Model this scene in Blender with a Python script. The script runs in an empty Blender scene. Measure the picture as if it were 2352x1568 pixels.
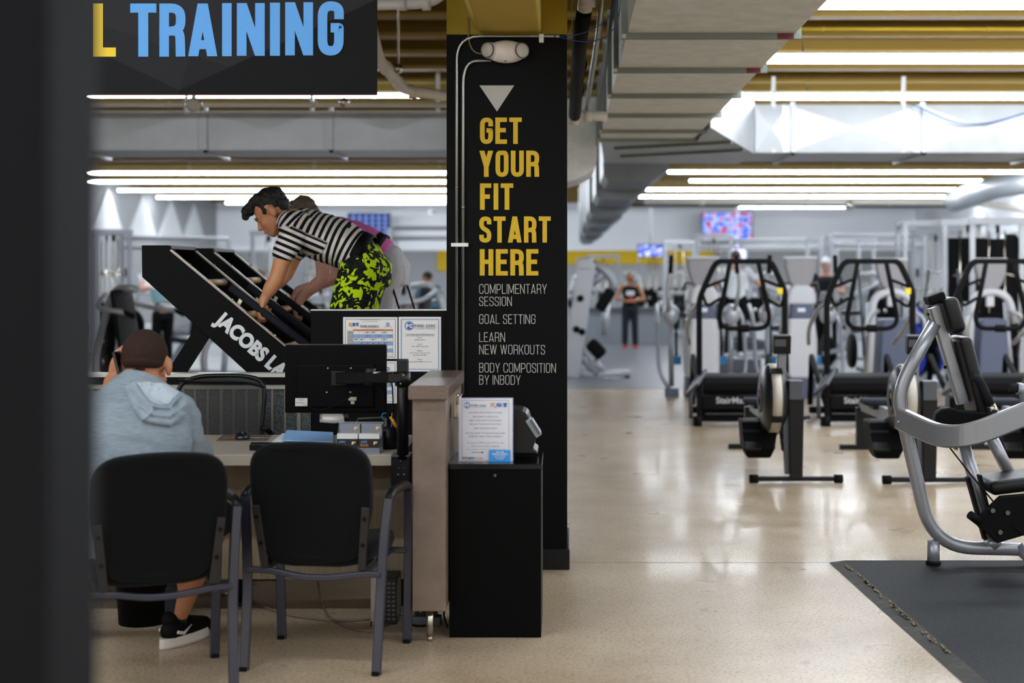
import bpy, math, random
from mathutils import Vector, Matrix, Euler, noise
random.seed(7)
SC = bpy.context.scene
COL = SC.collection
PI = math.pi
# ---------------------------------------------------------------- camera
F, VX, VY, EYE = 3267.0, 1300.0, 624.0, 1.52
cam_d = bpy.data.cameras.new('camera')
cam = bpy.data.objects.new('camera', cam_d); COL.objects.link(cam)
cam.location = (0, 0, EYE); cam.rotation_euler = (PI/2, 0, 0)
cam_d.sensor_width = 36; cam_d.lens = 50.0
cam_d.shift_x = (1176-VX)/2352; cam_d.shift_y = (VY-784)/2352
cam_d.clip_start = .05; cam_d.clip_end = 200
cam_d.dof.use_dof = True; cam_d.dof.focus_distance = 6.9; cam_d.dof.aperture_fstop = 1.7
SC.camera = cam
# ---------------------------------------------------------------- world and exposure
w = bpy.data.worlds.new('world'); SC.world = w; w.use_nodes = True
w.node_tree.nodes['Background'].inputs[0].default_value = (1, .95, .87, 1)
w.node_tree.nodes['Background'].inputs[1].default_value = .8  # added warm ambient fill, coming in through the open rear of the room
SC.view_settings.view_transform = 'Standard'; SC.view_settings.look = 'None'
SC.view_settings.gamma = 1; SC.view_settings.use_curve_mapping = False
SC.view_settings.exposure = 0.68
SC.cycles.max_bounces = 8; SC.cycles.diffuse_bounces = 4; SC.cycles.glossy_bounces = 4
SC.cycles.transmission_bounces = 6; SC.cycles.transparent_max_bounces = 12
SC.cycles.caustics_reflective = False; SC.cycles.caustics_refractive = False
SC.cycles.sample_clamp_indirect = 6
STRIP_E = 40.0      # strength of the fluorescent tubes

def P(px, py, D):
    return Vector(((px-VX)*D/F, D, EYE-(py-VY)*D/F))
def X(px, D): return (px-VX)*D/F
def Z(py, D): return EYE-(py-VY)*D/F

# ---------------------------------------------------------------- materials
def lin(c):
    if isinstance(c, str):
        c = tuple(int(c[i:i+2], 16)/255 for i in (0, 2, 4))
    return tuple((v/12.92 if v <= .04045 else ((v+.055)/1.055)**2.4) for v in c[:3]) + (1,)
def setin(b, k, v):
    if k in b.inputs: b.inputs[k].default_value = v
class NT:
    def __init__(s, m): s.m = m; s.t = m.node_tree; s.N = s.t.nodes; s.L = s.t.links
    def n(s, typ, **kw):
        nd = s.N.new(typ)
        for k, v in kw.items():
            if k.startswith('i_'):
                kk = k[2:]
                nd.inputs[int(kk) if kk.isdigit() else kk].default_value = v
            else: setattr(nd, k, v)
        return nd
    def l(s, a, b): s.L.new(a, b)
def mat(name, c, rough=.5, metal=0., spec=.5, var=0., vscale=8., bump=0., bscale=60., c2=None, emit=None, es=1., alpha=1., trans=0., coat=0., sheen=0., stretch=None, sharp=None):
    m = bpy.data.materials.new(name); m.use_nodes = True
    t = NT(m); b = t.N['Principled BSDF']
    b.inputs['Base Color'].default_value = lin(c)
    setin(b, 'Roughness', rough); setin(b, 'Metallic', metal); setin(b, 'Specular IOR Level', spec)
    setin(b, 'Alpha', alpha); setin(b, 'Transmission Weight', trans); setin(b, 'Coat Weight', coat); setin(b, 'Sheen Weight', sheen)
    if emit:
        b.inputs['Emission Color'].default_value = lin(emit); b.inputs['Emission Strength'].default_value = es
    tc = None
    def coords():
        nonlocal tc
        if tc is None:
            t0 = t.n('ShaderNodeTexCoord'); tc = t0.outputs['Object']
            if stretch:
                mp = t.n('ShaderNodeMapping'); mp.inputs['Scale'].default_value = stretch
                t.l(tc, mp.inputs[0]); tc = mp.outputs[0]
        return tc
    if var or c2:
        nz = t.n('ShaderNodeTexNoise', i_Scale=vscale, i_Detail=5.0, i_Roughness=.6); t.l(coords(), nz.inputs['Vector'])
        rp = t.n('ShaderNodeValToRGB')
        e = rp.color_ramp.elements
        if sharp: e[0].position, e[1].position = sharp
        else: e[0].position, e[1].position = .3, .7
        base = lin(c)
        e[0].color = base if c2 else tuple(v*(1-var) for v in base[:3])+(1,)
        e[1].color = lin(c2) if c2 else tuple(min(1, v*(1+var)) for v in base[:3])+(1,)
        t.l(nz.outputs[0], rp.inputs[0]); t.l(rp.outputs[0], b.inputs['Base Color'])
    if bump:
        nb = t.n('ShaderNodeTexNoise', i_Scale=bscale, i_Detail=4.0); t.l(coords(), nb.inputs['Vector'])
        bp = t.n('ShaderNodeBump', i_Strength=bump, i_Distance=.01); t.l(nb.outputs[0], bp.inputs['Height']); t.l(bp.outputs[0], b.inputs['Normal'])
    return m
def emis(name, c, s):
    m = bpy.data.materials.new(name); m.use_nodes = True
    t = NT(m); t.N.remove(t.N['Principled BSDF'])
    e = t.n('ShaderNodeEmission'); e.inputs[0].default_value = lin(c); e.inputs[1].default_value = s
    t.l(e.outputs[0], t.N['Material Output'].inputs[0]); return m

M = {}
M['black_paint'] = mat('black_paint', '09090a', .6, spec=.1, bump=.05, bscale=25)
M['black_metal'] = mat('black_metal', '0c0c0f', .38, spec=.3)
M['blue_black_metal'] = mat('blue_black_metal', '2b2c3a', .33, metal=.25, spec=.6, bump=.02, bscale=300)
M['bracket'] = mat('bracket_plastic', '262322', .5, spec=.3)
M['black_plastic'] = mat('black_plastic', '09090b', .4, spec=.3)
M['matte_black'] = mat('matte_black', '070708', .65, spec=.12)
M['rubber'] = mat('rubber', '0c0d0f', .8, spec=.15)
M['black_fabric'] = mat('black_fabric', '0a0c0d', .9, spec=.1, bump=.3, bscale=900, sheen=.05)
M['black_vinyl'] = mat('black_vinyl', '0d0d0f', .42, spec=.3, bump=.08, bscale=40)
M['white_plastic'] = mat('white_plastic', 'd8cfc8', .4)
M['white'] = mat('white_paint', 'dcdfe2', .6)
M['paper'] = mat('white_paper', 'e4e2e0', .7)
M['pvc'] = mat('pipe_plastic', 'cfc8be', .45, var=.05, vscale=3)
M['galv'] = mat('galvanised_steel', 'dfe1de', .45, metal=.15, var=.12, vscale=7, bump=.06, bscale=5)
M['galv_bright'] = mat('bright_galvanised_steel', 'b6babf', .42, metal=.35, var=.06, vscale=4, bump=.06, bscale=4)
M['galv_rib'] = mat('duct_flange_steel', '7c827c', .45, metal=.5)
M['conduit'] = mat('conduit_steel', '9b9d99', .3, metal=.9, bump=.05, bscale=80)
M['chrome'] = mat('chrome', 'c6c0b4', .18, metal=1.)
M['silver_paint'] = mat('silver_paint', '8f9298', .32, metal=.45, coat=.3)
M['silver_light'] = mat('light_silver_paint', 'b4b7bd', .35, metal=.3)
M['grey_frame'] = mat('grey_frame', '8b8e96', .4, metal=.3)
M['grey_dark'] = mat('dark_grey_frame', '4a4d55', .45)
M['blue_grey'] = mat('blue_grey_shell', '535a72', .45)
M['shell'] = mat('pale_grey_shell', 'c9cad0', .4)
M['shell_dark'] = mat('grey_console_back', '908d92', .5)
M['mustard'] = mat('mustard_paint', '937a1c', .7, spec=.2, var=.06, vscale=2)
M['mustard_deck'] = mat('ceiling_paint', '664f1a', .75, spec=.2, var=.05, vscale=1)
M['yellow'] = mat('yellow_letter', 'd2ac00', .6)
M['grey_letter'] = mat('pale_letter', 'b2aea8', .6)
M['yellow_wall'] = mat('yellow_wall_paint', 'c9a800', .7)
M['wall_white'] = mat('wall_white_paint', 'eef0f5', .8, var=.02, vscale=.5)
M['wall_grey'] = mat('wall_grey_paint', '9c9ea0', .8, var=.03, vscale=.5)
M['wood'] = mat('rung_wood', 'c89a62', .5, var=.15, vscale=10, stretch=(1, .15, 6))
M['skin'] = mat('tan_skin', 'c08660', .5, var=.04, vscale=20, spec=.35)
M['skin2'] = mat('pale_skin', 'd09a86', .5, var=.04, vscale=20, spec=.35)
M['skin3'] = mat('brown_skin', 'ab7454', .5, var=.05, vscale=20, spec=.35)
M['hair_black'] = mat('black_hair', '0e0c0c', .55, var=.4, vscale=40, bump=.8, bscale=120)
M['hair_brown'] = mat('brown_hair', '5a4a3e', .6, var=.3, vscale=40, bump=.8, bscale=120)
M['hair_buzz'] = mat('buzzed_hair', '241a16', .85, c2='3d2b22', vscale=260, spec=.15, bump=.5, bscale=500)
M['screen_black'] = mat('monitor_shell', '050506', .5, spec=.08)
M['label_white'] = mat('label_white', 'c9c6bf', .6)
M['glass'] = mat('clear_acrylic', 'dfe6ff', .06, alpha=.16)
M['blue_paper'] = mat('blue_folder', '8fbdf2', .6)
M['desk_top'] = mat('desk_laminate', 'a69c8e', .4, var=.04, vscale=6, stretch=(1, 8, 8))
M['desk_panel'] = mat('desk_panel_laminate', '6d614f', .55, c2='84755f', vscale=14, stretch=(12, 12, .5))
M['stone'] = mat('stone_laminate', '66574c', .42, c2='7b6b60', vscale=7, bump=.02)
M['counter'] = mat('speckled_counter', '56473f', .25, c2='766559', vscale=260, sharp=(.42, .6))
M['bolt'] = mat('bolt_steel', 'c2bfa9', .3, metal=.8)
M['navy'] = mat('navy_cloth', '151a26', .9)
M['blue_accent'] = mat('blue_accent', '2a86c8', .5)
M['red'] = mat('red_paint', 'c3202c', .5)
M['dark_red'] = mat('dark_red_tape', '6b1a1c', .6)
M['orange'] = mat('orange_ink', 'e08a2a', .6)
M['blue_ink'] = mat('blue_ink', '2e62a8', .6)
M['grey_ink'] = mat('grey_ink', '6c6a70', .7)
M['sky_ink'] = mat('sky_ink', '8aa6cf', .7)
M['strip'] = emis('fluorescent_light', 'f0f8ff', STRIP_E)

# ---------------------------------------------------------------- object helpers
def tag(o, label=None, cat=None, group=None, kind=None):
    if label: o['label'] = label
    if cat: o['category'] = cat
    if group: o['group'] = group
    if kind: o['kind'] = kind
    return o
def thing(name, label, cat, loc=(0, 0, 0), rz=0, group=None):
    o = bpy.data.objects.new(name, None); COL.objects.link(o)
    o.empty_display_size = .1
    o.location = loc; o.rotation_euler = (0, 0, rz)
    return tag(o, label, cat, group)
def root_of(o):
    while o.parent: o = o.parent
    return o
def rootmat(o):
    o = root_of(o)
    return Matrix.Translation(o.location) @ o.rotation_euler.to_matrix().to_4x4()
def copy_tree(o, parent=None):
    c = o.copy(); COL.objects.link(c); c.parent = parent
    for ch in o.children: copy_tree(ch, c)
    return c
def repeat(o, loc, rz=None, label=None):
    c = copy_tree(o); c.location = loc
    if rz is not None: c.rotation_euler = (0, 0, rz)
    if label: c['label'] = label
    return c

def rpath(pts, r=.05, n=6):
    """a polyline with its inner corners rounded"""
    pts = [Vector(p) for p in pts]; out = [pts[0]]
    for i in range(1, len(pts)-1):
        a, b, c = pts[i-1], pts[i], pts[i+1]
        rr = r[i-1] if isinstance(r, (list, tuple)) else r
        d1 = min(rr, (a-b).length*.49); d2 = min(rr, (c-b).length*.49)
        p = b+(a-b).normalized()*d1; q = b+(c-b).normalized()*d2
        for k in range(n+1):
            t = k/n; out.append(p*(1-t)**2+b*2*t*(1-t)+q*t*t)
    out.append(pts[-1]); return out

class MB:
    def __init__(s): s.v = []; s.f = []; s.sm = []; s.mi = []; s.cur = 0
    def add(s, vs, fs, smooth=False):
        o = len(s.v); s.v += [Vector(v) for v in vs]
        for f in fs: s.f.append([i+o for i in f]); s.sm.append(smooth); s.mi.append(s.cur)
        return s
    def box(s, a, b, mtx=None):
        x0, y0, z0 = a; x1, y1, z1 = b
        vs = [Vector(p) for p in ((x0,y0,z0),(x1,y0,z0),(x1,y1,z0),(x0,y1,z0),(x0,y0,z1),(x1,y0,z1),(x1,y1,z1),(x0,y1,z1))]
        if mtx: vs = [mtx @ v for v in vs]
        return s.add(vs, [(0,3,2,1),(4,5,6,7),(0,1,5,4),(1,2,6,5),(2,3,7,6),(3,0,4,7)])
    def cbox(s, c, size, rot=(0, 0, 0)):
        m = Matrix.Translation(c) @ Euler(rot).to_matrix().to_4x4()
        h = [v/2 for v in size]
        return s.box((-h[0], -h[1], -h[2]), (h[0], h[1], h[2]), m)
    def bar(s, p0, p1, wd, dp, up=(0, 1, 0)):
        """rectangular bar from p0 to p1; dp measured along 'up'"""
        p0 = Vector(p0); p1 = Vector(p1); d = (p1-p0); L = d.length; d.normalize()
        u = Vector(up); u = (u-d*u.dot(d)).normalized(); sd = d.cross(u)
        vs = []
        for p in (p0, p1):
            for a, b in ((-1,-1),(1,-1),(1,1),(-1,1)): vs.append(p+sd*a*wd/2+u*b*dp/2)
        return s.add(vs, [(3,2,1,0),(4,5,6,7),(0,1,5,4),(1,2,6,5),(2,3,7,6),(3,0,4,7)])
    def tube(s, pts, r, seg=10, closed=False, sq=None, up=None, cap=True):
        """swept round tube, or sq=(w,h) rounded rectangle section"""
        pts = [Vector(p) for p in pts]; n = len(pts); rs = r if isinstance(r, (list, tuple)) else [r]*n
        prev = None; rings = []
        for i, p in enumerate(pts):
            if closed: d = pts[(i+1) % n]-pts[i-1]
            else: d = pts[min(i+1, n-1)]-pts[max(i-1, 0)]
            d.normalize()
            if prev is None:
                u = Vector(up) if up else (Vector((0, 0, 1)) if abs(d.z) < .9 else Vector((0, 1, 0)))
            else: u = prev
            if up: u = Vector(up)
            u = u-d*u.dot(d)
            if u.length < 1e-5: u = d.orthogonal()
            u.normalize(); prev = u; w_ = d.cross(u)
            ring = []
            if sq:
                a, b = sq[0]/2, sq[1]/2; c = min(a, b)*.35
                for x, y in ((a-c,-b),(a,-b+c),(a,b-c),(a-c,b),(-a+c,b),(-a,b-c),(-a,-b+c),(-a+c,-b)): ring.append(p+w_*x+u*y)
            else:
                for k in range(seg):
                    t = 2*PI*k/seg; ring.append(p+(w_*math.cos(t)+u*math.sin(t))*rs[i])
            rings.append(ring)
        m = len(rings[0]); o = len(s.v)
        vs = [v for r_ in rings for v in r_]; fs = []
        for i in range(n if closed else n-1):
            for k in range(m):
                a = i*m+k; b = i*m+(k+1) % m; i2 = (i+1) % n
                fs.append((a, b, i2*m+(k+1) % m, i2*m+k))
        s.add(vs, fs, not sq)
        if not closed and cap:
            for base, rev in ((0, True), ((n-1)*m, False)):
                f = [o+base+k for k in range(m)]
                s.f.append(f[::-1] if rev else f); s.sm.append(False); s.mi.append(s.cur)
        return s
    def cyl(s, p0, p1, r0, r1=None, seg=20):
        return s.tube([p0, p1], [r0, r0 if r1 is None else r1], seg)
    def lathe(s, prof, c=(0, 0, 0), axis='Z', seg=28, rot=None):
        vs = []; fs = []; n = len(prof)
        for r, h in prof:
            for k in range(seg):
                t = 2*PI*k/seg
                v = Vector((r*math.cos(t), r*math.sin(t), h))
                if axis == 'Y': v = Vector((v.x, v.z, v.y))
                if axis == 'X': v = Vector((v.z, v.x, v.y))
                if rot: v = rot @ v
                vs.append(v+Vector(c))
        for i in range(n-1):
            for k in range(seg):
                fs.append((i*seg+k, i*seg+(k+1) % seg, (i+1)*seg+(k+1) % seg, (i+1)*seg+k))
        return s.add(vs, fs, True)
    def ball(s, c, r, seg=16, rings=10, rot=None):
        r = r if isinstance(r, (tuple, list)) else (r, r, r); vs = []; fs = []
        for i in range(rings+1):
            a = PI*i/rings
            for k in range(seg):
                t = 2*PI*k/seg; v = Vector((r[0]*math.sin(a)*math.cos(t), r[1]*math.sin(a)*math.sin(t), r[2]*math.cos(a)))
                if rot: v = rot @ v
                vs.append(v+Vector(c))
        for i in range(rings):
            for k in range(seg): fs.append((i*seg+k, (i+1)*seg+k, (i+1)*seg+(k+1) % seg, i*seg+(k+1) % seg))
        return s.add(vs, fs, True)
    def prism(s, poly, y0, y1):
        """polygon given as (x,z) points extruded from y0 to y1"""
        n = len(poly); vs = [(p[0], y0, p[1]) for p in poly]+[(p[0], y1, p[1]) for p in poly]
        fs = [tuple(range(n)), tuple(range(2*n-1, n-1, -1))]+[(i, i+n, (i+1) % n+n, (i+1) % n) for i in range(n)]
        return s.add(vs, fs)
    def prismx(s, poly, x0, x1):
        n = len(poly); vs = [(x0, p[0], p[1]) for p in poly]+[(x1, p[0], p[1]) for p in poly]
        fs = [tuple(range(n)), tuple(range(2*n-1, n-1, -1))]+[(i, i+n, (i+1) % n+n, (i+1) % n) for i in range(n)]
        return s.add(vs, fs)
    def prismz(s, poly, z0, z1):
        n = len(poly); vs = [(p[0], p[1], z0) for p in poly]+[(p[0], p[1], z1) for p in poly]
        fs = [tuple(range(n-1, -1, -1)), tuple(range(n, 2*n))]+[(i, (i+1) % n, (i+1) % n+n, i+n) for i in range(n)]
        return s.add(vs, fs)
    def loft(s, rings, cap=True, smooth=True):
        m = len(rings[0]); o = len(s.v); vs = [v for r in rings for v in r]; fs = []
        for i in range(len(rings)-1):
            for k in range(m): fs.append((i*m+k, i*m+(k+1) % m, (i+1)*m+(k+1) % m, (i+1)*m+k))
        s.add(vs, fs, smooth)
        if cap:
            s.f.append([o+k for k in range(m)][::-1]); s.sm.append(False); s.mi.append(s.cur)
            s.f.append([o+(len(rings)-1)*m+k for k in range(m)]); s.sm.append(False); s.mi.append(s.cur)
        return s
    def build(s, name, m, parent=None, bevel=0, world=False, org=None, sub=0, recalc=True):
        vs = s.v
        loc = Vector((0, 0, 0))
        if world and parent:
            im = rootmat(parent).inverted(); vs = [im @ v for v in vs]
        if org is not None and parent is None:
            loc = Vector(org); vs = [v-loc for v in vs]
        me = bpy.data.meshes.new(name); me.from_pydata([tuple(v) for v in vs], [], s.f); me.update()
        if recalc:
            import bmesh
            b = bmesh.new(); b.from_mesh(me); bmesh.ops.recalc_face_normals(b, faces=b.faces); b.to_mesh(me); b.free()
        for p, q, i in zip(me.polygons, s.sm, s.mi): p.use_smooth = q; p.material_index = i
        for mm in (m if isinstance(m, (list, tuple)) else [m]): me.materials.append(M[mm] if isinstance(mm, str) else mm)
        o = bpy.data.objects.new(name, me); COL.objects.link(o); o.location = loc
        if parent: o.parent = parent
        if bevel:
            md = o.modifiers.new('bevel', 'BEVEL'); md.width = bevel; md.segments = 2; md.limit_method = 'ANGLE'; md.angle_limit = .7
        if sub:
            md = o.modifiers.new('sub', 'SUBSURF'); md.levels = sub; md.render_levels = sub
        return o
def pads(c, size, r=.02, rot=(0, 0, 0), name='pad', m='black_vinyl', parent=None, world=False):
    """a padded cushion: rounded box"""
    mb = MB(); mb.cbox(c, size, rot)
    o = mb.build(name, m, parent, world=world); md = o.modifiers.new('bevel', 'BEVEL'); md.width = r; md.segments = 4
    for p in o.data.polygons: p.use_smooth = True
    return o
def struct(name, mb, m, **k):
    o = mb.build(name, m, **k); o['kind'] = 'structure'; return o

# ---------------------------------------------------------------- lettering
def glyph(ch, t):
    """condensed sans capital in a box of height 1: (width, polygons)"""
    polys = []; W = .47; a = t/2
    def st(pts, r=0):
        pts = [Vector((p[0], p[1], 0)) for p in pts]
        if r: pts = rpath(pts, r, 6)
        n = len(pts)
        for i in range(n-1):
            p, q = pts[i], pts[i+1]; 
            def off(j):
                d0 = (pts[j]-pts[j-1]).normalized() if j > 0 else (pts[1]-pts[0]).normalized()
                d1 = (pts[j+1]-pts[j]).normalized() if j < n-1 else d0
                nn = Vector((-(d0+d1).y, (d0+d1).x, 0)).normalized(); c = max(.5, nn.dot(Vector((-d1.y, d1.x, 0))))
                return nn*(a/c)
            o0, o1 = off(i), off(i+1)
            polys.append([p+o0, p-o0, q-o1, q+o1])
    def dg(x0, y0, x1, y1, h):
        polys.append([Vector((x0-h, y0, 0)), Vector((x0+h, y0, 0)), Vector((x1+h, y1, 0)), Vector((x1-h, y1, 0))])
    R = .2 if t > .1 else .22
    L = a; B = a; T = 1-a; Rr = W-a
    if ch == 'I': W = t; st([(a, 0), (a, 1)])
    elif ch == 'T': W = .45; st([(0, T), (W, T)]); st([(W/2, 0), (W/2, 1)])
    elif ch == 'L': W = .4; st([(a, 0), (a, 1)]); st([(0, B), (W, B)])
    elif ch == 'E': W = .42; st([(a, 0), (a, 1)]); st([(0, B), (W, B)]); st([(0, T), (W, T)]); st([(0, .52), (W*.9, .52)])
    elif ch == 'F': W = .4; st([(a, 0), (a, 1)]); st([(0, T), (W, T)]); st([(0, .5), (W*.88, .5)])
    elif ch == 'H': st([(a, 0), (a, 1)]); st([(Rr, 0), (Rr, 1)]); st([(0, .52), (W, .52)])
    elif ch == 'U': st([(a, 1), (a, B), (Rr, B), (Rr, 1)], R)
    elif ch == 'J': W = .3; st([(0, B), (W-a, B), (W-a, 1)], .14)
    elif ch == 'O': st([(W/2, T), (a, T), (a, B), (Rr, B), (Rr, T), (W/2, T)], R)
    elif ch == 'C': st([(Rr, .66), (Rr, T), (a, T), (a, B), (Rr, B), (Rr, .34)], R)
    elif ch == 'G': st([(Rr, .67), (Rr, T), (a, T), (a, B), (Rr, B), (Rr, .51), (W*.5, .51)], [R, R, R, R, .001])
    elif ch == 'S': W = .45; Rr = W-a; st([(Rr, .7), (Rr, T), (a, T), (a, .58), (Rr, .42), (Rr, B), (a, B), (a, .3)], [R, R, .13, .13, R, R])
    elif ch == 'P': st([(a, 0), (a, 1)]); st([(0, T), (Rr, T), (Rr, .42), (0, .42)], R*.9)
    elif ch == 'R': st([(a, 0), (a, 1)]); st([(0, T), (Rr, T), (Rr, .48), (0, .48)], R*.9); st([(W*.45, .48), (Rr-.01, .48), (Rr, 0)], R*.9)
    elif ch == 'B': st([(a, 0), (a, 1)]); st([(0, T), (Rr-.01, T), (Rr-.01, .53), (0, .53)], R*.8); st([(0, .53), (Rr, .53), (Rr, B), (0, B)], R*.9)
    elif ch == 'D': st([(a, B), (a, T), (Rr, T), (Rr, B), (a, B)], [.001, R, R]); st([(a, 0), (a, 1)])
    elif ch == 'N': W = .5; st([(a, 0), (a, 1)]); st([(W-a, 0), (W-a, 1)]); dg(W-a*1.02, 0, a*1.02, 1, a*1.02)
    elif ch == 'M': W = .62; st([(a, 0), (a, 1)]); st([(W-a, 0), (W-a, 1)]); dg(W/2, .1, a, 1, a); dg(W/2, .1, W-a, 1, a)
    elif ch == 'A': W = .52; dg(a*1.05, 0, W/2, 1, a*1.05); dg(W-a*1.05, 0, W/2, 1, a*1.05); st([(W*.2, .22), (W*.8, .22)])
    elif ch == 'Y': W = .5; dg(W/2, .4, a*1.1, 1, a*1.1); dg(W/2, .4, W-a*1.1, 1, a*1.1); st([(W/2, 0), (W/2, .45)])
    elif ch == 'W': W = .72; dg(W*.28, 0, a, 1, a); dg(W*.28, 0, W/2, 1, a); dg(W*.72, 0, W/2, 1, a); dg(W*.72, 0, W-a, 1, a)
    elif ch == 'K': st([(a, 0), (a, 1)]); dg(W-a, 0, W*.4, .6, a*1.1); dg(W*.3, .35, W-a, 1, a*1.1)
    elif ch == ' ': W = .16
    return W, polys
def lettering(text, x0, x1, z0, z1, y, t, name, m, parent, gap=.085, th=.002, font=glyph):
    """a line of capitals on the plane y facing -y, fitted into x0..x1, z0..z1 (world)"""
    cur = 0; items = []
    for ch in text:
        W, pl = font(ch, t)
        items.append((cur, pl)); cur += W+gap
    cur -= gap; s = z1-z0; sx = (x1-x0)/cur; mb = MB()
    for ox, pl in items:
        for p in pl:
            vs = [(x0+(v.x+ox)*sx, y-.00012*len(mb.f), z0+v.y*s) for v in p]
            # signed area -> face -y
            A = sum(vs[i][0]*vs[(i+1) % 4][2]-vs[(i+1) % 4][0]*vs[i][2] for i in range(4))
            if A < 0: vs = vs[::-1]
            mb.add(vs, [(0, 1, 2, 3)])
    return mb.build(name, m, parent, world=True, recalc=False)
def small_text(lines, name, m, parent, world=True):
    """lines: (text, x, z, y, size, align, width or None); set in the plain built-in face, flat on planes facing -y"""
    mb = MB()
    for ln in lines:
        text, x, z, y, size, al, wd = ln[:7]; bold = ln[7] if len(ln) > 7 else 0; mtx = ln[8] if len(ln) > 8 else None
        cu = bpy.data.curves.new('t', 'FONT'); cu.body = text; cu.size = size; cu.align_x = 'LEFT'; cu.offset = bold; cu.resolution_u = 2 if size < .05 else 6
        ob = bpy.data.objects.new('t', cu); COL.objects.link(ob)
        dg = bpy.context.evaluated_depsgraph_get(); me = bpy.data.meshes.new_from_object(ob.evaluated_get(dg))
        vs = [v.co.copy() for v in me.vertices]
        if vs:
            xa = min(v.x for v in vs); xb = max(v.x for v in vs)
            k = (wd/(xb-xa)) if wd else 1.0; W = (xb-xa)*k
            ox = {'L': 0, 'C': -W/2, 'R': -W}[al]
            out = [Vector((x+ox+(v.x-xa)*k, y, z+v.y)) for v in vs] if mtx is None else [mtx @ Vector(((v.x-xa)*k+ox, 0, v.y)) for v in vs]
            mb.add(out, [tuple(p.vertices) for p in me.polygons])
        bpy.data.objects.remove(ob); bpy.data.curves.remove(cu); bpy.data.meshes.remove(me)
    return mb.build(name, m, parent, world=world, recalc=False)
# ================================================================ the room
RX, BACK, CEIL = 10.8, 44.0, 4.0
# ---- ceiling strip lights
ZL = 3.45
M['fixture'] = mat('light_housing', 'd8dcda', .4)
def strip(y, x0, x1, label, z=ZL, wd=.092, top=4.01, dp=.035):
    t_ = thing('strip_light', label, 'ceiling light', ((x0+x1)/2, y, z), 0, 'rows of fluorescent ceiling lights')
    mb = MB(); mb.box((x0, y-wd/2-.008, z+.035), (x1, y+wd/2+.008, z+.055)); mb.build('light_housing', 'fixture', t_, world=True)
    mb = MB(); n = 9
    ring = lambda x: [Vector((x, y+wd/2*math.cos(PI+PI*k/(n-1)), z+.035-dp*math.sin(PI*k/(n-1)))) for k in range(n)]
    mb.loft([ring(x0), ring(x1)], smooth=True); mb.build('light_tube', 'strip', t_, world=True)
    x = x0+.8
    while x < x1-.2:
        mb = MB(); mb.cyl((x, y, z+.05), (x, y, top), .006, seg=5); x += 2.44
        mb.build('hanger_rod', 'conduit', t_, world=True)
def floor_mat():
    m = bpy.data.materials.new('polished_concrete'); m.use_nodes = True; t = NT(m); b = t.N['Principled BSDF']
    tc = t.n('ShaderNodeTexCoord').outputs['Object']
    def noise_(sc, det=5., rough=.6, st=None):
        v = tc
        if st:
            mp = t.n('ShaderNodeMapping'); mp.inputs['Scale'].default_value = st; t.l(tc, mp.inputs[0]); v = mp.outputs[0]
        n_ = t.n('ShaderNodeTexNoise', i_Scale=sc, i_Detail=det, i_Roughness=rough); t.l(v, n_.inputs['Vector']); return n_.outputs[0]
    def ramp(src, p0, c0, p1, c1):
        r = t.n('ShaderNodeValToRGB'); e = r.color_ramp.elements; e[0].position = p0; e[0].color = c0; e[1].position = p1; e[1].color = c1
        t.l(src, r.inputs[0]); return r.outputs[0]
    base = ramp(noise_(1.1, 9, .62), .0, lin('8e6e46'), 1., lin('f4e4c9'))
    cloud = ramp(noise_(4.2, 8, .72), .0, (.62, .58, .54, 1), 1., (1, 1, 1, 1))
    speck = ramp(noise_(62., 3, .75), .42, (.34, .32, .30, 1), .50, (1, 1, 1, 1))
    speckle_fine = ramp(noise_(150., 2, .6), .38, (.5, .48, .46, 1), .54, (1, 1, 1, 1))
    cur = base
    for o, fac in ((cloud, .8), (speck, .55), (speckle_fine, .6)):
        mx = t.n('ShaderNodeMixRGB', blend_type='MULTIPLY'); mx.inputs[0].default_value = fac
        t.l(cur, mx.inputs[1]); t.l(o, mx.inputs[2]); cur = mx.outputs[0]
    t.l(cur, b.inputs['Base Color'])
    rr = ramp(noise_(2.3, 3, .5), .1, (.22,)*3+(1,), .9, (.40,)*3+(1,)); t.l(rr, b.inputs['Roughness'])
    bp = t.n('ShaderNodeBump', i_Strength=.06, i_Distance=.004); t.l(noise_(6., 2, .4), bp.inputs['Height']); t.l(bp.outputs[0], b.inputs['Normal'])
    setin(b, 'Specular IOR Level', .45); setin(b, 'Coat Weight', .10); setin(b, 'Coat Roughness', .07)
    return m
M['floor'] = floor_mat()
M['gym_floor'] = mat('grey_rubber_flooring', '6d7076', .38, c2='7d8087', vscale=180, spec=.45)
mb = MB(); mb.add([(-12, -2.5, 0), (12, -2.5, 0), (12, 18.5, 0), (-12, 18.5, 0)], [(0, 1, 2, 3)])
struct('floor', mb, 'floor')
mb = MB(); mb.box((-12, 18.5, -.05), (12, 60, .004)); struct('floor_rubber', mb, 'gym_floor')
mb = MB(); mb.add([(X(1215, 7.42), 7.43, .0012), (X(1904, 7.42), 7.43, .0012), (X(1904, 7.42), 7.437, .0012), (X(1215, 7.42), 7.437, .0012)], [(0, 1, 2, 3)])
struct('floor_joint', mb, mat('joint_dark', '5a5246', .8))
# ceiling deck, joists
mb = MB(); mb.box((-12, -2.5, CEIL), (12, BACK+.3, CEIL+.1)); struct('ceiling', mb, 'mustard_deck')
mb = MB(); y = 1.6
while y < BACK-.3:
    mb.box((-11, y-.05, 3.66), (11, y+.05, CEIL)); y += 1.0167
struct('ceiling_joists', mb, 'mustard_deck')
mb = MB(); y = 1.6
while y < BACK-.3:
    mb.box((-11, y-.09, 3.62), (11, y+.09, 3.66)); y += 1.0167
struct('ceiling_joist_flanges', mb, mat('joist_flange_paint', '7c6530', .75, spec=.2))
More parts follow.
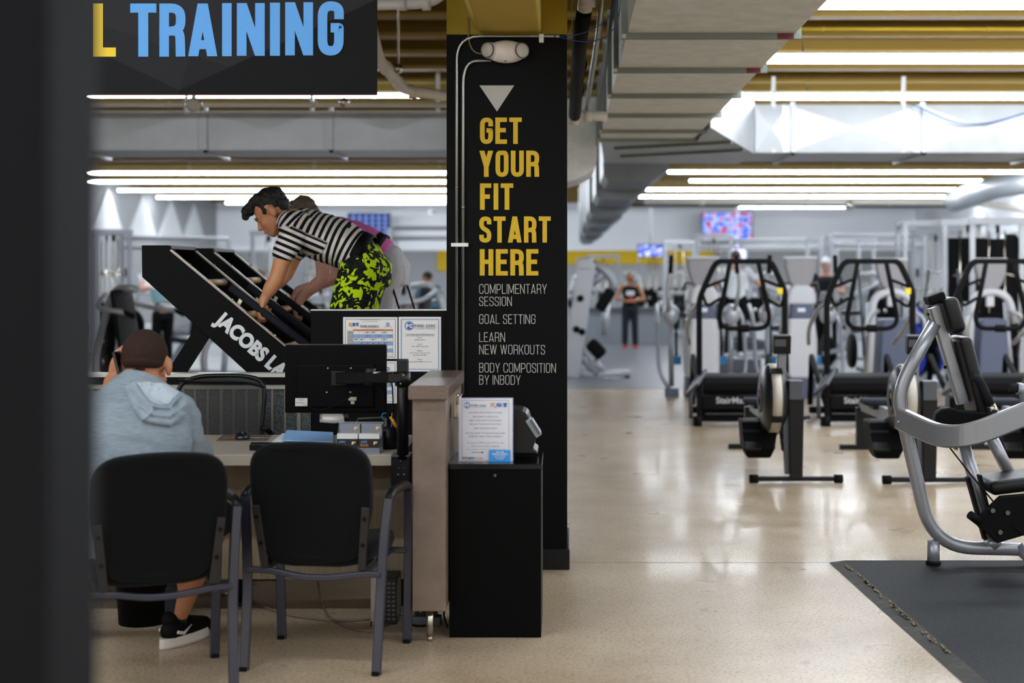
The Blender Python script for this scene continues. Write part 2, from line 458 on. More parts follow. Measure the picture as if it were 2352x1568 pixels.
# walls
mb = MB(); mb.box((-RX-.2, -2.5, 0), (-RX, BACK, CEIL)); struct('wall_left', mb, 'wall_grey')
mb = MB(); mb.box((RX, -2.5, 0), (RX+.2, BACK, CEIL)); struct('wall_right', mb, 'wall_white')
ZB = 2.18
mb = MB(); mb.box((-RX, BACK, ZB), (RX, BACK+.25, CEIL)); struct('wall_back', mb, 'wall_white')
mb = MB(); mb.box((-RX, BACK+7, 0), (RX, BACK+7.2, CEIL)); struct('wall_back_far', mb, 'wall_grey')
mb = MB(); mb.box((X(1290, 51), BACK+6.9, Z(606, 50.9)), (X(1640, 51), BACK+6.99, 3.2)); struct('wall_back_yellow', mb, 'yellow_wall')
mb = MB(); mb.box((-4.6, BACK+6.9, 1.55), (-3.0, BACK+6.99, 2.6)); struct('wall_back_yellow_panel', mb, 'yellow_wall')
strip(BACK+3.6, -9, 9, 'hidden fluorescent row added in the low room behind the back wall', z=2.66, top=2.79)  # out of sight, added to brighten the yellow wall
mb = MB(); mb.box((-RX, BACK+.26, ZB+.6), (RX, BACK+7, ZB+.7)); struct('ceiling_back_room', mb, 'wall_white')
# solid stretches of lower back wall
mb = MB()
for a, b in ((250, 900), (1880, 2110)):
    mb.box((X(a, 44), BACK, 0), (X(b, 44), BACK+.25, ZB))
struct('wall_back_lower', mb, 'wall_grey')
# grey half wall with a ledge
mb = MB(); mb.box((X(1330, 29.9), 29.9, .0), (X(1545, 29.9), 30.15, .70)); struct('wall_half', mb, mat('ribbed_grey_panel', '7f848c', .6, c2='8c9199', vscale=30, stretch=(6, 1, .1)))
mb = MB(); mb.box((X(1325, 29.9), 29.82, .70), (X(1550, 29.9), 30.2, .765)); struct('trim_half_wall_ledge', mb, 'grey_dark')
# foreground charcoal pillar
mb = MB(); mb.box((X(-420, 1.5), 1.35, 0), (X(228, 1.5), 1.5, 3.2)); struct('wall_pillar_near', mb, mat('charcoal_paint', '17181c', .75, spec=.08, var=.05, vscale=3), bevel=.006)

# ---- black column with its lettering
CD = 7.27
CX0, CX1 = X(1025.5, CD), X(1303, CD)
ZC = Z(79, CD)
mb = MB(); mb.box((CX0, CD, 0), (CX1, CD+.6, ZC)); col = struct('wall_column', mb, 'black_paint', bevel=.004)
mb = MB(); mb.box((CX0, CD+.005, ZC), (CX1, CD+.595, CEIL)); struct('wall_column_top', mb, 'mustard')
b0, b1 = X(1089, CD), X(1243, CD)
mb = MB(); mb.prism([(b0, 3.0), (b0, Z(62, CD)), (b0+.03, Z(75, CD)), (b1-.01, Z(75, CD)), (b1, Z(70, CD)), (b1, 3.0)], 2.5, CD+.003); struct('ceiling_beam', mb, mat('pale_mustard_paint', 'bda650', .7, spec=.2, var=.05, vscale=3), bevel=.01)
mb = MB(); mb.box((CX0-.012, CD-.014, 0), (CX1+.012, CD+.61, Z(1260, CD))); struct('baseboard_column', mb, 'black_metal', bevel=.004)
YL = CD-.003
for txt, xa, xb, ya, yb in (('GET', 1102.5, 1198.5, 330.5, 270), ('YOUR', 1101, 1238.5, 406, 346), ('FIT', 1102.5, 1179, 481.5, 421), ('START', 1101, 1265, 557, 497), ('HERE', 1102, 1236.5, 632.5, 572)):
    lettering(txt, X(xa, YL), X(xb, YL), Z(ya, YL), Z(yb, YL), YL, .168, 'yellow_lettering', 'yellow', col)
for txt, xb, ya, yb in (('COMPLIMENTARY', 1256, 674.5, 652), ('SESSION', 1176, 702.5, 681), ('GOAL SETTING', 1230, 743.5, 721.5), ('LEARN', 1160, 785, 763), ('NEW WORKOUTS', 1252, 813.5, 791.5), ('BODY COMPOSITION', 1277, 855, 833), ('BY INBODY', 1196, 883, 861)):
    lettering(txt, X(1100.5, YL), X(xb, YL), Z(ya, YL), Z(yb, YL), YL, .075, 'white_lettering', 'grey_letter', col, gap=.11)
mb = MB(); mb.add([P(1101, 196, YL), P(1141.5, 256, YL), P(1181, 196, YL)], [(0, 1, 2)]); mb.build('triangle_mark', 'grey_letter', col, world=True, recalc=False)

# ---- hanging banner
BD = 6.5
MBN = bpy.data.materials.new('banner_print'); MBN.use_nodes = True; t = NT(MBN); b = t.N['Principled BSDF']; setin(b, 'Roughness', .6); setin(b, 'Specular IOR Level', .1)
tc = t.n('ShaderNodeTexCoord').outputs['Object']; sp = t.n('ShaderNodeSeparateXYZ'); t.l(tc, sp.inputs[0])
def mth(op, a, b_=None):
    n_ = t.n('ShaderNodeMath', operation=op)
    for i, v in enumerate((a, b_)):
        if v is None: continue
        if isinstance(v, (int, float)): n_.inputs[i].default_value = v
        else: t.l(v, n_.inputs[i])
    return n_.outputs[0]
# printed facets: wedges of lighter grey that meet at the lower apex (local x, z measured from the banner's lower right corner)
ax, az = X(412, BD)-X(866, BD), Z(207, BD)-Z(217, BD)
dx = mth('SUBTRACT', sp.outputs[0], ax); dz = mth('SUBTRACT', sp.outputs[2], az)
k1 = mth('GREATER_THAN', dz, mth('MULTIPLY', dx, .46)); k2 = mth('GREATER_THAN', dz, mth('MULTIPLY', dx, -.47)); k3 = mth('GREATER_THAN', dz, mth('MULTIPLY', dx, 3.2))
k4 = mth('GREATER_THAN', mth('SUBTRACT', dz, .18), mth('MULTIPLY', dx, -.33))
s = mth('ADD', mth('ADD', mth('MULTIPLY', mth('MULTIPLY', k1, k2), .012), mth('MULTIPLY', k3, .006)), mth('MULTIPLY', mth('MULTIPLY', k4, k1), .007))
s = mth('ADD', mth('MULTIPLY', s, .75), .0055)
cmb = t.n('ShaderNodeCombineXYZ'); t.l(s, cmb.inputs[0]); t.l(s, cmb.inputs[1]); t.l(mth('MULTIPLY', s, 1.18), cmb.inputs[2]); t.l(cmb.outputs[0], b.inputs['Base Color'])
ban = thing('hanging_banner', 'wide black hanging sign reading TRAINING in sky blue letters', 'sign', P(866, 217, BD))
mb = MB(); mb.box((X(60, BD), BD, Z(217, BD)), (X(866, BD), BD+.012, 3.25)); mb.build('banner_panel', MBN, ban, world=True)
mb = MB(); mb.box((X(60, BD), BD-.001, Z(218.4, BD)), (X(866, BD), BD+.013, Z(217, BD))); mb.build('banner_hem', 'dark_red', ban, world=True)
for px in (200, 830):
    mb = MB(); mb.cyl(Vector((X(px, BD), BD+.006, 3.2)), Vector((X(px, BD), BD+.006, 4.0)), .004, seg=6); mb.build('suspension_wire', 'conduit', ban, world=True)
M['sky_letter'] = mat('sky_blue_letter', '4f9ce2', .55)
M['yellow_print'] = mat('yellow_print', 'e6c408', .55)
for ch, xa, xb, ya, yb in (('T', 299, 359, 130, 8), ('R', 366, 426, 130, 8), ('A', 432, 499, 129, 8), ('I', 510, 532, 129, 7), ('N', 544, 608, 128, 7), ('I', 620, 643, 128, 6), ('N', 655, 719, 127, 5), ('G', 730, 789.5, 127.5, 3)):
    lettering(ch, X(xa, BD-.003), X(xb, BD-.003), Z(ya, BD-.003), Z(yb, BD-.003), BD-.003, .172, 'banner_letter', 'sky_letter', ban)
lettering('L', X(214, BD-.003), X(266, BD-.003), Z(130, BD-.003), Z(8, BD-.003), BD-.003, .172, 'banner_letter', 'yellow_print', ban)

ends = {27.8: (-11, 2.0), 30.5: (-11, 2.66), 33.7: (-10.6, 1.85), 36.9: (-10.6, 1.85)}
rows = [(10.25, 'first fluorescent row beside the big duct, cut by the picture top'), (12.9, 'fluorescent row crossing behind the big duct, second of the bright bands'),
        (15.9, 'fluorescent row lying just above the cross duct'), (18.6, 'fluorescent row hidden behind the cross duct'), (21.6, 'fluorescent row just below the pale duct left of the column'),
        (24.2, 'fluorescent row level with the underside of the cross duct'), (27.8, 'fluorescent row, highest of the full-width ones under the ducts'), (30.5, 'fluorescent row, second under the ducts'),
        (33.7, 'fluorescent row, third under the ducts'), (36.9, 'fluorescent row, lowest of the evenly spaced ones'), (40.2, 'fluorescent row nearest the back wall, just above the television')]
for y, lab in rows:
    if y < 13: strip(y, 1.35, 10.6, lab, wd=.11, dp=.075)
    elif y == 15.9: strip(y, -10.5, -1.25, lab.replace('just above the cross', 'just above the pale left'), z=3.47); strip(y, 1.9, 10.6, lab, z=3.47, dp=.06)
    elif y in (24.2, 18.6): strip(y, 1.4, 10.6, lab)
    elif y == 21.6: strip(y, -10.5, -.2, lab, z=3.30)
    elif y in ends:
        strip(y, -10.6, -.5, lab.replace('row', 'row left of the column'), z=3.43)
        strip(y, ends[y][1], 10.6, lab.replace('row', 'row right of the column'))
    else:
        strip(y, -9.6, -.4, lab.replace('row', 'row left of the column').replace('above the television', 'behind the climbers')); strip(y, 4.9, 7.9, lab, z=3.33)
for y in (7.2, 4.1, 1.1): strip(y, 1.35, 10.6, 'unseen fluorescent row added over the front desk area', z=3.5)  # above the frame, added for more light on the near floor
for y in (4.1, 1.1, -1.6): strip(y, -9, -.7, 'unseen fluorescent row added over the desk side', z=3.5)  # also out of view, added to lift the desk side

# ---- ducts
def rect_duct_y(name, label, x0, x1, z0, z1, y0, y1, seams, mm='galv', fl=.032, tape=()):
    t_ = thing(name, label, 'air duct', ((x0+x1)/2, (y0+y1)/2, z0))
    mb = MB(); mb.box((x0, y0, z0), (x1, y1, z1)); mb.build('duct_body', mm, t_, world=True)
    for i, s_ in enumerate(seams):
        mb = MB(); e = fl
        for a, b in (((x0-e, s_-.02, z0-e), (x1+e, s_+.02, z0)), ((x0-e, s_-.02, z1), (x1+e, s_+.02, z1+e)), ((x0-e, s_-.02, z0), (x0, s_+.02, z1)), ((x1, s_-.02, z0), (x1+e, s_+.02, z1))): mb.box(a, b)
        fo = mb.build('duct_flange', 'galv_rib', t_, world=True)
        if i in tape:
            mb = MB(); mb.box((x1-.10, s_-.022, z0-e-.001), (x1-.01, s_-.0205, z0-.004)); mb.build('tape', 'dark_red', fo, world=True)
        mb = MB(); mb.cbox((x0-e+.012, s_-.026, z0-e+.012), (.022, .02, .022)); mb.build('corner_clip', 'bolt', fo, world=True)
    return t_
rect_duct_y('air_duct', 'large rectangular galvanised duct running overhead beside the black column', .335, 1.25, 2.82, 3.4, 2.6, 14.0, [5.13, 6.45, 7.76, 9.08, 10.4, 11.71, 13.03, 13.9], tape=(2, 3))
def cross_duct(name, label, x0, x1, y0, y1, z0, z1, seams, mm, crease=.035):
    t_ = thing(name, label, 'air duct', ((x0+x1)/2, (y0+y1)/2, z0))
    mb = MB(); xs = [x0]+list(seams)+[x1]
    mb.box((x0, y0+.002, z0), (x1, y1, z1))
    for a, b in zip(xs[:-1], xs[1:]):
        c = ((a+b)/2, y0-crease, (z0+z1)/2)
        mb.add([(a, y0, z0), (b, y0, z0), (b, y0, z1), (a, y0, z1), c], [(0, 1, 4), (1, 2, 4), (2, 3, 4), (3, 0, 4)])
    mb.build('duct_body', mm, t_, world=True, recalc=True)
    for s_ in seams:
        mb = MB()
        mb.box((s_-.07, y0-.012, z0), (s_-.03, y0+.02, z1)); mb.box((s_+.03, y0-.03, z0-.03), (s_+.07, y0+.02, z1+.03)); mb.box((s_+.03, y0-.03, z0-.03), (s_+.07, y1+.03, z0))
        mb.build('duct_flange', 'galv_bright', t_, world=True)
        mb = MB(); mb.box((s_-.18, y0-.004, z0), (s_-.14, y0+.03, CEIL-.35)); mb.build('hanger_strap', 'galv_bright', t_, world=True)
    return t_
cross_duct('air_duct', 'bright galvanised cross duct with creased panels over the gym floor', 2.06, 10.7, 15.5, 16.85, 2.82, 3.34, [X(1815, 15.5)-.02, X(2110, 15.5), X(2405, 15.5), 6.7, 8.1, 9.5], 'galv_bright')
cross_duct('air_duct', 'pale galvanised cross duct above the two climbers', -10.7, -.45, 15.2, 16.2, 2.82, 3.24, [-9.3, -7.95, -6.6, -5.25, X(462, 15.2), X(750, 15.2), X(1040, 15.2)], 'galv_bright', crease=.012)
# transition pieces between the long duct and the cross duct
t_ = thing('duct_transition', 'angled galvanised transition where the long duct meets the cross duct', 'air duct', (1.5, 14.8, 2.82))
mb = MB(); mb.prismz([(1.283, 12.6), (1.55, 13.6), (2.05, 15.48), (2.05, 16.85), (.45, 16.85), (.345, 14.03), (1.283, 14.03)], 2.80, 3.36); mb.build('duct_body', 'galv_bright', t_, world=True)
for a, b in (((.5, 14.6), (1.62, 13.9)), ((.6, 15.6), (1.85, 14.8))):
    mb = MB(); mb.bar((a[0], a[1], 2.785), (b[0], b[1], 2.785), .03, .03, (0, 0, 1)); mb.build('duct_flange', 'galv_rib', t_, world=True)
mb = MB(); c = P(1640, 283, 14.2); mb.ball(c+Vector((0, -.05, 0)), .05); mb.cyl(c+Vector((0, -.05, 0)), c+Vector((.08, -.08, -.16)), .018); mb.build('damper_handle', 'grey_dark', t_, world=True)
# curved elbow behind the column
t_ = thing('duct_elbow', 'large curved galvanised duct elbow emerging behind the black column', 'air duct', (.05, 15.2, 2.6))
rings = []
pts = rpath([P(1520, 352, 16.0), P(1400, 345, 15.8), P(1372, 400, 15.6), P(1300, 425, 15.2), P(1180, 425, 15.0)], .45, 8)
mb = MB()
low = [(1372, 360), (1366, 388), (1350, 400), (1325, 412), (1300, 418), (1205, 420)]
for px, py in low:
    D = 14.7; p = P(px, py, D); top = 3.34 if px > 1300 else 3.3
    rings.append([Vector((p.x, D, p.z)), Vector((p.x, D+1.1, p.z)), Vector((p.x, D+1.1, top)), Vector((p.x, D, top))])
mb.loft(rings, smooth=False); mb.build('duct_body', 'galv', t_, world=True, bevel=.02)
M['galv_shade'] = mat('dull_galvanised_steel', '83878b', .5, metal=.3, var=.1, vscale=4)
# lower stepped duct going on into the depth
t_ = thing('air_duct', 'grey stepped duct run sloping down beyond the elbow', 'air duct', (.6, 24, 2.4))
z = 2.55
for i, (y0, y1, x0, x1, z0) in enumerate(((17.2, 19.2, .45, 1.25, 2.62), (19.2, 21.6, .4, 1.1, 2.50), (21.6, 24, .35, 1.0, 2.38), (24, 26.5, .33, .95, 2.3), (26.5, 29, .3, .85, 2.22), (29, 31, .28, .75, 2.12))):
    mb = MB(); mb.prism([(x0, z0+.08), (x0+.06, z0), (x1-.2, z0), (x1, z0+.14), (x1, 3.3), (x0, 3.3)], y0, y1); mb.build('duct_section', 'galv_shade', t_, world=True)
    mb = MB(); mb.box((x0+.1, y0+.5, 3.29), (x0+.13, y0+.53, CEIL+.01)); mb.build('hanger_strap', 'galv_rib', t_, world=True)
# round duct by the right wall
t_ = thing('round_duct', 'crumpled silver round duct in the corner by the white wall', 'air duct', P(2330, 425, 30))
mb = MB(); mb.tube(rpath([P(2190, 462, 31), P(2260, 440, 30), P(2300, 425, 29), P(2420, 415, 28)], .5), .24, 14); mb.build('duct_body', 'galv_bright', t_, world=True)
# ---- pipes
def pipe(name, label, pts, r, mm='pvc', rr=.15, couplings=(), cat='pipe', seg=14, cmat=None):
    t_ = thing(name, label, cat, pts[0]); mb = MB(); path = rpath(pts, rr); mb.tube(path, r, seg); mb.build('pipe_run', mm, t_, world=True)
    for c, d in couplings:
        c = Vector(c); d = Vector(d).normalized(); mb = MB(); mb.cyl(c-d*r*.8, c+d*r*.8, r*1.15, seg=14); mb.build('coupling', cmat or mm, t_, world=True)
    return t_
dd = P(935, 215, 11)-P(868, 120, 9.2)
pipe('drain_pipe', 'white pipe slanting down behind the banner corner towards the column', [P(850, 60, 8.6), P(868, 135, 9.2), P(930, 207, 11), P(1040, 222, 11.4), P(1120, 222, 11.4)], .042, rr=.15,
     couplings=[(P(886, 156, 9.7), dd), (P(915, 190, 10.55), dd), (P(948, 210, 11.05), (1, .1, -.02))])
pipe('drain_pipe', 'white pipe end between the banner top and the mustard beam', [P(800, 13, 9), P(1005, 8, 9), P(1022, -40, 9)], .034, rr=.2, couplings=[(P(925, 10, 9), (1, 0, 0)), (P(980, 10, 9), (1, 0, 0))])
pipe('sprinkler_pipe', 'long white pipe strapped below the light row left of the column', [P(-400, 240, 14.4), P(1040, 241, 14.4)], .028, couplings=[(P(p, 240, 14.4), (1, 0, 0)) for p in (386, 722, 455)])
pipe('ceiling_pipe', 'thick white pipe strapped under the far lights right of the column', [P(1480, 462, 33), P(2230, 464, 33), P(2352, 480, 31), P(2500, 520, 30)], .075, rr=.8, couplings=[(P(p, 463, 33), (1, 0, 0)) for p in (1612, 1860, 2045)])
pipe('ceiling_pipe', 'dark pipe just below the far ceiling lights', [P(1400, 471, 33.6), P(2200, 473, 33.6)], .04, 'matte_black')
pipe('ceiling_pipe', 'mustard pipe running along the ceiling joists', [P(1800, 67, 11.4), P(2500, 67, 11.4)], .016, 'mustard', couplings=[(P(p, 67, 11.4), (1, 0, 0)) for p in (1890, 2268)])
pipe('insulated_pipe', 'black insulated pipe hanging beside the column top', [P(1342, 25, 7.9), P(1332, 90, 8.2), P(1320, 265, 10.2)], .044, 'rubber', rr=.1, couplings=[(P(1330, 150, 8.9), P(1320, 265, 10.2)-P(1332, 90, 8.2)), (P(1325, 210, 9.6), P(1320, 265, 10.2)-P(1332, 90, 8.2))])
pipe('drain_pipe', 'white pipe with steel clamp above the black insulated pipe', [P(1352, -60, 7.7), P(1343, 22, 7.85)], .042, couplings=[(P(1348, 2, 7.8), (0, .1, -1))], cmat='white_plastic')
pipe('drain_pipe', 'short white elbow pipe under the black insulated pipe', [P(1395, 268, 10.4), P(1320, 262, 10.4), P(1318, 288, 10.4)], .036, rr=.1, couplings=[(P(1350, 266, 10.4), (1, 0, 0))])
pipe('conduit', 'thin steel conduit dropping beside the big duct', [P(1385, -20, 7.6), P(1374, 80, 8.4), P(1346, 255, 10.5)], .017, 'conduit', rr=.05)
pipe('conduit', 'dark thin conduit between the big duct and the steel one', [P(1412, -20, 8), P(1396, 110, 9.2), P(1378, 255, 10.6)], .012, 'grey_dark', rr=.05)
yc = CD-.018
pipe('wall_conduit', 'steel conduit bending over the top of the black column', [P(1049, 905, yc), P(1049, 83, yc), P(1285, 83, yc)], .0085, 'conduit', rr=.12,
     couplings=[(P(1049, 430, yc), (0, 0, 1)), (P(1278, 83, yc), (1, 0, 0))])
pipe('wall_conduit', 'inner steel conduit ending at the emergency light', [P(1063.5, 905, yc), P(1063.5, 140, yc), P(1128, 139, yc)], .0085, 'conduit', rr=.12, couplings=[(P(1063.5, 476, yc), (0, 0, 1))])
for nm, lab, px0, px1, py in (('conduit_strap', 'two hole strap holding both conduits on the black column', 1036, 1076, 562),):
    mb = MB(); mb.box(P(px0, py+4, yc-.012), P(px1, py-4, yc+.016)); tag(mb.build(nm, 'galv', org=P(1056, py, yc)), lab, 'strap')
mb = MB(); mb.box(P(1238, 97, yc-.01), P(1249, 80, yc+.017)); mb.cyl(P(1243.5, 92, yc-.014), P(1243.5, 92, yc), .006, seg=8)
tag(mb.build('conduit_strap', 'galv', org=P(1244, 90, yc)), 'small bolted strap on the conduit above the emergency light', 'strap')
def cable(name, label, pts, r, m, rr=.05, cat='cable', seg=6):
    mb = MB(); mb.tube(rpath(pts, rr, 5), r, seg); return tag(mb.build(name, m, org=pts[0]), label, cat)
M['blue_cable'] = mat('blue_cable', '17427e', .5)
cable('network_cable', 'upper blue cable looping from the conduit up past the big duct', [P(1284, 84, yc), P(1330, 80, 7.3), P(1375, 62, 7.3), P(1410, 30, 7.3), P(1420, -30, 7.3)], .0025, 'blue_cable', .12)
cable('network_cable', 'lower blue cable sagging from the conduit beside the big duct', [P(1284, 85, yc), P(1350, 100, 7.3), P(1405, 80, 7.3), P(1425, 30, 7.3), P(1424, -30, 7.3)], .0025, 'blue_cable', .12)
cable('network_cable', 'blue cables sagging in front of the bright cross duct', [P(2095, 240, 15.4), P(2130, 255, 15.35), P(2190, 283, 15.35), P(2260, 287, 15.35), P(2352, 262, 15.35), P(2420, 235, 15.4)], .009, mat('pale_blue_cable', '4a72b4', .5), .4)
cable('flexible_cable', 'braided cable dropping to the emergency light', [P(1075, 40, yc), P(1075, 85, yc), P(1082, 112, yc), P(1096, 123, yc), P(1112, 124, yc)], .004, mat('braided_sheath', '8d8266', .5, bump=.8, bscale=200), .06)
cable('control_wire', 'thin yellow wire hanging down the column edge', [P(1322, -20, 7.25), P(1310, 20, 7.25), P(1316, 55, 7.2), P(1305, 78, 7.2)], .002, 'mustard', .05)
# emergency light
t_ = thing('emergency_light', 'white twin head emergency light on top of the black column', 'emergency light', P(1161, 120, CD))
mb = MB(); c = P(1162, 119, CD-.04); mb.ball(c, (.105, .05, .058), 28, 16); mb.box(P(1138, 135, CD-.03), P(1186, 100, CD-.001)); mb.build('light_body', 'white_plastic', t_, world=True)
M['lens'] = mat('lamp_lens', 'b9b6a8', .25, var=.2, vscale=90, bump=.5, bscale=150)
for px, py, s_ in ((1121, 115, -1), (1198, 116, 1)):
    c = P(px, py, CD-.075); R_ = Euler((0, 0, s_*.55)).to_matrix()
    mb = MB(); mb.lathe([(.0, .062), (.030, .060), (.042, .02), (.041, 0), (.036, -.004)], c, 'Y', 24, R_); h = mb.build('lamp_head', 'white_plastic', t_, world=True)
    mb = MB(); mb.lathe([(.037, -.004), (.035, -.012), (.018, -.015), (.0, -.016)], c, 'Y', 24, R_); mb.build('lamp_lens', 'lens', h, world=True)
    mb = MB(); mb.lathe([(.040, -.002), (.0395, -.010), (.036, -.010), (.036, -.002)], c, 'Y', 24, R_); mb.build('lens_ring', 'grey_dark', h, world=True)
mb = MB(); mb.cbox(P(1161, 140, CD-.093), (.01, .004, .004)); mb.build('indicator', 'matte_black', t_, world=True)
# sprinklers and ceiling fittings
def sprinkler(px, py, D, lab):
    mb = MB(); c = P(px, py, D); mb.cyl(c, Vector((c.x, c.y, CEIL+.01)) if 'chrome' in lab else c+Vector((0, 0, .12)), .012*D/14, seg=10); mb.ball(c, .05*D/14); tag(mb.build('fire_sprinkler', 'chrome', org=c), lab, 'sprinkler')
sprinkler(915, 158, 9.5, 'chrome sprinkler head beside the slanting white pipe')
sprinkler(790, 235, 14.4, 'sprinkler head on the white pipe under the banner')
sprinkler(1950, 470, 33, 'small bright fitting under the far white pipe')
t_ = thing('dome_camera', 'clear dome camera hanging under the banner', 'camera', P(445, 240, 12)); mb = MB(); mb.ball(P(445, 240, 12), (.07, .07, .06)); mb.build('camera_dome', 'lens', t_, world=True)
mb = MB(); mb.cyl(P(445, 240, 12), Vector((X(445, 12), 12, CEIL+.01)), .02); mb.build('camera_stem', 'white', t_, world=True)
for px, py, lab in ((988, 488, 'small white wall camera above the cable rack'),):
    mb = MB(); c = P(px, py, 42); mb.cbox(c, (.12, .3, .16)); mb.cyl(c, c+Vector((0, 1.9, .1)), .03); tag(mb.build('wall_camera', 'white', org=c), lab, 'camera')
# flat white triangles and trapezoids set on both side walls
for i, (yc_, lab) in enumerate(((30.6, 'white triangle on the wall, half hidden by the charcoal pillar'), (33.4, 'white triangle on the wall nearest the charcoal pillar'), (36.2, 'white triangle in the middle of the side wall'), (38.8, 'white triangle, third along the side wall'), (41.2, 'white triangle on the wall next to the far corner'))):
    mb = MB(); mb.prismx([(yc_-1.25, 2.42), (yc_+1.25, 2.42), (yc_, 3.5)], -RX, -RX+.05); tag(mb.build('wall_shape', 'white', org=(-RX, yc_, 2.42), bevel=.01), lab, 'wall panel', 'white triangles on the side wall')
for i, (ya, yb, lab) in enumerate(((40.2, 43.6, 'white wall shape in the far corner by the cable towers'), (35.3, 39.6, 'white wall shape second from the far corner'), (29, 34.6, 'white wall shape high behind the black cable towers'))):
    mb = MB(); mb.prismx([(ya, 2.45), (yb, 2.45), ((ya+yb)/2+.5, 3.3), ((ya+yb)/2-.5, 3.3)], RX-.06, RX); tag(mb.build('wall_shape', 'white', org=(RX, ya, 2.45), bevel=.01), lab, 'wall panel')
# televisions
def screen_mat(name, cols, scale, st, blobs=None):
    m = bpy.data.materials.new(name); m.use_nodes = True; t = NT(m); t.N.remove(t.N['Principled BSDF'])
    tc = t.n('ShaderNodeTexCoord').outputs['Object']; mp = t.n('ShaderNodeMapping'); mp.inputs['Scale'].default_value = st; t.l(tc, mp.inputs[0])
    nz = t.n('ShaderNodeTexVoronoi' if blobs else 'ShaderNodeTexNoise', i_Scale=scale); t.l(mp.outputs[0], nz.inputs['Vector'])
    r = t.n('ShaderNodeValToRGB'); r.color_ramp.interpolation = 'LINEAR'
    while len(r.color_ramp.elements) < len(cols): r.color_ramp.elements.new(.5)
    for e, (p, c) in zip(r.color_ramp.elements, cols): e.position = p; e.color = lin(c)
    t.l(nz.outputs[0], r.inputs[0]); e = t.n('ShaderNodeEmission', i_Strength=1.0); t.l(r.outputs[0], e.inputs[0]); t.l(e.outputs[0], t.N['Material Output'].inputs[0]); return m
def tv(px0, py0, px1, py1, D, m, lab, hang=None):
    t_ = thing('television', lab, 'television', P((px0+px1)/2, (py0+py1)/2, D))
    mb = MB(); mb.box(P(px0-1.5, py1+1.5, D), P(px1+1.5, py0-1.5, D+.07)); mb.build('tv_case', 'matte_black', t_, world=True, bevel=.01)
    mb = MB(); mb.box(P(px0, py1, D-.005), P(px1, py0, D)); mb.build('tv_screen', m, t_, world=True)
    mb = MB(); c = P((px0+px1)/2, (py0+py1)/2, D+.07); mb.box((c.x-.1, D+.07, c.z-.1), (c.x+.1, BACK if D > 40 else D+.2, c.z+.1)); mb.build('tv_bracket', 'matte_black', t_, world=True)
    return t_
ms = screen_mat('football_screen', [(.3, '101a70'), (.42, '2b48d8'), (.5, '86bdf0'), (.555, 'c98aa8'), (.60, 'c0405c'), (.68, '101a60')], 4.6, (1, 1, 1.6))
tv(1614, 488, 1727, 551, 42.9, ms, 'large television with a bright sports picture on the white back wall')
def grid_mat():
    m = bpy.data.materials.new('grid_screen'); m.use_nodes = True; t = NT(m); t.N.remove(t.N['Principled BSDF'])
    sp_ = t.n('ShaderNodeSeparateXYZ'); t.l(t.n('ShaderNodeTexCoord').outputs['Object'], sp_.inputs[0])
    def M_(op, a_, b_=None):
        n_ = t.n('ShaderNodeMath', operation=op)
        for i_, v_ in enumerate((a_, b_)):
            if v_ is None: continue
            if isinstance(v_, (int, float)): n_.inputs[i_].default_value = v_
            else: t.l(v_, n_.inputs[i_])
        return n_.outputs[0]
    fx = M_('SUBTRACT', M_('FRACT', M_('MULTIPLY', sp_.outputs[0], 5.2)), .5); fz = M_('SUBTRACT', M_('FRACT', M_('MULTIPLY', sp_.outputs[2], 7.0)), .5)
    d_ = M_('SQRT', M_('ADD', M_('MULTIPLY', fx, fx), M_('MULTIPLY', fz, fz)))
    r = t.n('ShaderNodeValToRGB'); e_ = r.color_ramp.elements; e_[0].position = .22; e_[0].color = lin('8f9af0'); e_[1].position = .42; e_[1].color = lin('14405e'); t.l(d_, r.inputs[0])
    e = t.n('ShaderNodeEmission', i_Strength=.7); t.l(r.outputs[0], e.inputs[0]); t.l(e.outputs[0], t.N['Material Output'].inputs[0]); return m
mg = grid_mat()
tv(800, 490, 896, 545, 42.9, mg, 'television showing a blue grid behind the man in pink')
t_ = tv(1466, 562, 1522, 589, 36, screen_mat('menu_screen', [(.3, '18309a'), (.5, '5470d0'), (.6, 'd6d8ee')], 7, (1, 1, 2)), 'small blue television in front of the yellow wall')
mb = MB(); mb.cyl(P(1494, 565, 36.1), Vector((X(1494, 36.1), 36.1, 3.62)), .04); mb.build('ceiling_pole', 'white', t_, world=True)
# ================================================================ reception corner
# low wall: board, granite slats, trims
BY = 7.29
mb = MB(); mb.box((X(714, BY), BY, 0), (CX0, BY+.06, Z(713, BY))); bd = struct('wall_board', mb, 'matte_black')
mb = MB(); mb.box((X(714, BY), BY-.003, Z(713, BY)), (CX0, BY+.063, Z(710.5, BY))); struct('trim_board_top', mb, 'galv')
LX0, LX1 = -4.2, X(714, BY)-.001
mb = MB(); mb.box((LX0, BY, 0), (LX1, BY+.06, Z(893, BY)))
GR = mat('speckled_granite', '2f3234', .35, c2='5b6062', vscale=120, sharp=(.42, .58)); struct('wall_low', mb, GR)
mb = MB(); mb.box((LX0, BY-.012, Z(893, BY)), (LX1, BY+.06, Z(882, BY))); struct('trim_low_wall_band', mb, mat('stone_band', 'a09c92', .5))
mb = MB(); mb.box((LX0, BY-.02, Z(882, BY)), (LX1, BY+.07, Z(865, BY))); struct('trim_low_wall_black', mb, 'matte_black')
mb = MB(); mb.box((LX0, BY-.025, Z(865, BY)), (LX1, BY+.08, Z(857, BY))); struct('trim_low_wall_top', mb, mat('pale_ledge', 'c6c2b6', .4))
mb = MB(); x = LX0+.05; k = 0
while x < LX1-.03:
    mb.box((x, BY-.006, 0), (x+(.011 if k % 3 else .018), BY, Z(893, BY))); x += .066; k += 1
sl = mb.build('aluminium_slats', mat('slat_metal', '8f8d80', .4, metal=.5)); sl['kind'] = 'structure'

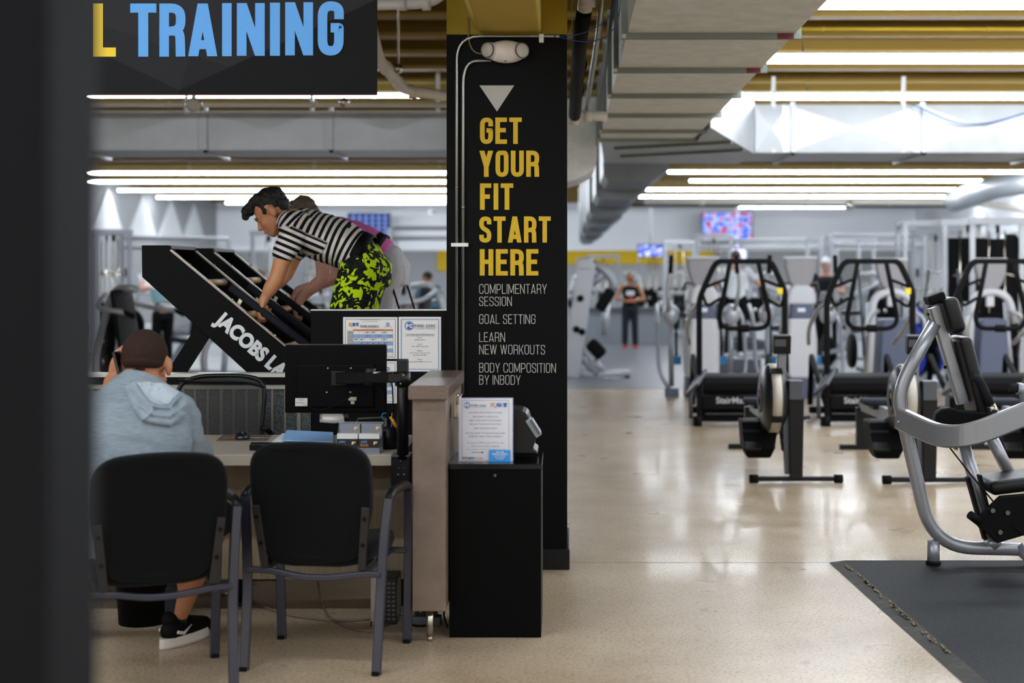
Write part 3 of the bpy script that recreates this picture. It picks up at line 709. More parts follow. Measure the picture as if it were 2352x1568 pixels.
def sheet(name, lab, px0, py0, px1, py1, D, cat='poster', th=.003, grp=None):
    t_ = thing(name, lab, cat, P((px0+px1)/2, (py0+py1)/2, D+th), 0, grp)
    mb = MB(); mb.box(P(px0, py1, D-th), P(px1, py0, D)); mb.build('sheet', 'paper', t_, world=True); return t_
def frame_lines(t_, px0, py0, px1, py1, D, wd, m):
    mb = MB()
    for a in ((px0, py0, px1, py0+wd), (px0, py1-wd, px1, py1), (px0, py0, px0+wd, py1), (px1-wd, py0, px1, py1)):
        mb.add([P(a[0], a[3], D), P(a[2], a[3], D), P(a[2], a[1], D), P(a[0], a[1], D)], [(0, 1, 2, 3)])
    mb.build('printed_border', m, t_, world=True, recalc=False)
def quad(mb, px0, py0, px1, py1, D):
    mb.add([P(px0, py1, D), P(px1, py1, D), P(px1, py0, D), P(px0, py0, D)], [(0, 1, 2, 3)])
PD = BY-.001; TD = PD-.0045
def pc_logo(t_, cx, cy, r, D, word_x1, sub=None):
    mb = MB(); n = 28
    mb.add([P(cx+r*math.cos(2*PI*k/n), cy-r*math.sin(2*PI*k/n), D) for k in range(n)], [tuple(range(n))]); mb.build('logo_disc', 'blue_ink', t_, world=True, recalc=False)
    mb = MB(); rr = r*.86; ri = r*.78
    for k in range(n):
        a, b = 2*PI*k/n, 2*PI*(k+1)/n
        mb.add([P(cx+rr*math.cos(a), cy-rr*math.sin(a), D-.0004), P(cx+rr*math.cos(b), cy-rr*math.sin(b), D-.0004), P(cx+ri*math.cos(b), cy-ri*math.sin(b), D-.0004), P(cx+ri*math.cos(a), cy-ri*math.sin(a), D-.0004)], [(0, 1, 2, 3)])
    mb.build('logo_ring', 'paper', t_, world=True)
    lettering('PC', X(cx-r*.68, D), X(cx+r*.68, D), Z(cy+r*.42, D), Z(cy-r*.42, D), D-.0006, .2, 'logo_letters', 'paper', t_)
    if word_x1:
        s_ = r*.62; lettering('PURE CORE', X(cx+r*1.12, D), X(word_x1, D), Z(cy+s_*.5, D), Z(cy-s_*.5, D), D-.0004, .14, 'logo_word', 'grey_ink', t_, gap=.18)
        small_text([('Personal Training', X((cx+r+word_x1)/2, D), Z(cy+r*.75, D), D-.0004, r*.45*D/F, 'C', X(word_x1, D)-X(cx+r*1.5, D))], 'logo_tagline', 'sky_ink', t_)
def xgt(t_, x0, x1, y0, y1, D):
    h = y1-y0; w_ = x1-x0; mb = MB()
    mb.add([P(x0, y0, D), P(x0+w_*.13, y0, D), P(x0+w_*.42, y1+h*.3, D), P(x0+w_*.29, y1+h*.3, D)], [(0, 3, 2, 1)])
    mb.add([P(x0+w_*.2, y0, D-.0002), P(x0+w_*.34, y0, D-.0002), P(x0+w_*.14, y1, D-.0002), P(x0-w_*.01, y1, D-.0002)], [(0, 3, 2, 1)])
    mb.build('logo_x', 'orange', t_, world=True)
    lettering('GT', X(x0+w_*.38, D), X(x1, D), Z(y1, D), Z(y0, D), D-.0003, .24, 'logo_gt', 'blue_ink', t_, gap=.08)
# class schedule poster
t1 = sheet('class_schedule', 'white class schedule poster with coloured grid, on the black board above the monitor', 788, 728, 913, 824, PD)
frame_lines(t1, 792.5, 732, 908.5, 820, TD, .8, 'grey_ink')
xgt(t1, 800, 824, 741, 748.5, TD)
M['ink'] = mat('dark_ink', '3c3a40', .7)
lettering('CLASS SCHEDULE', X(828, TD), X(872, TD), Z(751.5, TD), Z(746.5, TD), TD, .17, 'poster_title', 'ink', t1, gap=.12)
small_text([('PURE CORE PERSONAL TRAINING XGT CLASSES', X(850, TD), Z(735.2, TD), TD, .006, 'C', X(874, TD)-X(826, TD)), ('Class Schedule Scottsdale', X(850, TD), Z(738.6, TD), TD, .006, 'C', X(868, TD)-X(832, TD))], 'poster_small_print', 'grey_ink', t1)
pc_logo(t1, 890.5, 745, 4.6, TD, None)
small_text([('PURE CORE', X(890.5, TD), Z(751.5, TD), TD, .005, 'C', X(900, TD)-X(881, TD))], 'logo_word', 'grey_ink', t1)
def grid(t_, y0, rows_, D, x0=798, x1=902.5, hdr=True):
    cw = (x1-x0)/8; mb = MB()
    if hdr: quad(mb, x0+cw, y0, x1, y0+3.6, D); mb.build('grid_header', mat('header_ink', 'c8764a', .7) if 'header_ink' not in bpy.data.materials else bpy.data.materials['header_ink'], t_, world=True, recalc=False)
    mb = MB()
    for k in range(1, rows_, 2): quad(mb, x0+cw, y0+3.6+k*8.2, x1, y0+3.6+(k+1)*8.2, D)
    mb.build('grid_bands', 'sky_ink', t_, world=True, recalc=False)
    mb = MB()
    for k in range(rows_): quad(mb, x0, y0+3.6+k*8.2+.4, x0+cw, y0+3.6+(k+1)*8.2, D)
    mb.build('grid_times', mat('time_cell', 'a8a8a6', .7) if 'time_cell' not in bpy.data.materials else bpy.data.materials['time_cell'], t_, world=True, recalc=False)
    mb = MB()
    for k in range(9): quad(mb, x0+k*cw-.2, y0, x0+k*cw+.2, y0+3.6+rows_*8.2, D-.0003)
    for k in range(rows_+1): quad(mb, x0, y0+3.6+k*8.2-.2, x1, y0+3.6+k*8.2+.2, D-.0003)
    mb.build('grid_lines', 'grey_ink', t_, world=True, recalc=False)
    pat = ['0011010', '0010101', '1101010', '0111110', '0101010', '0010100', '0011010', '0110100']
    m1 = MB(); m2 = MB()
    for r_ in range(rows_):
        for c_ in range(7):
            if pat[r_ % 8][c_] == '1':
                cx = x0+(c_+1.5)*cw; cy = y0+3.6+r_*8.2+3.6
                for e in (-1, 1):
                    m1.add([P(cx-4.4, cy-e*1.6, D-.0005), P(cx-3.6, cy-e*1.6, D-.0005), P(cx-1.2, cy+e*1.6, D-.0005), P(cx-2.2, cy+e*1.6, D-.0005)], [(0, 1, 2, 3)])
                quad(m2, cx-1.4, cy-1.5, cx+1, cy+1.5, D-.0005); quad(m2, cx+1.6, cy-1.5, cx+4.4, cy-.7, D-.0005); quad(m2, cx+2.6, cy-.7, cx+3.4, cy+1.5, D-.0005)
    m1.build('grid_marks_orange', 'orange', t_, world=True); m2.build('grid_marks_blue', 'blue_ink', t_, world=True)
    small_text([('%d:%02d %s' % ((5+i) % 12+1, 30*(i % 2), 'AM'), X(x0+cw/2, D), Z(y0+3.6+i*8.2+5, D), D-.0003, .005, 'C', X(x0+cw*.85, D)-X(x0+cw*.15, D)) for i in range(rows_)], 'grid_hours', 'ink', t_)
grid(t1, 756, 7, TD)
t2 = sheet('schedule_notice', 'second schedule sheet below the class schedule, mostly behind the monitor arm', 788, 829, 912, 926, PD)
frame_lines(t2, 792.5, 833, 907.5, 922, TD, .8, 'grey_ink'); pc_logo(t2, 891, 847, 4.6, TD, None); grid(t2, 868, 5, TD); 
t3 = sheet('information_notice', 'customer service information notice with blue border and round blue logo', 915.5, 727.5, 1013, 853, PD)
frame_lines(t3, 920.5, 732, 1008.5, 849, TD, 1.1, 'sky_ink'); frame_lines(t3, 922.5, 734, 1006.5, 847, TD, .4, 'blue_ink')
pc_logo(t3, 940, 748, 10.8, TD, 1001)
L3 = lambda s_, y_, w2, sz=.0085: (s_, X(964.5, TD), Z(y_, TD), TD, sz, 'C', w2*TD/F)
small_text([L3('CUSTOMER SERVICE INFORMATION', 770, 66, .011)], 'notice_title', 'ink', t3)
small_text([L3('Phone:', 776.5, 11), L3('Hours:', 791.5, 11), L3('Address:', 806.5, 13), L3('Email:', 826.5, 10)], 'notice_headings', 'ink', t3)
small_text([L3('(480) 000-4215', 781.5, 24), L3('5AM - 8PM Sunday-Daily', 796.5, 39), L3('9015 E Cactus Road Suite 4215', 811.5, 47), L3('Scottsdale, AZ 85254', 816.5, 32), L3('customerservice@purecore.com', 831.5, 53)], 'notice_lines', 'grey_ink', t3)
mb = MB(); quad(mb, 932, 771, 997, 771.5, TD); mb.build('title_rule', 'ink', t3, world=True, recalc=False)

# ---- divider with speckled counter
dv = thing('reception_divider', 'narrow stone-clad reception divider with a speckled brown counter top', 'divider', (-.56, 6.2, 0))
mb = MB(); mb.box((-.627, 5.80, .135), (-.49, 6.66, 1.0)); mb.build('divider_panel', 'stone', dv, world=True, bevel=.004)
mb = MB(); mb.box((-.641, 5.765, 1.0), (-.478, 6.68, 1.058)); mb.build('countertop', 'counter', dv, world=True, bevel=.006)
for y in (5.86, 6.58):
    mb = MB(); mb.cyl((-.56, y, .02), (-.56, y, .137), .0155, seg=18); mb.cyl((-.56, y, 0), (-.56, y, .024), .012, seg=14); mb.build('leg', 'chrome', dv, world=True)
# ---- desk
DF, DB = 6.07, 6.81
DX0, DX1 = -3.1, X(921, 6.07)
dk = thing('reception_desk', 'long taupe laminate desk with a wood-grain front panel', 'desk', (-1.6, 6.4, 0))
mb = MB(); mb.box((DX0, DF, .692), (DX1, DB, .74)); mb.build('desk_top', 'desk_top', dk, world=True, bevel=.003)
mb = MB(); mb.box((DX0+.02, 6.32, .155), (DX1-.01, 6.345, .692)); mb.build('front_panel', 'desk_panel', dk, world=True)
for x in (DX0+.05, X(540, 6.4), DX1-.05):
    mb = MB(); mb.cyl((x, 6.5, 0), (x, 6.5, .692), .02, seg=14); mb.cyl((x, 6.5, 0), (x, 6.5, .015), .03, seg=14); mb.build('leg', 'black_metal', dk, world=True)
# ---- pedestal
pe = thing('pedestal_cabinet', 'plain black cabinet standing between the divider and the column', 'cabinet', (-.295, 6.1, 0))
mb = MB(); mb.box((-.485, 5.91, .0), (-.103, 6.30, .70)); mb.build('cabinet_body', mat('black_laminate', '060607', .45, spec=.06), pe, world=True, bevel=.002)
mb = MB(); mb.box((-.488, 5.905, .70), (-.100, 6.31, .722)); mb.build('cabinet_top', mat('black_gloss_top', '0a0b0d', .15, spec=.35), pe, world=True, bevel=.002)
mb = MB(); mb.cyl((X(1137, 5.9), 5.912, Z(1092, 5.9)), (X(1137, 5.9), 5.903, Z(1092, 5.9)), .006, seg=12); mb.build('lock', 'grey_dark', pe, world=True)
# ---- sign in acrylic stand
SD = 5.99
sg = thing('sign_holder', 'clear acrylic stand holding a white training flyer with a blue card', 'sign', P(1115, 1065, SD))
mb = MB(); mb.box(P(1055, 1062, SD+.001), P(1176.5, 915, SD+.003)); mb.build('flyer', 'paper', sg, world=True)
mb = MB(); mb.box((X(1052.5, SD), SD-.0035, .7225), (X(1179, SD), SD-.0015, Z(913, SD))); mb.box((X(1052.5, SD), SD+.004, .7225), (X(1179, SD), SD+.006, Z(913, SD))); mb.box((X(1052.5, SD), SD-.002, .7225), (X(1179, SD), SD+.085, .7255)); mb.build('acrylic_stand', 'glass', sg, world=True)
FD = SD; 
mb = MB(); D_ = FD
frame_lines(sg, 1061, 919, 1169, 1057, FD, .8, mat('maroon_ink', '7a4a58', .7))
pc_logo(sg, 1073, 930.5, 8, FD, 1118); xgt(sg, 1124, 1166, 925, 934, FD)
LF = lambda s_, y_, w2, sz=.009, cx=1115: (s_, X(cx, FD), Z(y_, FD), FD, sz, 'C', w2*FD/F)
small_text([LF('HOW ARE YOUR WORKOUTS GOING?', 949, 78), LF('STRUGGLING TO SEE RESULTS?', 958.5, 59), LF('NEED TO LEARN HOW TO USE MACHINES?', 967, 74), LF('FEEL LIKE YOU HAVE HIT A PLATEAU?', 975.5, 72), LF('NEED SOME NEW GOALS?', 985, 54), LF('DO YOU WANT TO HAVE FUN BLASTING', 996.5, 90, .01), LF('SOME FAT AND LOSING WEIGHT?!', 1004, 78, .01)], 'flyer_capitals', 'ink', sg)
small_text([LF('Set up your FREE session with me and', 1018, 84, .0095), LF('we can accomplish anything!', 1026, 64, .0095), LF('Promise a bargain to give a card & choose our world!', 1033, 90, .0075)], 'flyer_lines', 'grey_ink', sg)
mb = MB(); quad(mb, 1083, 1038, 1107, 1039.4, FD); mb.add([P(1106, 1041.2, FD), P(1113, 1038.7, FD), P(1106, 1036.2, FD)], [(0, 1, 2)]); mb.build('arrow', mat('arrow_ink', '4a1c24', .7), sg, world=True, recalc=False)
small_text([('FITNESS', X(1062, FD), Z(1054.5, FD), FD, .013, 'L', 27*FD/F, .0008)], 'logo_fitness', 'ink', sg)
small_text([('$10', X(1096, FD), Z(1054.5, FD), FD, .013, 'L', 13*FD/F, .0008)], 'logo_ten', 'orange', sg)
mb = MB(); c = P(1092, 1051.5, FD); mb.cyl(c, c+Vector((0, -.0004, 0)), .0045, seg=12); mb.build('logo_dot', mat('logo_blue', '2aa6e0', .6), sg, world=True)
CDD = SD-.006
bc = thing('business_card', 'bright blue card pocket stuck on the lower corner of the flyer stand', 'card', P(1147, 1062, CDD))
mb = MB(); mb.box(P(1123, 1062, CDD-.002), P(1172, 1033, CDD)); mb.build('card', mat('bright_blue_card', '2f96e4', .4), bc, world=True, bevel=.004)
small_text([(a, X(1148, CDD-.003), Z(y_, CDD-.003), CDD-.003, .008, 'C', w2*CDD/F, b_) for a, y_, w2, b_ in (('PURE CORE', 1039.5, 18, .0003), ('PERSONAL TRAINING', 1044, 35, .0003), ('SCOTTSDALE', 1048, 26, 0), ('4215 CACTUS ROAD', 1051.5, 23, 0), ('FITNESS', 1055, 17, 0))], 'card_text', 'paper', bc)
# scanner / printer behind
pr = thing('receipt_printer', 'black desktop printer with a tilted silver flap on the black cabinet', 'printer', (X(1200, 6.13), 6.13, .722))
prof = [(1120, 1044), (1120, 948), (1136, 944), (1180, 941), (1200, 944), (1211, 950), (1217, 968), (1236, 996), (1230, 1012), (1224, 1030), (1234, 1036), (1236, 1044)]
mb = MB(); mb.prism([(X(a, 6.05), max(.7225, Z(b, 6.05))) for a, b in prof], 6.05, 6.28); mb.build('printer_body', 'black_plastic', pr, world=True, bevel=.008)
mb = MB(); mb.bar(P(1213, 962, 6.045), P(1238, 1000, 6.045), .026, .07, (0, 1, 0)); mb.build('paper_flap', mat('flap_grey', '8b8f92', .3), pr, world=True, bevel=.003)
mb = MB(); mb.bar(P(1220, 962, 6.03), P(1240, 994, 6.03), .012, .1, (0, 1, 0)); mb.build('flap_window', 'grey_dark', pr, world=True)
# crumpled tape dispenser fastened to the divider side
t_ = thing('tape_dispenser', 'small white tape roll and clips hanging on the divider side', 'tape dispenser', (-.47, 6.1, .95))
mb = MB(); mb.cyl((-.478, 6.05, .93), (-.452, 6.05, .93), .034, seg=18); mb.build('tape_roll', 'paper', t_, world=True)
mb = MB(); mb.tube(rpath([(-.47, 6.0, .99), (-.455, 6.02, 1.0), (-.45, 6.04, .96), (-.46, 6.0, .965), (-.44, 6.0, 1.005)], .01), .004, 6); mb.build('clip', 'chrome', t_, world=True)
mb = MB(); mb.cbox((-.468, 5.99, .955), (.006, .01, .09)); mb.build('holder', mat('tan_card', 'b39a62', .6), t_, world=True)

# ---- monitor on arm
MD = 6.30
mo = thing('computer_monitor', 'black computer monitor seen from behind on a swing arm', 'monitor', P(771, 870, MD))
mb = MB(); mb.box(P(654, 948, MD), P(889, 791, MD+.03)); mb.build('monitor_back', 'screen_black', mo, world=True, bevel=.006)
mb = MB(); mb.box(P(655, 791.5, MD+.004), P(888, 790, MD+.03)); mb.build('monitor_bezel', 'grey_dark', mo, world=True)
mb = MB(); mb.box(P(680, 936, MD-.014), P(860, 836, MD+.002)); mb.build('rear_hump', 'screen_black', mo, world=True, bevel=.006)
for px, py in ((753, 845.5), (806, 845.5), (750.5, 901), (804.5, 900.5)):
    mb = MB(); c = P(px, py, MD-.014); mb.ball(c, (.0042, .003, .0042), 10, 6); mb.build('screw', 'bolt', mo, world=True)
mb = MB(); mb.box(P(760, 886, MD-.022), P(795, 852, MD-.012)); mb.build('mount_plate', 'black_metal', mo, world=True, bevel=.003)
mb = MB(); mb.box(P(678, 932.5, MD-.0155), P(706, 914, MD-.0145)); lb = mb.build('rating_label', 'label_white', mo, world=True)
small_text([('MODEL', X(687, MD-.016), Z(919, MD), MD-.016, .008, 'L', .02), ('100-240V', X(680, MD-.016), Z(925, MD), MD-.016, .007, 'L', .035), ('S/N', X(695, MD-.016), Z(930, MD), MD-.016, .007, 'L', .014)], 'label_print', 'ink', lb)
mb = MB(); mb.box(P(800, 920, MD-.03), P(820, 911, MD-.012)); mb.box(P(805, 928, MD-.028), P(815, 920, MD-.014)); mb.build('video_plug', mat('plug_beige', 'a9a38c', .5), mo, world=True, bevel=.002)
mb = MB(); mb.tube(rpath([P(706, 930, MD-.02), P(716, 937, MD-.03), P(732, 942, MD-.04), P(760, 935, MD-.05), P(805, 912, MD-.08), P(820, 890, MD-.1), P(836, 878, MD-.1)], .02), .0025, 8); mb.build('power_cable', 'rubber', mo, world=True)
PX, PY_ = X(925, 6.0), 6.0
am = thing('monitor_arm', 'black monitor arm pole clamped to the desk edge beside the divider', 'monitor arm', (PX, PY_, .74))
mb = MB(); mb.cyl((PX, PY_, .73), (PX, PY_, Z(828, PY_)), .0245, seg=24); mb.build('pole', 'black_metal', am, world=True)
mb = MB(); mb.box((PX-.022, PY_-.03, Z(855, 6)), (PX+.024, PY_+.02, Z(824, 6))); mb.build('cable_cap', 'black_plastic', am, world=True, bevel=.006)
mb = MB(); mb.cyl((PX, PY_, Z(886, 6)), (PX, PY_, Z(853, 6)), .033, seg=24); mb.cbox((PX-.03, PY_-.02, Z(866, 6)), (.05, .04, .03)); cl = mb.build('arm_collar', 'black_metal', am, world=True)
for px, py in ((927, 861), (920, 881)):
    mb = MB(); mb.ball(P(px, py, PY_-.04), .0035, 8, 6); mb.build('screw', 'bolt', cl, world=True)
e0 = Vector((PX-.02, PY_, Z(866, 6))); e1 = P(850, 866, 6.12); e2 = P(779, 868, 6.275)
mb = MB(); mb.bar(e0, e1, .045, .05, (0, 1, 0)); mb.build('lower_arm', 'black_metal', am, world=True, bevel=.006)
mb = MB(); mb.bar(e1, e2, .05, .045, (0, 1, 0)); mb.cyl(e1-Vector((0, 0, .035)), e1+Vector((0, 0, .04)), .024, seg=16); mb.build('upper_arm', 'black_metal', am, world=True, bevel=.006)
mb = MB(); mb.cbox(P(867, 855.5, 6.07), (.034, .03, .006)); mb.build('arm_cover', mat('light_plastic', 'b5b5b2', .25), am, world=True, bevel=.002)
mb = MB(); mb.box(P(884, 877, 6.04), P(908, 865, 6.045)); lb = mb.build('warning_label', 'label_white', am, world=True)
mb = MB(); mb.box(P(884, 867.5, 6.038), P(898, 865, 6.0405)); mb.box(P(906, 877, 6.038), P(909, 865, 6.0405)); mb.build('yellow_band', 'yellow_print', lb, world=True)
mb = MB(); mb.tube(rpath([P(895, 876, 6.08), P(901, 882, 6.08), P(903, 920, 6.08), P(902, 960, 6.1)], .03), .003, 8); mb.build('arm_cable', 'rubber', am, world=True)
mb = MB(); mb.tube(rpath([P(866, 886, 6.1), P(880, 905, 6.12), P(888, 940, 6.15), P(892, 975, 6.2)], .05), .003, 8); mb.build('arm_cable', 'rubber', am, world=True)
mb = MB(); mb.box((X(900, 6.02), 5.985, Z(1114, 6.02)), (X(943.5, 6.02), 6.045, .742)); mb.build('desk_clamp', 'black_metal', am, world=True, bevel=.003)
mb = MB(); mb.box((X(900, 6.02), 5.98, .742), (X(943.5, 6.02), 6.1, .748)); mb.build('clamp_plate', 'grey_dark', am, world=True, bevel=.002)
for px, py in ((920, 1058), (914.5, 1089), (928, 1089), (915, 1074), (928.5, 1074), (928, 1107)):
    mb = MB(); mb.ball(P(px, py, 5.984), .003 if py in (1058, 1089) else .0018, 8, 5); mb.build('clamp_screw', 'bolt', am, world=True)

# ---- things on the desk
ZT = .7405
def D_at(py, z=.74): return (EYE-z)*F/(py-VY)
def desk_poly(pts, z=ZT): return [(X(px, D_at(py)), D_at(py)) for px, py in pts]
t_ = thing('mouse_pad', 'thin mouse pad with orange and white print lying near the desk edge', 'mouse pad', (X(560, 6.6), 6.6, ZT))
mb = MB(); mb.prismz(desk_poly([(497, 1013), (610, 1013), (623, 1000), (512, 1000)]), ZT, ZT+.004); mb.build('pad', mat('pad_taupe', '5d534b', .6), t_, world=True)
R180 = Matrix.Translation((X(572, 6.62), 6.62, ZT+.0046)) @ Matrix.Rotation(PI, 4, 'Z') @ Matrix.Rotation(-PI/2, 4, 'X')
small_text([('FITNESS', 0, 0, 0, .035, 'R', .10, .001, Matrix.Translation((X(570, 6.65), 6.66, ZT+.0046)) @ Matrix.Rotation(PI, 4, 'Z') @ Matrix.Rotation(-PI/2, 4, 'X'))], 'pad_word', 'paper', t_)
small_text([('$10', 0, 0, 0, .035, 'L', .06, .001, Matrix.Translation((X(541, 6.65), 6.66, ZT+.0046)) @ Matrix.Rotation(PI, 4, 'Z') @ Matrix.Rotation(-PI/2, 4, 'X'))], 'pad_number', 'orange', t_)
t_ = thing('computer_mouse', 'black wireless mouse resting on the mouse pad', 'mouse', (X(557, 6.6), 6.6, ZT+.004))
mb = MB(); mb.ball((X(557, 6.6), 6.6, ZT+.01), (.034, .052, .03), 20, 12); mb.v = [Vector((v.x, v.y, max(v.z, ZT+.0045))) for v in mb.v]; mb.build('mouse_body', mat('mouse_shell', '17181d', .2, spec=.6), t_, world=True)
mb = MB(); mb.cyl((X(560, 6.6)-.004, 6.575, ZT+.034), (X(560, 6.6)+.004, 6.575, ZT+.034), .007, seg=12); mb.build('scroll_wheel', 'grey_dark', t_, world=True)
for k, (a, b) in enumerate(((622, 655), (628, 662), (634, 668), (640, 676))):
    mb = MB(); mb.prismz(desk_poly([(a, 1017-k*.5), (b+60, 1017-k*.5), (b+75, 996), (a+26, 996+k)]), ZT+k*.0025, ZT+k*.0025+.002)
    tag(mb.build('paper_sheet', 'paper', org=(X(a, 6.6), 6.6, ZT)), 'white sheet of paper fanned out under the blue folder', 'paper', 'papers fanned out beside the keyboard')
t_ = thing('blue_folder', 'light blue folder lying on the white papers', 'folder', (X(705, 6.6), 6.6, ZT+.012))
mb = MB(); mb.prismz(desk_poly([(647, 1018), (764, 1023), (765, 1000), (659, 995)]), ZT+.011, ZT+.016); mb.build('folder_cover', 'blue_paper', t_, world=True)
t_ = thing('keyboard', 'black keyboard standing at the near edge of the desk behind the chair', 'keyboard', (X(672, 6.2), 6.25, ZT))
mb = MB(); mb.prismx([(6.20, ZT+.0), (6.33, ZT+.0), (6.33, ZT+.012), (6.20, ZT+.030)], X(578, 6.25), X(768, 6.25)); mb.build('keyboard_base', 'black_plastic', t_, world=True, bevel=.005)
mb = MB()
for r_ in range(5):
    for c_ in range(17):
        x = X(585, 6.25)+c_*.0205; yy = 6.212+r_*.0225; zt = ZT+.030-(yy-6.20)/.13*.018
        mb.cbox((x, yy, zt+.003), (.016, .017, .006))
mb.build('keys', 'rubber', t_, world=True)['kind'] = 'stuff'
# white paper taped under monitor
mb = MB(); mb.loft([[P(734+u*70*(1 if v else .92), (950 if v == 0 else 972-6*abs(u-.45)), 6.33-.01*math.sin(u*5)) for u in [k/8 for k in range(9)]] for v in (0, 1)], cap=False)
o = mb.build('hanging_paper', 'paper', org=P(770, 950, 6.33)); md = o.modifiers.new('s', 'SOLIDIFY'); md.thickness = .0008
tag(o, 'curled white paper sticking out under the monitor', 'paper')
# business card holder
HD = D_at(1043)+.02
t_ = thing('card_holder', 'clear tiered acrylic business card holder at the desk corner', 'card holder', (X(822, HD), HD, ZT))
xa, xb = X(770, HD), X(871, HD); 
mb = MB()
for k in range(3):
    y0 = HD+k*.038; z0 = ZT+k*.028
    mb.box((xa, y0, z0), (xb, y0+.002, z0+.024)); mb.box((xa, y0, z0), (xb, y0+.038, z0+.002))
mb.box((xa-.002, HD+.112, ZT), (xb+.002, HD+.114, ZT+.125))
for x in (xa-.002, xb):
    mb.prismx([(HD, ZT), (HD+.114, ZT), (HD+.114, ZT+.12), (HD+.075, ZT+.08), (HD+.038, ZT+.052), (HD, ZT+.024)], x, x+.002)
mb.build('acrylic_tiers', 'glass', t_, world=True)
M['card_dark'] = mat('dark_card', '241a20', .5); M['card_grey'] = mat('grey_card_stack', '8f8c92', .5)
for k, row in enumerate(('front row', 'back row')):
    for j in (0, 1):
        x0 = xa+.006+j*.094; y0 = HD+.008+k*.076-(.0 if k else .0); z0 = ZT+.008+k*.056
        c_ = thing('business_cards', 'stack of %s business cards, %s of the clear holder, %s side' % ('dark printed' if k == 0 else 'pale grey', row, ('monitor', 'pole')[j]), 'business cards', (x0+.043, y0, z0))
        mb = MB(); mb.box((x0, y0, z0), (x0+.088, y0+.024, z0+.054)); mb.build('card_stack', 'card_dark' if k == 0 else 'card_grey', c_, world=True)
        if k == 0:
            mb = MB(); mb.box((x0, y0+.003, z0+.05), (x0+.088, y0+.032, z0+.075)); mb.build('card_backs', 'paper', c_, world=True)
        small_text([('JARED', x0+.008, z0+.038, y0-.0006, .011, 'L', .028, .0004)], 'card_name', 'sky_letter', c_)
        if k == 0: small_text([('PERSONAL TRAINER', x0+.006, z0+.028, y0-.0006, .007, 'L', .034, .0002), ('480 000 4215', x0+.006, z0+.021, y0-.0006, .007, 'L', .036, .0002)], 'card_lines', 'orange', c_)
        mb = MB(); mb.add([(x0+.062, y0-.0006, z0+.03), (x0+.069, y0-.0006, z0+.03), (x0+.072, y0-.0006, z0+.043), (x0+.065, y0-.0006, z0+.043)], [(0, 1, 2, 3)]); mb.build('card_mark', 'paper', c_, world=True, recalc=False)
        mb = MB(); mb.add([(x0+.071, y0-.0006, z0+.034), (x0+.077, y0-.0006, z0+.034), (x0+.081, y0-.0006, z0+.043), (x0+.074, y0-.0006, z0+.043)], [(0, 1, 2, 3)]); mb.build('card_mark', 'yellow_print', c_, world=True, recalc=False)
# desk organiser with pens
OY = 6.28
t_ = thing('pen_organizer', 'black mesh pen organizer behind the monitor pole', 'pen holder', (X(890, OY), OY, ZT))
mb = MB(); mb.lathe([(.0, .002), (.042, .002), (.044, .1), (.041, .1), (.039, .006), (0, .006)], (X(893, OY), OY, ZT), seg=24); mb.build('cup', 'black_metal', t_, world=True)
for px, tx, top, m_, lab in ((888, 880, 968, 'white_plastic', 'white pen leaning in the black organizer'), (897, 902, 948, 'blue_ink', 'blue pen standing in the black organizer'), (893, 886, 975, 'black_plastic', 'black marker with pale cap in the organizer')):
    a = Vector((X(px, OY), OY, ZT+.008)); b = P(tx, top, OY)
    p_ = thing('pen', lab, 'pen', a); mb = MB(); mb.cyl(a, a.lerp(b, .8), .004, seg=8); mb.build('barrel', m_, p_, world=True)
    mb = MB(); mb.cyl(a.lerp(b, .8), b, .0048, seg=8); mb.build('cap', 'white_plastic' if m_ != 'white_plastic' else 'grey_dark', p_, world=True)
t_ = thing('highlighter', 'orange highlighter leaning out of the organizer near the pole', 'highlighter', P(893, 1000, 6.2))
a, b = P(911, 981, 6.2), P(897, 956, 6.2)
mb = MB(); mb.cyl(a, b, .0075, seg=12); mb.build('barrel', mat('orange_plastic', 'e09a18', .4), t_, world=True)
mb = MB(); mb.cyl(b, b+(b-a).normalized()*.022, .006, seg=10); mb.build('cap', 'matte_black', t_, world=True)
mb = MB(); mb.cyl(a, P(914, 1000, 6.2), .004, seg=8); mb.build('tip', 'black_plastic', t_, world=True)
t_ = thing('scissors', 'scissors with blue handle loop in the organizer', 'scissors', P(885, 965, 6.25))
mb = MB(); mb.tube([P(884+7*math.cos(k*PI/5), 956+8*math.sin(k*PI/5), 6.25) for k in range(10)], .003, 8, closed=True); mb.build('handle_loop', mat('blue_plastic', '2f6f96', .4), t_, world=True)
mb = MB(); mb.bar(P(886, 963, 6.25), P(891, 1010, 6.26), .008, .002); mb.build('blade', 'chrome', t_, world=True)
t_ = thing('document_stand', 'black document stand with a pale edge behind the card holder', 'document stand', (X(850, 6.45), 6.45, ZT))
mb = MB(); mb.prismz([(X(818, 6.42), 6.42), (X(900, 6.42), 6.42), (X(900, 6.5), 6.6), (X(830, 6.5), 6.6)], ZT, ZT+.07); mb.build('stand_body', 'matte_black', t_, world=True)
mb = MB(); mb.bar(P(812, 985, 6.42), P(822, 961, 6.42), .004, .01); mb.bar(P(821, 961, 6.42), P(884, 958, 6.42), .005, .01); mb.bar(P(884, 958, 6.42), P(886, 1000, 6.42), .004, .01); mb.bar(P(812, 985, 6.42), P(806, 1005, 6.42), .004, .01); mb.build('stand_edge', mat('pale_metal_edge', '8e907c', .4), t_, world=True)

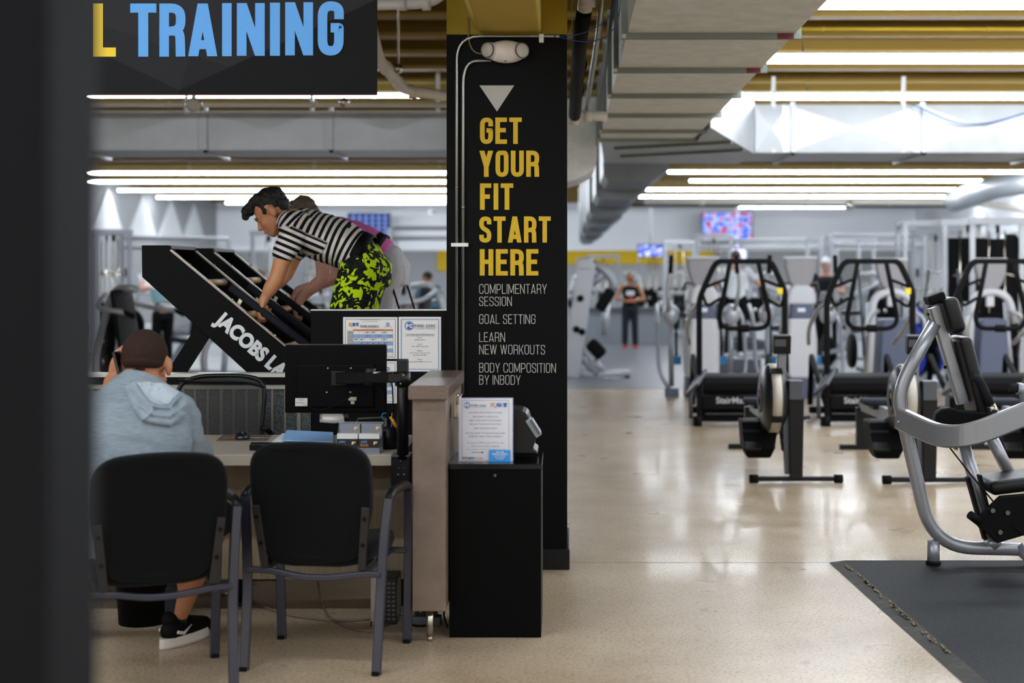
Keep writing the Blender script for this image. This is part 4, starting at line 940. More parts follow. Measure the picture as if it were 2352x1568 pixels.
# ---- under the desk
t_ = thing('computer_tower', 'computer tower with black mesh front under the desk end', 'computer', (X(893, 6.2), 6.2, 0))
mb = MB(); mb.box((X(866, 6.13), 6.13, .0), (X(912, 6.13), 6.29, .20)); mb.build('case', 'black_plastic', t_, world=True, bevel=.004)
mb = MB(); mb.box((X(852, 6.13), 6.125, .0), (X(865, 6.13), 6.30, .205)); mb.build('side_panel', mat('pale_side', '9d958c', .5), t_, world=True)
mb = MB()
for k in range(9):
    for j in range(4): mb.cbox((X(872, 6.13)+j*.02, 6.128, .025+k*.019), (.013, .004, .009))
mb.build('front_grille', mat('grille_grey', '4a4a48', .5), t_, world=True)['kind'] = 'stuff'
t_ = thing('power_strip', 'grey power strip on the floor beside the divider leg', 'power strip', (X(965, 6.0), 6.05, 0))
mb = MB(); mb.box((X(945, 6.1), 6.1, 0), (X(1012, 6.1), 6.16, .04)); mb.build('strip_body', 'grey_dark', t_, world=True, bevel=.006)
for k in range(4):
    mb = MB(); mb.box((X(952, 6.1)+k*.026, 6.11, .04), (X(952, 6.1)+k*.026+.018, 6.15, .06)); mb.build('plug', 'black_plastic', t_, world=True, bevel=.003)
def fl(px, py, z=.006):
    D = (EYE-z)*F/(py-VY); return Vector((X(px, D), D, z))
M['grey_cable'] = mat('grey_cable_sheath', '6d6258', .5)
cable('extension_cable', 'grey cord running along the floor from behind the first chair to the divider', [Vector((X(520, 6.2), 6.2, .12)), fl(545, 1362), fl(640, 1408), fl(700, 1418), fl(780, 1426), fl(860, 1421), fl(925, 1410)], .0055, 'grey_cable', .12)
cable('extension_cable', 'grey cord dropping from the desk and curling across the other cord', [Vector((X(727, 6.36), 6.36, .3)), Vector((X(728, 6.36), 6.36, .16)), fl(738, 1385), fl(752, 1418), fl(790, 1438), fl(840, 1450), fl(872, 1446), fl(900, 1420)], .0055, 'grey_cable', .08)
cable('headset_cable', 'thin black cord with a small round plug beside the computer tower', [fl(868, 1400, .05), fl(856, 1412, .03), fl(853, 1430, .01), fl(852, 1437, .012)], .003, 'rubber', .03)
cable('tangled_cable', 'tangled black cord at the foot of the divider', [fl(935, 1425), fl(985, 1400, .05), fl(1010, 1412, .04), fl(1003, 1432), fl(955, 1440), fl(930, 1420)], .005, 'rubber', .05)
cable('loose_cable', 'thin black cord hanging at the corner of the divider', [fl(1028, 1440), fl(1018, 1410, .03), fl(1026, 1388, .08)], .004, 'rubber', .04)
t_ = thing('trash_bin', 'black trash bin on the floor under the desk behind the first chair', 'bin', (X(333, 6.15), 6.2, 0))
rr = [(0, 0), (.105, 0), (.125, .30), (.13, .30), (.13, .31), (.118, .31), (.1, .01), (0, .01)]
mb = MB(); mb.lathe(rr, (X(333, 6.2), 6.18, 0), seg=28); mb.build('bin_body', 'matte_black', t_, world=True)

# ---- mesh office chair behind the desk
mc = thing('mesh_office_chair', 'black mesh office chair standing behind the desk', 'office chair', (X(505, 7.0), 6.98, 0))
cx = X(505, 7.0); hw = .222
outline = rpath([(cx-hw, 7.02, .72), (cx-hw-.0, 7.03, .96), (cx-hw+.10, 7.06, 1.005), (cx+hw-.10, 7.06, 1.005), (cx+hw, 7.03, .975), (cx+hw-.03, 7.01, .62), (cx+hw-.1, 7.0, .5), (cx-hw+.1, 7.0, .5), (cx-hw+.03, 7.01, .62), (cx-hw, 7.02, .72)], .09, 8)
mb = MB(); mb.tube(outline, .011, 8); mb.build('back_frame', 'black_plastic', mc, world=True)
MSH = bpy.data.materials.new('chair_mesh'); MSH.use_nodes = True; t = NT(MSH); b = t.N['Principled BSDF']; b.inputs['Base Color'].default_value = lin('1c1b18'); setin(b, 'Roughness', .7)
tcn = t.n('ShaderNodeTexCoord').outputs['Object']; wv = t.n('ShaderNodeTexWave', i_Scale=90.0); wv.bands_direction = 'X'; t.l(tcn, wv.inputs[0]); mr = t.n('ShaderNodeMapRange'); mr.inputs[3].default_value = .5; mr.inputs[4].default_value = .95; t.l(wv.outputs[1], mr.inputs[0]); t.l(mr.outputs[0], b.inputs['Alpha'])
mb = MB(); n = len(outline); mb.add(outline[:-1], [tuple(range(n-1))]); mb.build('mesh_back', MSH, mc, world=True, recalc=False)
mb = MB(); mb.tube(rpath([(cx-hw+.01, 7.03, .985), (cx-hw+.1, 7.03, .975), (cx+hw-.1, 7.03, .975), (cx+hw-.01, 7.03, .95)], .05), .006, sq=(.03, .01)); mb.build('top_band', 'black_fabric', mc, world=True)
pads((cx, 6.9, .47), (.48, .46, .07), .03, name='seat', m='black_fabric', parent=mc, world=True)
mb = MB(); mb.cyl((cx, 6.93, .1), (cx, 6.93, .44), .03); mb.bar((cx, 6.95, .42), (cx, 7.03, .56), .08, .02, (0, 1, 0)); mb.build('column', 'black_metal', mc, world=True)
for k in range(5):
    a = 2*PI*k/5+.3; p = Vector((cx+.3*math.cos(a), 6.93+.3*math.sin(a), .07)); mb = MB(); mb.bar((cx, 6.93, .11), p, .04, .03, (0, 0, 1)); mb.cyl(p-Vector((.02, 0, .042)), p-Vector((-.02, 0, .042)), .028, seg=12); mb.build('leg', 'black_plastic', mc, world=True)
for s_ in (-1, 1):
    mb = MB(); mb.tube(rpath([(cx+s_*.25, 6.98, .5), (cx+s_*.27, 6.95, .72), (cx+s_*.26, 6.86, .765), (cx+s_*.24, 6.84, .765)], .05), .014, 8); mb.build('armrest', 'black_plastic', mc, world=True)

# ---- visitor chairs
def visitor_chair(loc, rz, label):
    t_ = thing('visitor_chair', label, 'chair', loc, rz)
    # rounded backrest, leaning back
    W0 = .232
    def ring(z, hwid, y, r, dy):
        pts = []
        for sx, sz in ((1, 0),): pass
        return pts
    prof = rpath([(-.19, .415), (-.225, .50), (-.238, .68), (-.225, .875), (0, .895), (.225, .875), (.238, .68), (.225, .50), (.19, .415), (0, .39)], .001, 1)
    pr2 = [Vector((p[0], 0, p[1])) for p in ((0, .402), (-.17, .415), (-.238, .60), (-.235, .86), (0, .885), (.235, .86), (.238, .60), (.17, .415))]
    path = rpath(pr2+[pr2[0]], [.06, .10, .10, .3, .10, .10, .06], 7)[:-1]
    def yb(x, z): return -.20-(z-.4)*.17+.25*x*x
    rings = []
    for dy, sc in ((-.030, .90), (-.034, .96), (-.022, .995), (0, 1), (.022, .985), (.034, .93)):
        rings.append([Vector((p.x*sc, yb(p.x, p.z)+dy, .64+(p.z-.64)*sc)) for p in path])
    mb = MB(); mb.loft(rings, cap=True); mb.build('backrest', 'black_fabric', t_)
    # seat
    sp_ = rpath([(-.22, .24, 0), (-.24, -.02, 0), (-.2, -.22, 0), (.2, -.22, 0), (.24, -.02, 0), (.22, .24, 0), (-.22, .24, 0)], .1, 6)[:-1]
    rings = [[Vector((p.x*sc, p.y*sc, z-.0*abs(p.y)-.02*(1-(p.x/.24)**2))) for p in sp_] for z, sc in ((.405, .9), (.415, .97), (.44, 1.), (.465, .98), (.475, .92))]
    mb = MB(); mb.loft(rings); mb.build('seat', 'black_fabric', t_)
    bm = 'blue_black_metal'
    for s_ in (-1, 1):
        rear = [(s_*.258, -.265, 0), (s_*.262, -.215, .30), (s_*.272, -.20, .52), (s_*.285, -.18, .655)]
        front = [(s_*.285, .14, .655), (s_*.275, .20, .50), (s_*.265, .21, 0)]
        mb = MB(); mb.tube(rpath(rear, .06), .015, sq=(.020, .036), up=(1, 0, 0)); mb.build('leg', bm, t_)
        mb = MB(); mb.tube(rpath(front, .08), .015, sq=(.020, .036), up=(1, 0, 0)); mb.build('leg', bm, t_)
        mb = MB(); mb.tube(rpath([(s_*.285, -.185, .645), (s_*.287, -.14, .672), (s_*.288, .08, .668), (s_*.286, .15, .645)], .05), [.012]+[.019]*12+[.012]+[.012]*20 if False else .018, 10); mb.build('armrest', 'black_vinyl', t_)
        for yy in (-.266, .21):
            mb = MB(); x_ = .258 if yy < 0 else .265; mb.cbox((s_*x_, yy, .007), (.026, .042, .014)); mb.build('foot_cap', 'rubber', t_)
        # flat bracket from the seat frame up the back
        a = Vector((s_*.190, yb(.19, .385)-.035, .385)); b_ = Vector((s_*.215, yb(.215, .63)-.034, .63))
        mb = MB(); mb.bar(a, b_, .030, .012, (0, 1, 0)); mb.bar(a, a+Vector((s_*.01, .12, .015)), .03, .012, (0, 0, 1)); br = mb.build('back_bracket', 'bracket', t_, bevel=.003)
        for f_ in (.4, .82):
            mb = MB(); c = a.lerp(b_, f_)+Vector((0, -.007, 0)); mb.cyl(c, c+Vector((0, -.004, 0)), .008, seg=10); mb.build('bolt', 'matte_black', br)
    mb = MB(); mb.tube(rpath([(-.26, -.215, .375), (-.18, -.215, .375), (-.04, -.225, .352), (.06, -.225, .352), (.2, -.215, .368), (.262, -.215, .368)], .04), .014, sq=(.022, .028), up=(0, 1, 0)); mb.build('rear_rail', bm, t_)
    mb = MB(); mb.tube([(-.265, .2, .38), (.265, .2, .38)], .014, sq=(.022, .03), up=(0, 1, 0)); mb.build('front_rail', bm, t_)
    for s_ in (-1, 1):
        mb = MB(); mb.tube([(s_*.2, -.215, .372), (s_*.2, .2, .385)], .012, sq=(.02, .025), up=(1, 0, 0)); mb.build('side_rail', bm, t_)
    return t_
visitor_chair((-.94, 5.66, 0), -.12, 'black padded visitor chair standing empty beside the divider')
visitor_chair((-1.55, 5.32, 0), .40, 'black padded visitor chair carrying the man in the hoodie')
# ================================================================ people
def _capv(mb, p0, r0, p1, r1, seg=16):
    p0 = Vector(p0); p1 = Vector(p1); d = (p1-p0).normalized(); pts = []; rs = []
    for k in range(5):
        a = PI/2*(1-k/5); pts.append(p0-d*r0*math.sin(a)); rs.append(max(r0*math.cos(a), r0*.02))
    pts += [p0, p1]; rs += [r0, r1]
    for k in range(1, 6):
        a = PI/2*k/5; pts.append(p1+d*r1*math.sin(a)); rs.append(max(r1*math.cos(a), r1*.02))
    mb.tube(pts, rs, seg)
def limb(mb, pts, rs, seg=18):
    """tapered tube through several joints with rounded ends"""
    pts = [Vector(p) for p in pts]
    for i in range(len(pts)-1): _capv(mb, pts[i], rs[i], pts[i+1], rs[i+1], seg)
def ell(mb, c, r, f=None, u=None):
    rot = None
    if f is not None:
        f = Vector(f).normalized(); u = Vector(u); u = (u-f*u.dot(f)).normalized(); s = f.cross(u)
        rot = Matrix((s, f, u)).transposed()
    mb.ball(c, r, 22, 14, rot)
def lofts(mb, rings, side, n=24):
    """closed body of elliptical rings [(centre, half width along side, half depth)]"""
    cs = [Vector(r[0]) for r in rings]; side = Vector(side).normalized(); out = []
    for i, (c, a, b) in enumerate(rings):
        c = cs[i]; d = (cs[min(i+1, len(cs)-1)]-cs[max(i-1, 0)]).normalized(); s = (side-d*side.dot(d)).normalized(); q = d.cross(s)
        out.append([c+s*a*math.cos(2*PI*k/n)+q*b*math.sin(2*PI*k/n) for k in range(n)])
    mb.loft(out)
def fuse(mb, name, m, parent, voxel=.008, smooth=4, attr=None, displace=None):
    """one continuous skin around everything in mb"""
    o = mb.build('tmp', 'paper'); md = o.modifiers.new('r', 'REMESH'); md.mode = 'VOXEL'; md.voxel_size = voxel; md.use_smooth_shade = True
    if smooth: ms_ = o.modifiers.new('s', 'SMOOTH'); ms_.factor = .5; ms_.iterations = smooth
    dg = bpy.context.evaluated_depsgraph_get(); me = bpy.data.meshes.new_from_object(o.evaluated_get(dg)); bpy.data.objects.remove(o)
    if displace:
        nrm = [v.normal.copy() for v in me.vertices]
        for v, nn in zip(me.vertices, nrm): v.co += nn*displace(v.co)
    if attr:
        at = me.attributes.new('stripe', 'FLOAT', 'POINT')
        for i, v in enumerate(me.vertices): at.data[i].value = attr(v.co)
    im = rootmat(parent).inverted()
    for v in me.vertices: v.co = im @ v.co
    me.materials.clear(); me.materials.append(M[m] if isinstance(m, str) else m)
    for p in me.polygons: p.use_smooth = True
    me.name = name; ob = bpy.data.objects.new(name, me); COL.objects.link(ob); ob.parent = parent; return ob
def head_shape(mb, c, f, u, s=1.):
    f = Vector(f).normalized(); u = Vector(u); u = (u-f*u.dot(f)).normalized(); sd = f.cross(u); c = Vector(c)
    q = lambda x, y, z: c+(sd*x+f*y+u*z)*s
    ell(mb, q(0, -.012, .028), (.076*s, .098*s, .088*s), f, u)
    ell(mb, q(0, .030, -.040), (.060*s, .062*s, .075*s), f, u)
    ell(mb, q(0, .058, -.100), (.032*s, .028*s, .024*s), f, u)
    for e in (-1, 1):
        _capv(mb, q(e*.058, 0, -.055), .018*s, q(e*.02, .06, -.10), .016*s)
        ell(mb, q(e*.034, .068, -.030), (.022*s, .018*s, .02*s), f, u)
        ell(mb, q(e*.084, -.014, -.012), (.012*s, .021*s, .034*s), f, u)
    ell(mb, q(0, .082, .014), (.050*s, .014*s, .012*s), f, u)
    _capv(mb, q(0, .088, .002), .008*s, q(0, .112, -.040), .011*s)
    ell(mb, q(0, .092, -.044), (.018*s, .014*s, .010*s), f, u)
    ell(mb, q(0, .088, -.066), (.024*s, .012*s, .007*s), f, u); ell(mb, q(0, .085, -.079), (.021*s, .012*s, .008*s), f, u)
    return q
def eyes_brows(q, parent, s=1., hair='hair_black', down=False):
    for e in (-1, 1):
        mb = MB(); mb.ball(q(e*.031, .0795, -.006), .0095*s, 12, 8); mb.build('eye', 'skin' if down else 'wall_grey', parent, world=True)
        mb = MB(); mb.ball(q(e*.031, .0865 if not down else .085, -.009), .0066*s if not down else .004, 10, 6); mb.build('pupil', 'matte_black', parent, world=True)
        mb = MB(); mb.tube([q(e*.014, .098, .014), q(e*.032, .096, .020), q(e*.052, .080, .014)], .003*s, 6); mb.build('eyebrow', hair, parent, world=True)
        mb = MB(); mb.tube([q(e*.018, .094, .002), q(e*.031, .0955, .005), q(e*.045, .087, 0)], .0013*s, 6); mb.build('eyelid', hair, parent, world=True)
def hand_shape(mb, wrist, d, n, th, curl=.9, s=1., spread=.06):
    """palm and five fingers: d towards the fingers, n out of the palm, th towards the thumb side"""
    w0 = Vector(wrist); d = Vector(d).normalized(); n = Vector(n); n = (n-d*n.dot(d)).normalized(); th = Vector(th); th = (th-d*th.dot(d)-n*th.dot(n)).normalized()
    _capv(mb, w0, .026*s, w0+d*.02*s, .027*s)
    for k, off in enumerate((.030, .010, -.010, -.029)):
        kn = w0+d*(.088, .092, .088, .080)[k]*s+th*off*s
        _capv(mb, w0+d*.012*s+th*off*.55*s, .016*s, kn, .0115*s, 12)
        dd_ = (d+th*off/.03*spread).normalized(); p = kn; ang = curl*.55
        for L, r in zip(((.040, .044, .041, .032)[k], (.025, .028, .026, .020)[k], .020), (.0098, .0088, .0078)):
            v = dd_*math.cos(ang)+n*math.sin(ang); p2 = p+v*L*s; _capv(mb, p, r*s, p2, r*.93*s, 10); p = p2; ang += curl
    t0 = w0+d*.025*s+th*.024*s+n*.006*s; t1 = t0+(d*.55+th*.75+n*.35).normalized()*.042*s; t2 = t1+(d*.75+th*.25+n*.6).normalized()*.034*s; t3 = t2+(d*.6-th*.1+n*.7).normalized()*.024*s
    _capv(mb, t0, .016*s, t1, .0125*s, 12); _capv(mb, t1, .0115*s, t2, .0105*s, 12); _capv(mb, t2, .010*s, t3, .0085*s, 12)

# ---- striped shirt and neon trousers
def stripes_mat(name, a, b, per, duty=.52):
    m = bpy.data.materials.new(name); m.use_nodes = True; t = NT(m); bs = t.N['Principled BSDF']; setin(bs, 'Roughness', .9); setin(bs, 'Specular IOR Level', .15)
    at = t.n('ShaderNodeAttribute', attribute_name='stripe')
    d_ = t.n('ShaderNodeMath', operation='DIVIDE'); d_.inputs[1].default_value = per; t.l(at.outputs['Fac'], d_.inputs[0])
    fr = t.n('ShaderNodeMath', operation='FRACT'); t.l(d_.outputs[0], fr.inputs[0]); g = t.n('ShaderNodeMath', operation='GREATER_THAN'); g.inputs[1].default_value = duty; t.l(fr.outputs[0], g.inputs[0])
    mx = t.n('ShaderNodeMixRGB'); mx.inputs[1].default_value = lin(a); mx.inputs[2].default_value = lin(b); t.l(g.outputs[0], mx.inputs[0]); t.l(mx.outputs[0], bs.inputs['Base Color']); return m
def camo():
    m = bpy.data.materials.new('neon_camouflage'); m.use_nodes = True; t = NT(m); bs = t.N['Principled BSDF']; setin(bs, 'Roughness', .85); setin(bs, 'Specular IOR Level', .2)
    tc = t.n('ShaderNodeTexCoord').outputs['Object']; a = t.n('ShaderNodeTexNoise', i_Scale=25.0, i_Detail=2.2, i_Roughness=.45, i_Distortion=.9); t.l(tc, a.inputs['Vector'])
    r = t.n('ShaderNodeValToRGB'); r.color_ramp.interpolation = 'CONSTANT'; e = r.color_ramp.elements; e[0].position = 0; e[0].color = lin('0a0c0b'); e[1].position = .525; e[1].color = lin('b4d60e')
    e2 = e.new(.40); e2.color = lin('20251f'); e3 = e.new(.44); e3.color = lin('0b0d0c'); t.l(a.outputs[0], r.inputs[0]); t.l(r.outputs[0], bs.inputs['Base Color']); return m
M['stripe'] = stripes_mat('striped_jersey', 'd6cec6', '11151d', .034, .50)
M['camo'] = camo()
def wrinkle(co, a=.003, sc=14): return a*noise.noise(co*sc)
def climber(dy, dx, lab, striped, vox):
    """leaning forward over the hand rails; pixel-read joints are at the depth of the first machine's middle"""
    D = 7.90
    def q(px, py, off=0.): 
        p = P(px, py, D); return Vector((p.x+dx, p.y+dy+off, p.z))
    skin = 'skin' if striped else 'skin2'
    t_ = thing('person', lab, 'person', q(830, 930))
    near, far = -.19, .19
    f = Vector((-.80, -.05, -.60)); u = Vector((-.60, 0, .80))
    hc = q(624, 487)
    S = {-1: q(688, 520, near), 1: q(690, 518, far)}
    El = {-1: q(653, 640, near-.03), 1: q(640, 630, far+.02)}
    Wr = {-1: q(627, 683, near-.03), 1: q(602, 668, far+.0)}
    if not striped: El = {-1: q(690, 640, near-.02), 1: q(700, 640, far+.02)}; Wr = {-1: q(632, 694, near+.0), 1: q(596, 672, far-.0)}
    hip = q(836, 600); knee = {-1: q(795, 790, -.12), 1: q(806, 770, .12)}; ank = {-1: q(850, 935, -.12), 1: q(835, 900, .12)}
    body = MB(); qq = head_shape(body, hc, f, u)
    _capv(body, hc-f*.03-u*.04 if False else hc+Vector((.03, 0, -.02)), .055, q(682, 505), .062)
    for e in (-1, 1):
        limb(body, [S[e], El[e], Wr[e]], [.056, .041, .027]); ell(body, S[e].lerp(El[e], .45), (.05, .058, .085), S[e]-El[e] if False else (0, 1, 0), El[e]-S[e]); ell(body, El[e].lerp(Wr[e], .3), (.041, .045, .09), (0, 1, 0), Wr[e]-El[e])
        dr = (Vector((-.35, 0, -.80))).normalized()
        hand_shape(body, Wr[e], dr, (.35, -e*.25, -.75), (-.9, 0, .2) if False else (-.55, e*-.4, .5), curl=1.15, spread=.03)
        limb(body, [hip+Vector((0, e*.09, -.02)), knee[e], ank[e]], [.085, .058, .042]); _capv(body, ank[e]+Vector((.05, 0, -.04)), .035, ank[e]+Vector((-.16, 0, -.06)), .032)
    lofts(body, [(q(696, 524), .12, .060), (q(745, 535), .14, .095), (q(800, 565), .13, .09), (q(840, 600), .14, .10)], (0, 1, 0))
    fuse(body, 'body', skin, t_, vox, 5)
    hb = MB()
    ell(hb, qq(0, -.028, .048), (.083, .094, .082), f, u)
    ell(hb, qq(0, .035, .098), (.066, .062, .034), f, u); ell(hb, qq(0, -.072, .0), (.070, .045, .06), f, u)
    if striped:
        ell(hb, qq(.0, .085, .085), (.058, .045, .036), f, u); ell(hb, qq(0, .108, .082), (.048, .034, .030), f, u); ell(hb, qq(.0, .132, .07), (.036, .022, .020), f, u)
        for e in (-1, 1): ell(hb, qq(e*.068, .022, .022), (.012, .016, .030), f, u)
    else:
        ell(hb, qq(0, .07, .075), (.06, .04, .03), f, u)
    fuse(hb, 'hair', 'hair_black' if striped else 'hair_brown', t_, .006, 1, displace=lambda co: .008*noise.noise(co*38)+.004*noise.noise(co*90))
    eyes_brows(qq, t_, down=True)
    mb = MB(); ell(mb, qq(0, .0985, -.0725), (.017, .004, .0035), f, u); mb.build('mouth', mat('lip', '8a4a40', .5) if 'lip' not in bpy.data.materials else bpy.data.materials['lip'], t_, world=True)
    # shirt
    sh = MB()
    spine = [(q(664, 503), .085, .066), (q(674, 510), .135, .098), (q(690, 524), .19, .120), (q(716, 536), .205, .128), (q(752, 549), .195, .136), (q(790, 563), .182, .132), (q(818, 578), .175, .118), (q(838, 588), .165, .105)]
    lofts(sh, spine, (0, 1, 0))
    _capv(sh, q(669, 512, -.085), .070, q(669, 512, .085), .070)
    for e in (-1, 1): _capv(sh, q(671, 514, e*.08), .072, S[e]+Vector((-.008, e*.005, 0)), .074)
    cuff = {}
    for e in (-1, 1):
        cuff[e] = S[e].lerp(El[e], .50); _capv(sh, S[e]+Vector((.02, -e*.03, 0)), .082, cuff[e], .064)
    A = [Vector(s_[0]) for s_ in spine]
    def sv(co):
        best = 1e9; acc = 0; val = 0
        for i in range(len(A)-1):
            d = A[i+1]-A[i]; tt = max(0 if i else -9, min(1 if i < len(A)-2 else 9, (co-A[i]).dot(d)/d.length_squared)); dist = (co-A[i]-d*tt).length
            if dist < best: best = dist; val = acc+tt*d.length
            acc += d.length
        for e in (-1, 1):
            a0 = S[e]+Vector((.02, 0, 0)); d = cuff[e]-a0; tt = (co-a0).dot(d)/d.length_squared
            dist = (co-a0-d*max(0, min(1.5, tt))).length
            if tt > .12 and abs(co.y-(S[e].y)) < .10 and dist < best*1.02 and (co.z < a0.z-.01): val = tt*d.length
        return val+.002*noise.noise(co*9)
    fuse(sh, 'shirt', 'stripe' if striped else mat('pink_jersey', 'bf5f98', .9, spec=.15), t_, .006 if striped else .010, 4, attr=sv if striped else None, displace=lambda co: wrinkle(co, .007, 11)+wrinkle(co, .003, 27))
    # trousers
    tr = MB()
    lofts(tr, [(q(812, 579), .150, .108), (q(828, 594), .168, .128), (q(842, 616), .175, .142), (q(836, 650), .168, .150)], (0, 1, 0))
    for e in (-1, 1):
        _capv(tr, q(836, 625, e*.085), .125, q(812, 712, e*.10), .118); _capv(tr, q(812, 712, e*.10), .118, knee[e], .09)
        if not striped: _capv(tr, knee[e], .085, ank[e], .06)
    fuse(tr, 'trousers', 'camo' if striped else mat('grey_sweatpants', 'a9a7ab', .9, spec=.15, var=.06, vscale=90), t_, .009, 5, displace=lambda co: wrinkle(co, .012, 7)+wrinkle(co, .004, 20))
    # climbing belt and straps
    bl = MB(); cpt = q(829, 581) if striped else q(812, 571); dn = (A[-1]-A[-3]).normalized(); sd = Vector((0, 1, 0)); up2 = dn.cross(sd)
    rings = []
    for s_, k_ in ((-.032, .99), (-.03, 1.03), (.03, 1.03), (.032, .99)):
        rings.append([cpt+dn*s_+sd*.172*k_*math.cos(2*PI*k/28)+up2*.118*k_*math.sin(2*PI*k/28) for k in range(28)])
    bl.loft(rings, cap=False); bo = bl.build('belt', 'matte_black', t_, world=True)
    a = q(838, 632, -.185 if striped else -.19); b_ = q(768, 745, -.21)
    if striped:
        mb = MB(); mb.bar(a, b_, .040, .008, (0, 1, 0)); mb.build('strap', 'black_fabric', bo, world=True)
    for px, off in ((887, -.16), (912, .13)) if not striped else ():
        mb = MB(); mb.bar(q(px-32, 640, off), q(px+8, 770, off), .012, .006, (0, 1, 0)); mb.build('strap', 'matte_black', bo, world=True)
    for e in (-1, 1):
        so = MB(); c = ank[e]; _capv(so, c+Vector((.06, 0, -.05)), .042, c+Vector((-.17, 0, -.065)), .038); ell(so, c+Vector((.03, 0, 0)), (.045, .05, .05)); fuse(so, 'shoe', 'grey_dark', t_, .010, 2)
    return t_
climber(0, 0, 'man in black and white striped shirt and neon camouflage trousers leaning on the climber', True, .0065)
climber(.94, .0, 'man in pink shirt, black belt and grey sweatpants behind the striped one', False, .010)

# ---- seated man in the hoodie
def seated():
    t_ = thing('person', 'man with buzzed hair in a grey-blue hoodie, seen from behind, holding a phone', 'person', (-1.62, 5.4, .45))
    hc = P(334, 826, 5.55); f = Vector((-.05, .98, -.12)); u = Vector((0, .12, .99))
    hc = hc+Vector((0, 0, -.015))
    body = MB(); q = head_shape(body, hc, f, u, 1.12)
    nb = P(338, 930, 5.46); _capv(body, hc+Vector((0, -.035, -.05)), .066, nb, .075); ell(body, hc+Vector((0, -.05, -.10)), (.058, .05, .06))
    sL, sR = Vector((-1.885, 5.40, .99)), Vector((-1.425, 5.42, .985))
    # phone arm: elbow down in front, wrist beside the jaw
    wr = P(254, 888, 5.56)
    eL = Vector((-1.90, 5.62, .84)); limb(body, [sL, eL, wr], [.052, .045, .031])
    d = Vector((.10, .02, 1)); hand_shape(body, wr, d, (1, .35, .1), (.35, -1, .1), curl=.55, s=1.08, spread=.05)
    eR = Vector((-1.455, 5.62, .80)); wR = Vector((-1.56, 5.88, .775)); limb(body, [sR+Vector((-.045, 0, -.03)), Vector((-1.452, 5.44, .84)), eR, wR], [.052, .048, .045, .030])
    hand_shape(body, wR, (-.7, .7, 0), (0, 0, -1), (-.6, -.6, .1), curl=.35)
    hipc = Vector((-1.60, 5.34, .56))
    lofts(body, [(hipc, .17, .12), (Vector((-1.62, 5.30, .75)), .15, .11), (Vector((-1.64, 5.36, .95)), .16, .10)], (1, 0, 0))
    kR, aR = Vector((-1.42, 5.79, .52)), P(405, 1425, 5.76)
    aR = Vector((-1.590, 5.80, .115))
    limb(body, [hipc+Vector((.1, .05, -.02)), kR, aR], [.085, .066, .044]); ell(body, kR.lerp(aR, .32)+Vector((0, -.02, 0)), (.056, .062, .11))
    kL, aL = Vector((-1.93, 5.80, .52)), Vector((-2.06, 5.86, .115))
    limb(body, [hipc+Vector((-.1, .05, -.02)), kL, aL], [.085, .066, .044])
    fuse(body, 'body', 'skin3', t_, .0065, 4)
    hb = MB(); ell(hb, q(0, -.014, .029), (.0785*1.12, .100*1.12, .0905*1.12), f, u); ell(hb, q(0, -.040, -.008), (.069*1.12, .074*1.12, .058*1.12), f, u)
    h = fuse(hb, 'hair', 'hair_buzz', t_, .0055, 3, displace=lambda co: -.020*min(1, max(0, (1.150-co.z-.25*(co.y-hc.y))/.035)))
    eyes_brows(q, t_, 1.12)
    # hoodie
    sh = MB(); yb = 5.30
    lofts(sh, [(Vector((-1.60, 5.32, .50)), .215, .155), (Vector((-1.61, 5.29, .62)), .225, .158), (Vector((-1.63, 5.28, .76)), .238, .160), (Vector((-1.645, 5.30, .88)), .248, .152), (Vector((-1.65, 5.34, .965)), .235, .125), (Vector((-1.65, 5.40, 1.015)), .150, .095), (Vector((-1.625, 5.44, 1.06)), .118, .098), (Vector((-1.612, 5.465, 1.105)), .090, .092)], (1, 0, 0))
    _capv(sh, sR+Vector((-.045, 0, -.03)), .080, Vector((-1.452, 5.44, .84)), .070); _capv(sh, Vector((-1.452, 5.44, .84)), .070, eR, .062); _capv(sh, eR, .056, wR.lerp(eR, .2), .042)
    _capv(sh, sL+Vector((.03, 0, -.02)), .085, eL, .062); _capv(sh, eL, .060, eL.lerp(wr, .62), .046)
    _capv(sh, Vector((-1.80, 5.38, 1.0)), .07, Vector((-1.48, 5.38, 1.0)), .07); _capv(sh, Vector((-1.60, 5.42, 1.05)), .075, Vector((-1.47, 5.40, .99)), .07)
    def wr_(co):
        return .006*noise.noise(Vector((co.x*6, co.y*6, co.z*14)))+.004*noise.noise(Vector((co.x*3, 0, co.z*32+co.x*9)))
    M['hoodie'] = mat('heather_hoodie', '6f7a84', .92, spec=.12, c2='87929b', vscale=9, stretch=(3, 3, 26), bump=.25, bscale=160)
    hoo = fuse(sh, 'hoodie', 'hoodie', t_, .007, 5, displace=wr_)
    M['hood'] = mat('heather_hood', '75818b', .92, spec=.12, c2='919ca5', vscale=8, bump=.25, bscale=120)
    # folded hood draped over the upper back, laid on the hoodie's own surface
    from mathutils.bvhtree import BVHTree
    rm = rootmat(t_); bv = BVHTree.FromPolygons([rm @ v.co for v in hoo.data.vertices], [tuple(p.vertices) for p in hoo.data.polygons])
    outer = [(286, 886), (294, 912), (308, 945), (326, 968), (352, 975), (390, 981), (412, 970), (429, 952), (444, 926), (437, 906), (420, 892), (398, 882), (372, 876), (340, 874), (308, 876)]
    inner = [(313, 878), (322, 892), (332, 906), (347, 922), (368, 930), (388, 927), (403, 912), (412, 899), (396, 884), (372, 879), (340, 877)]
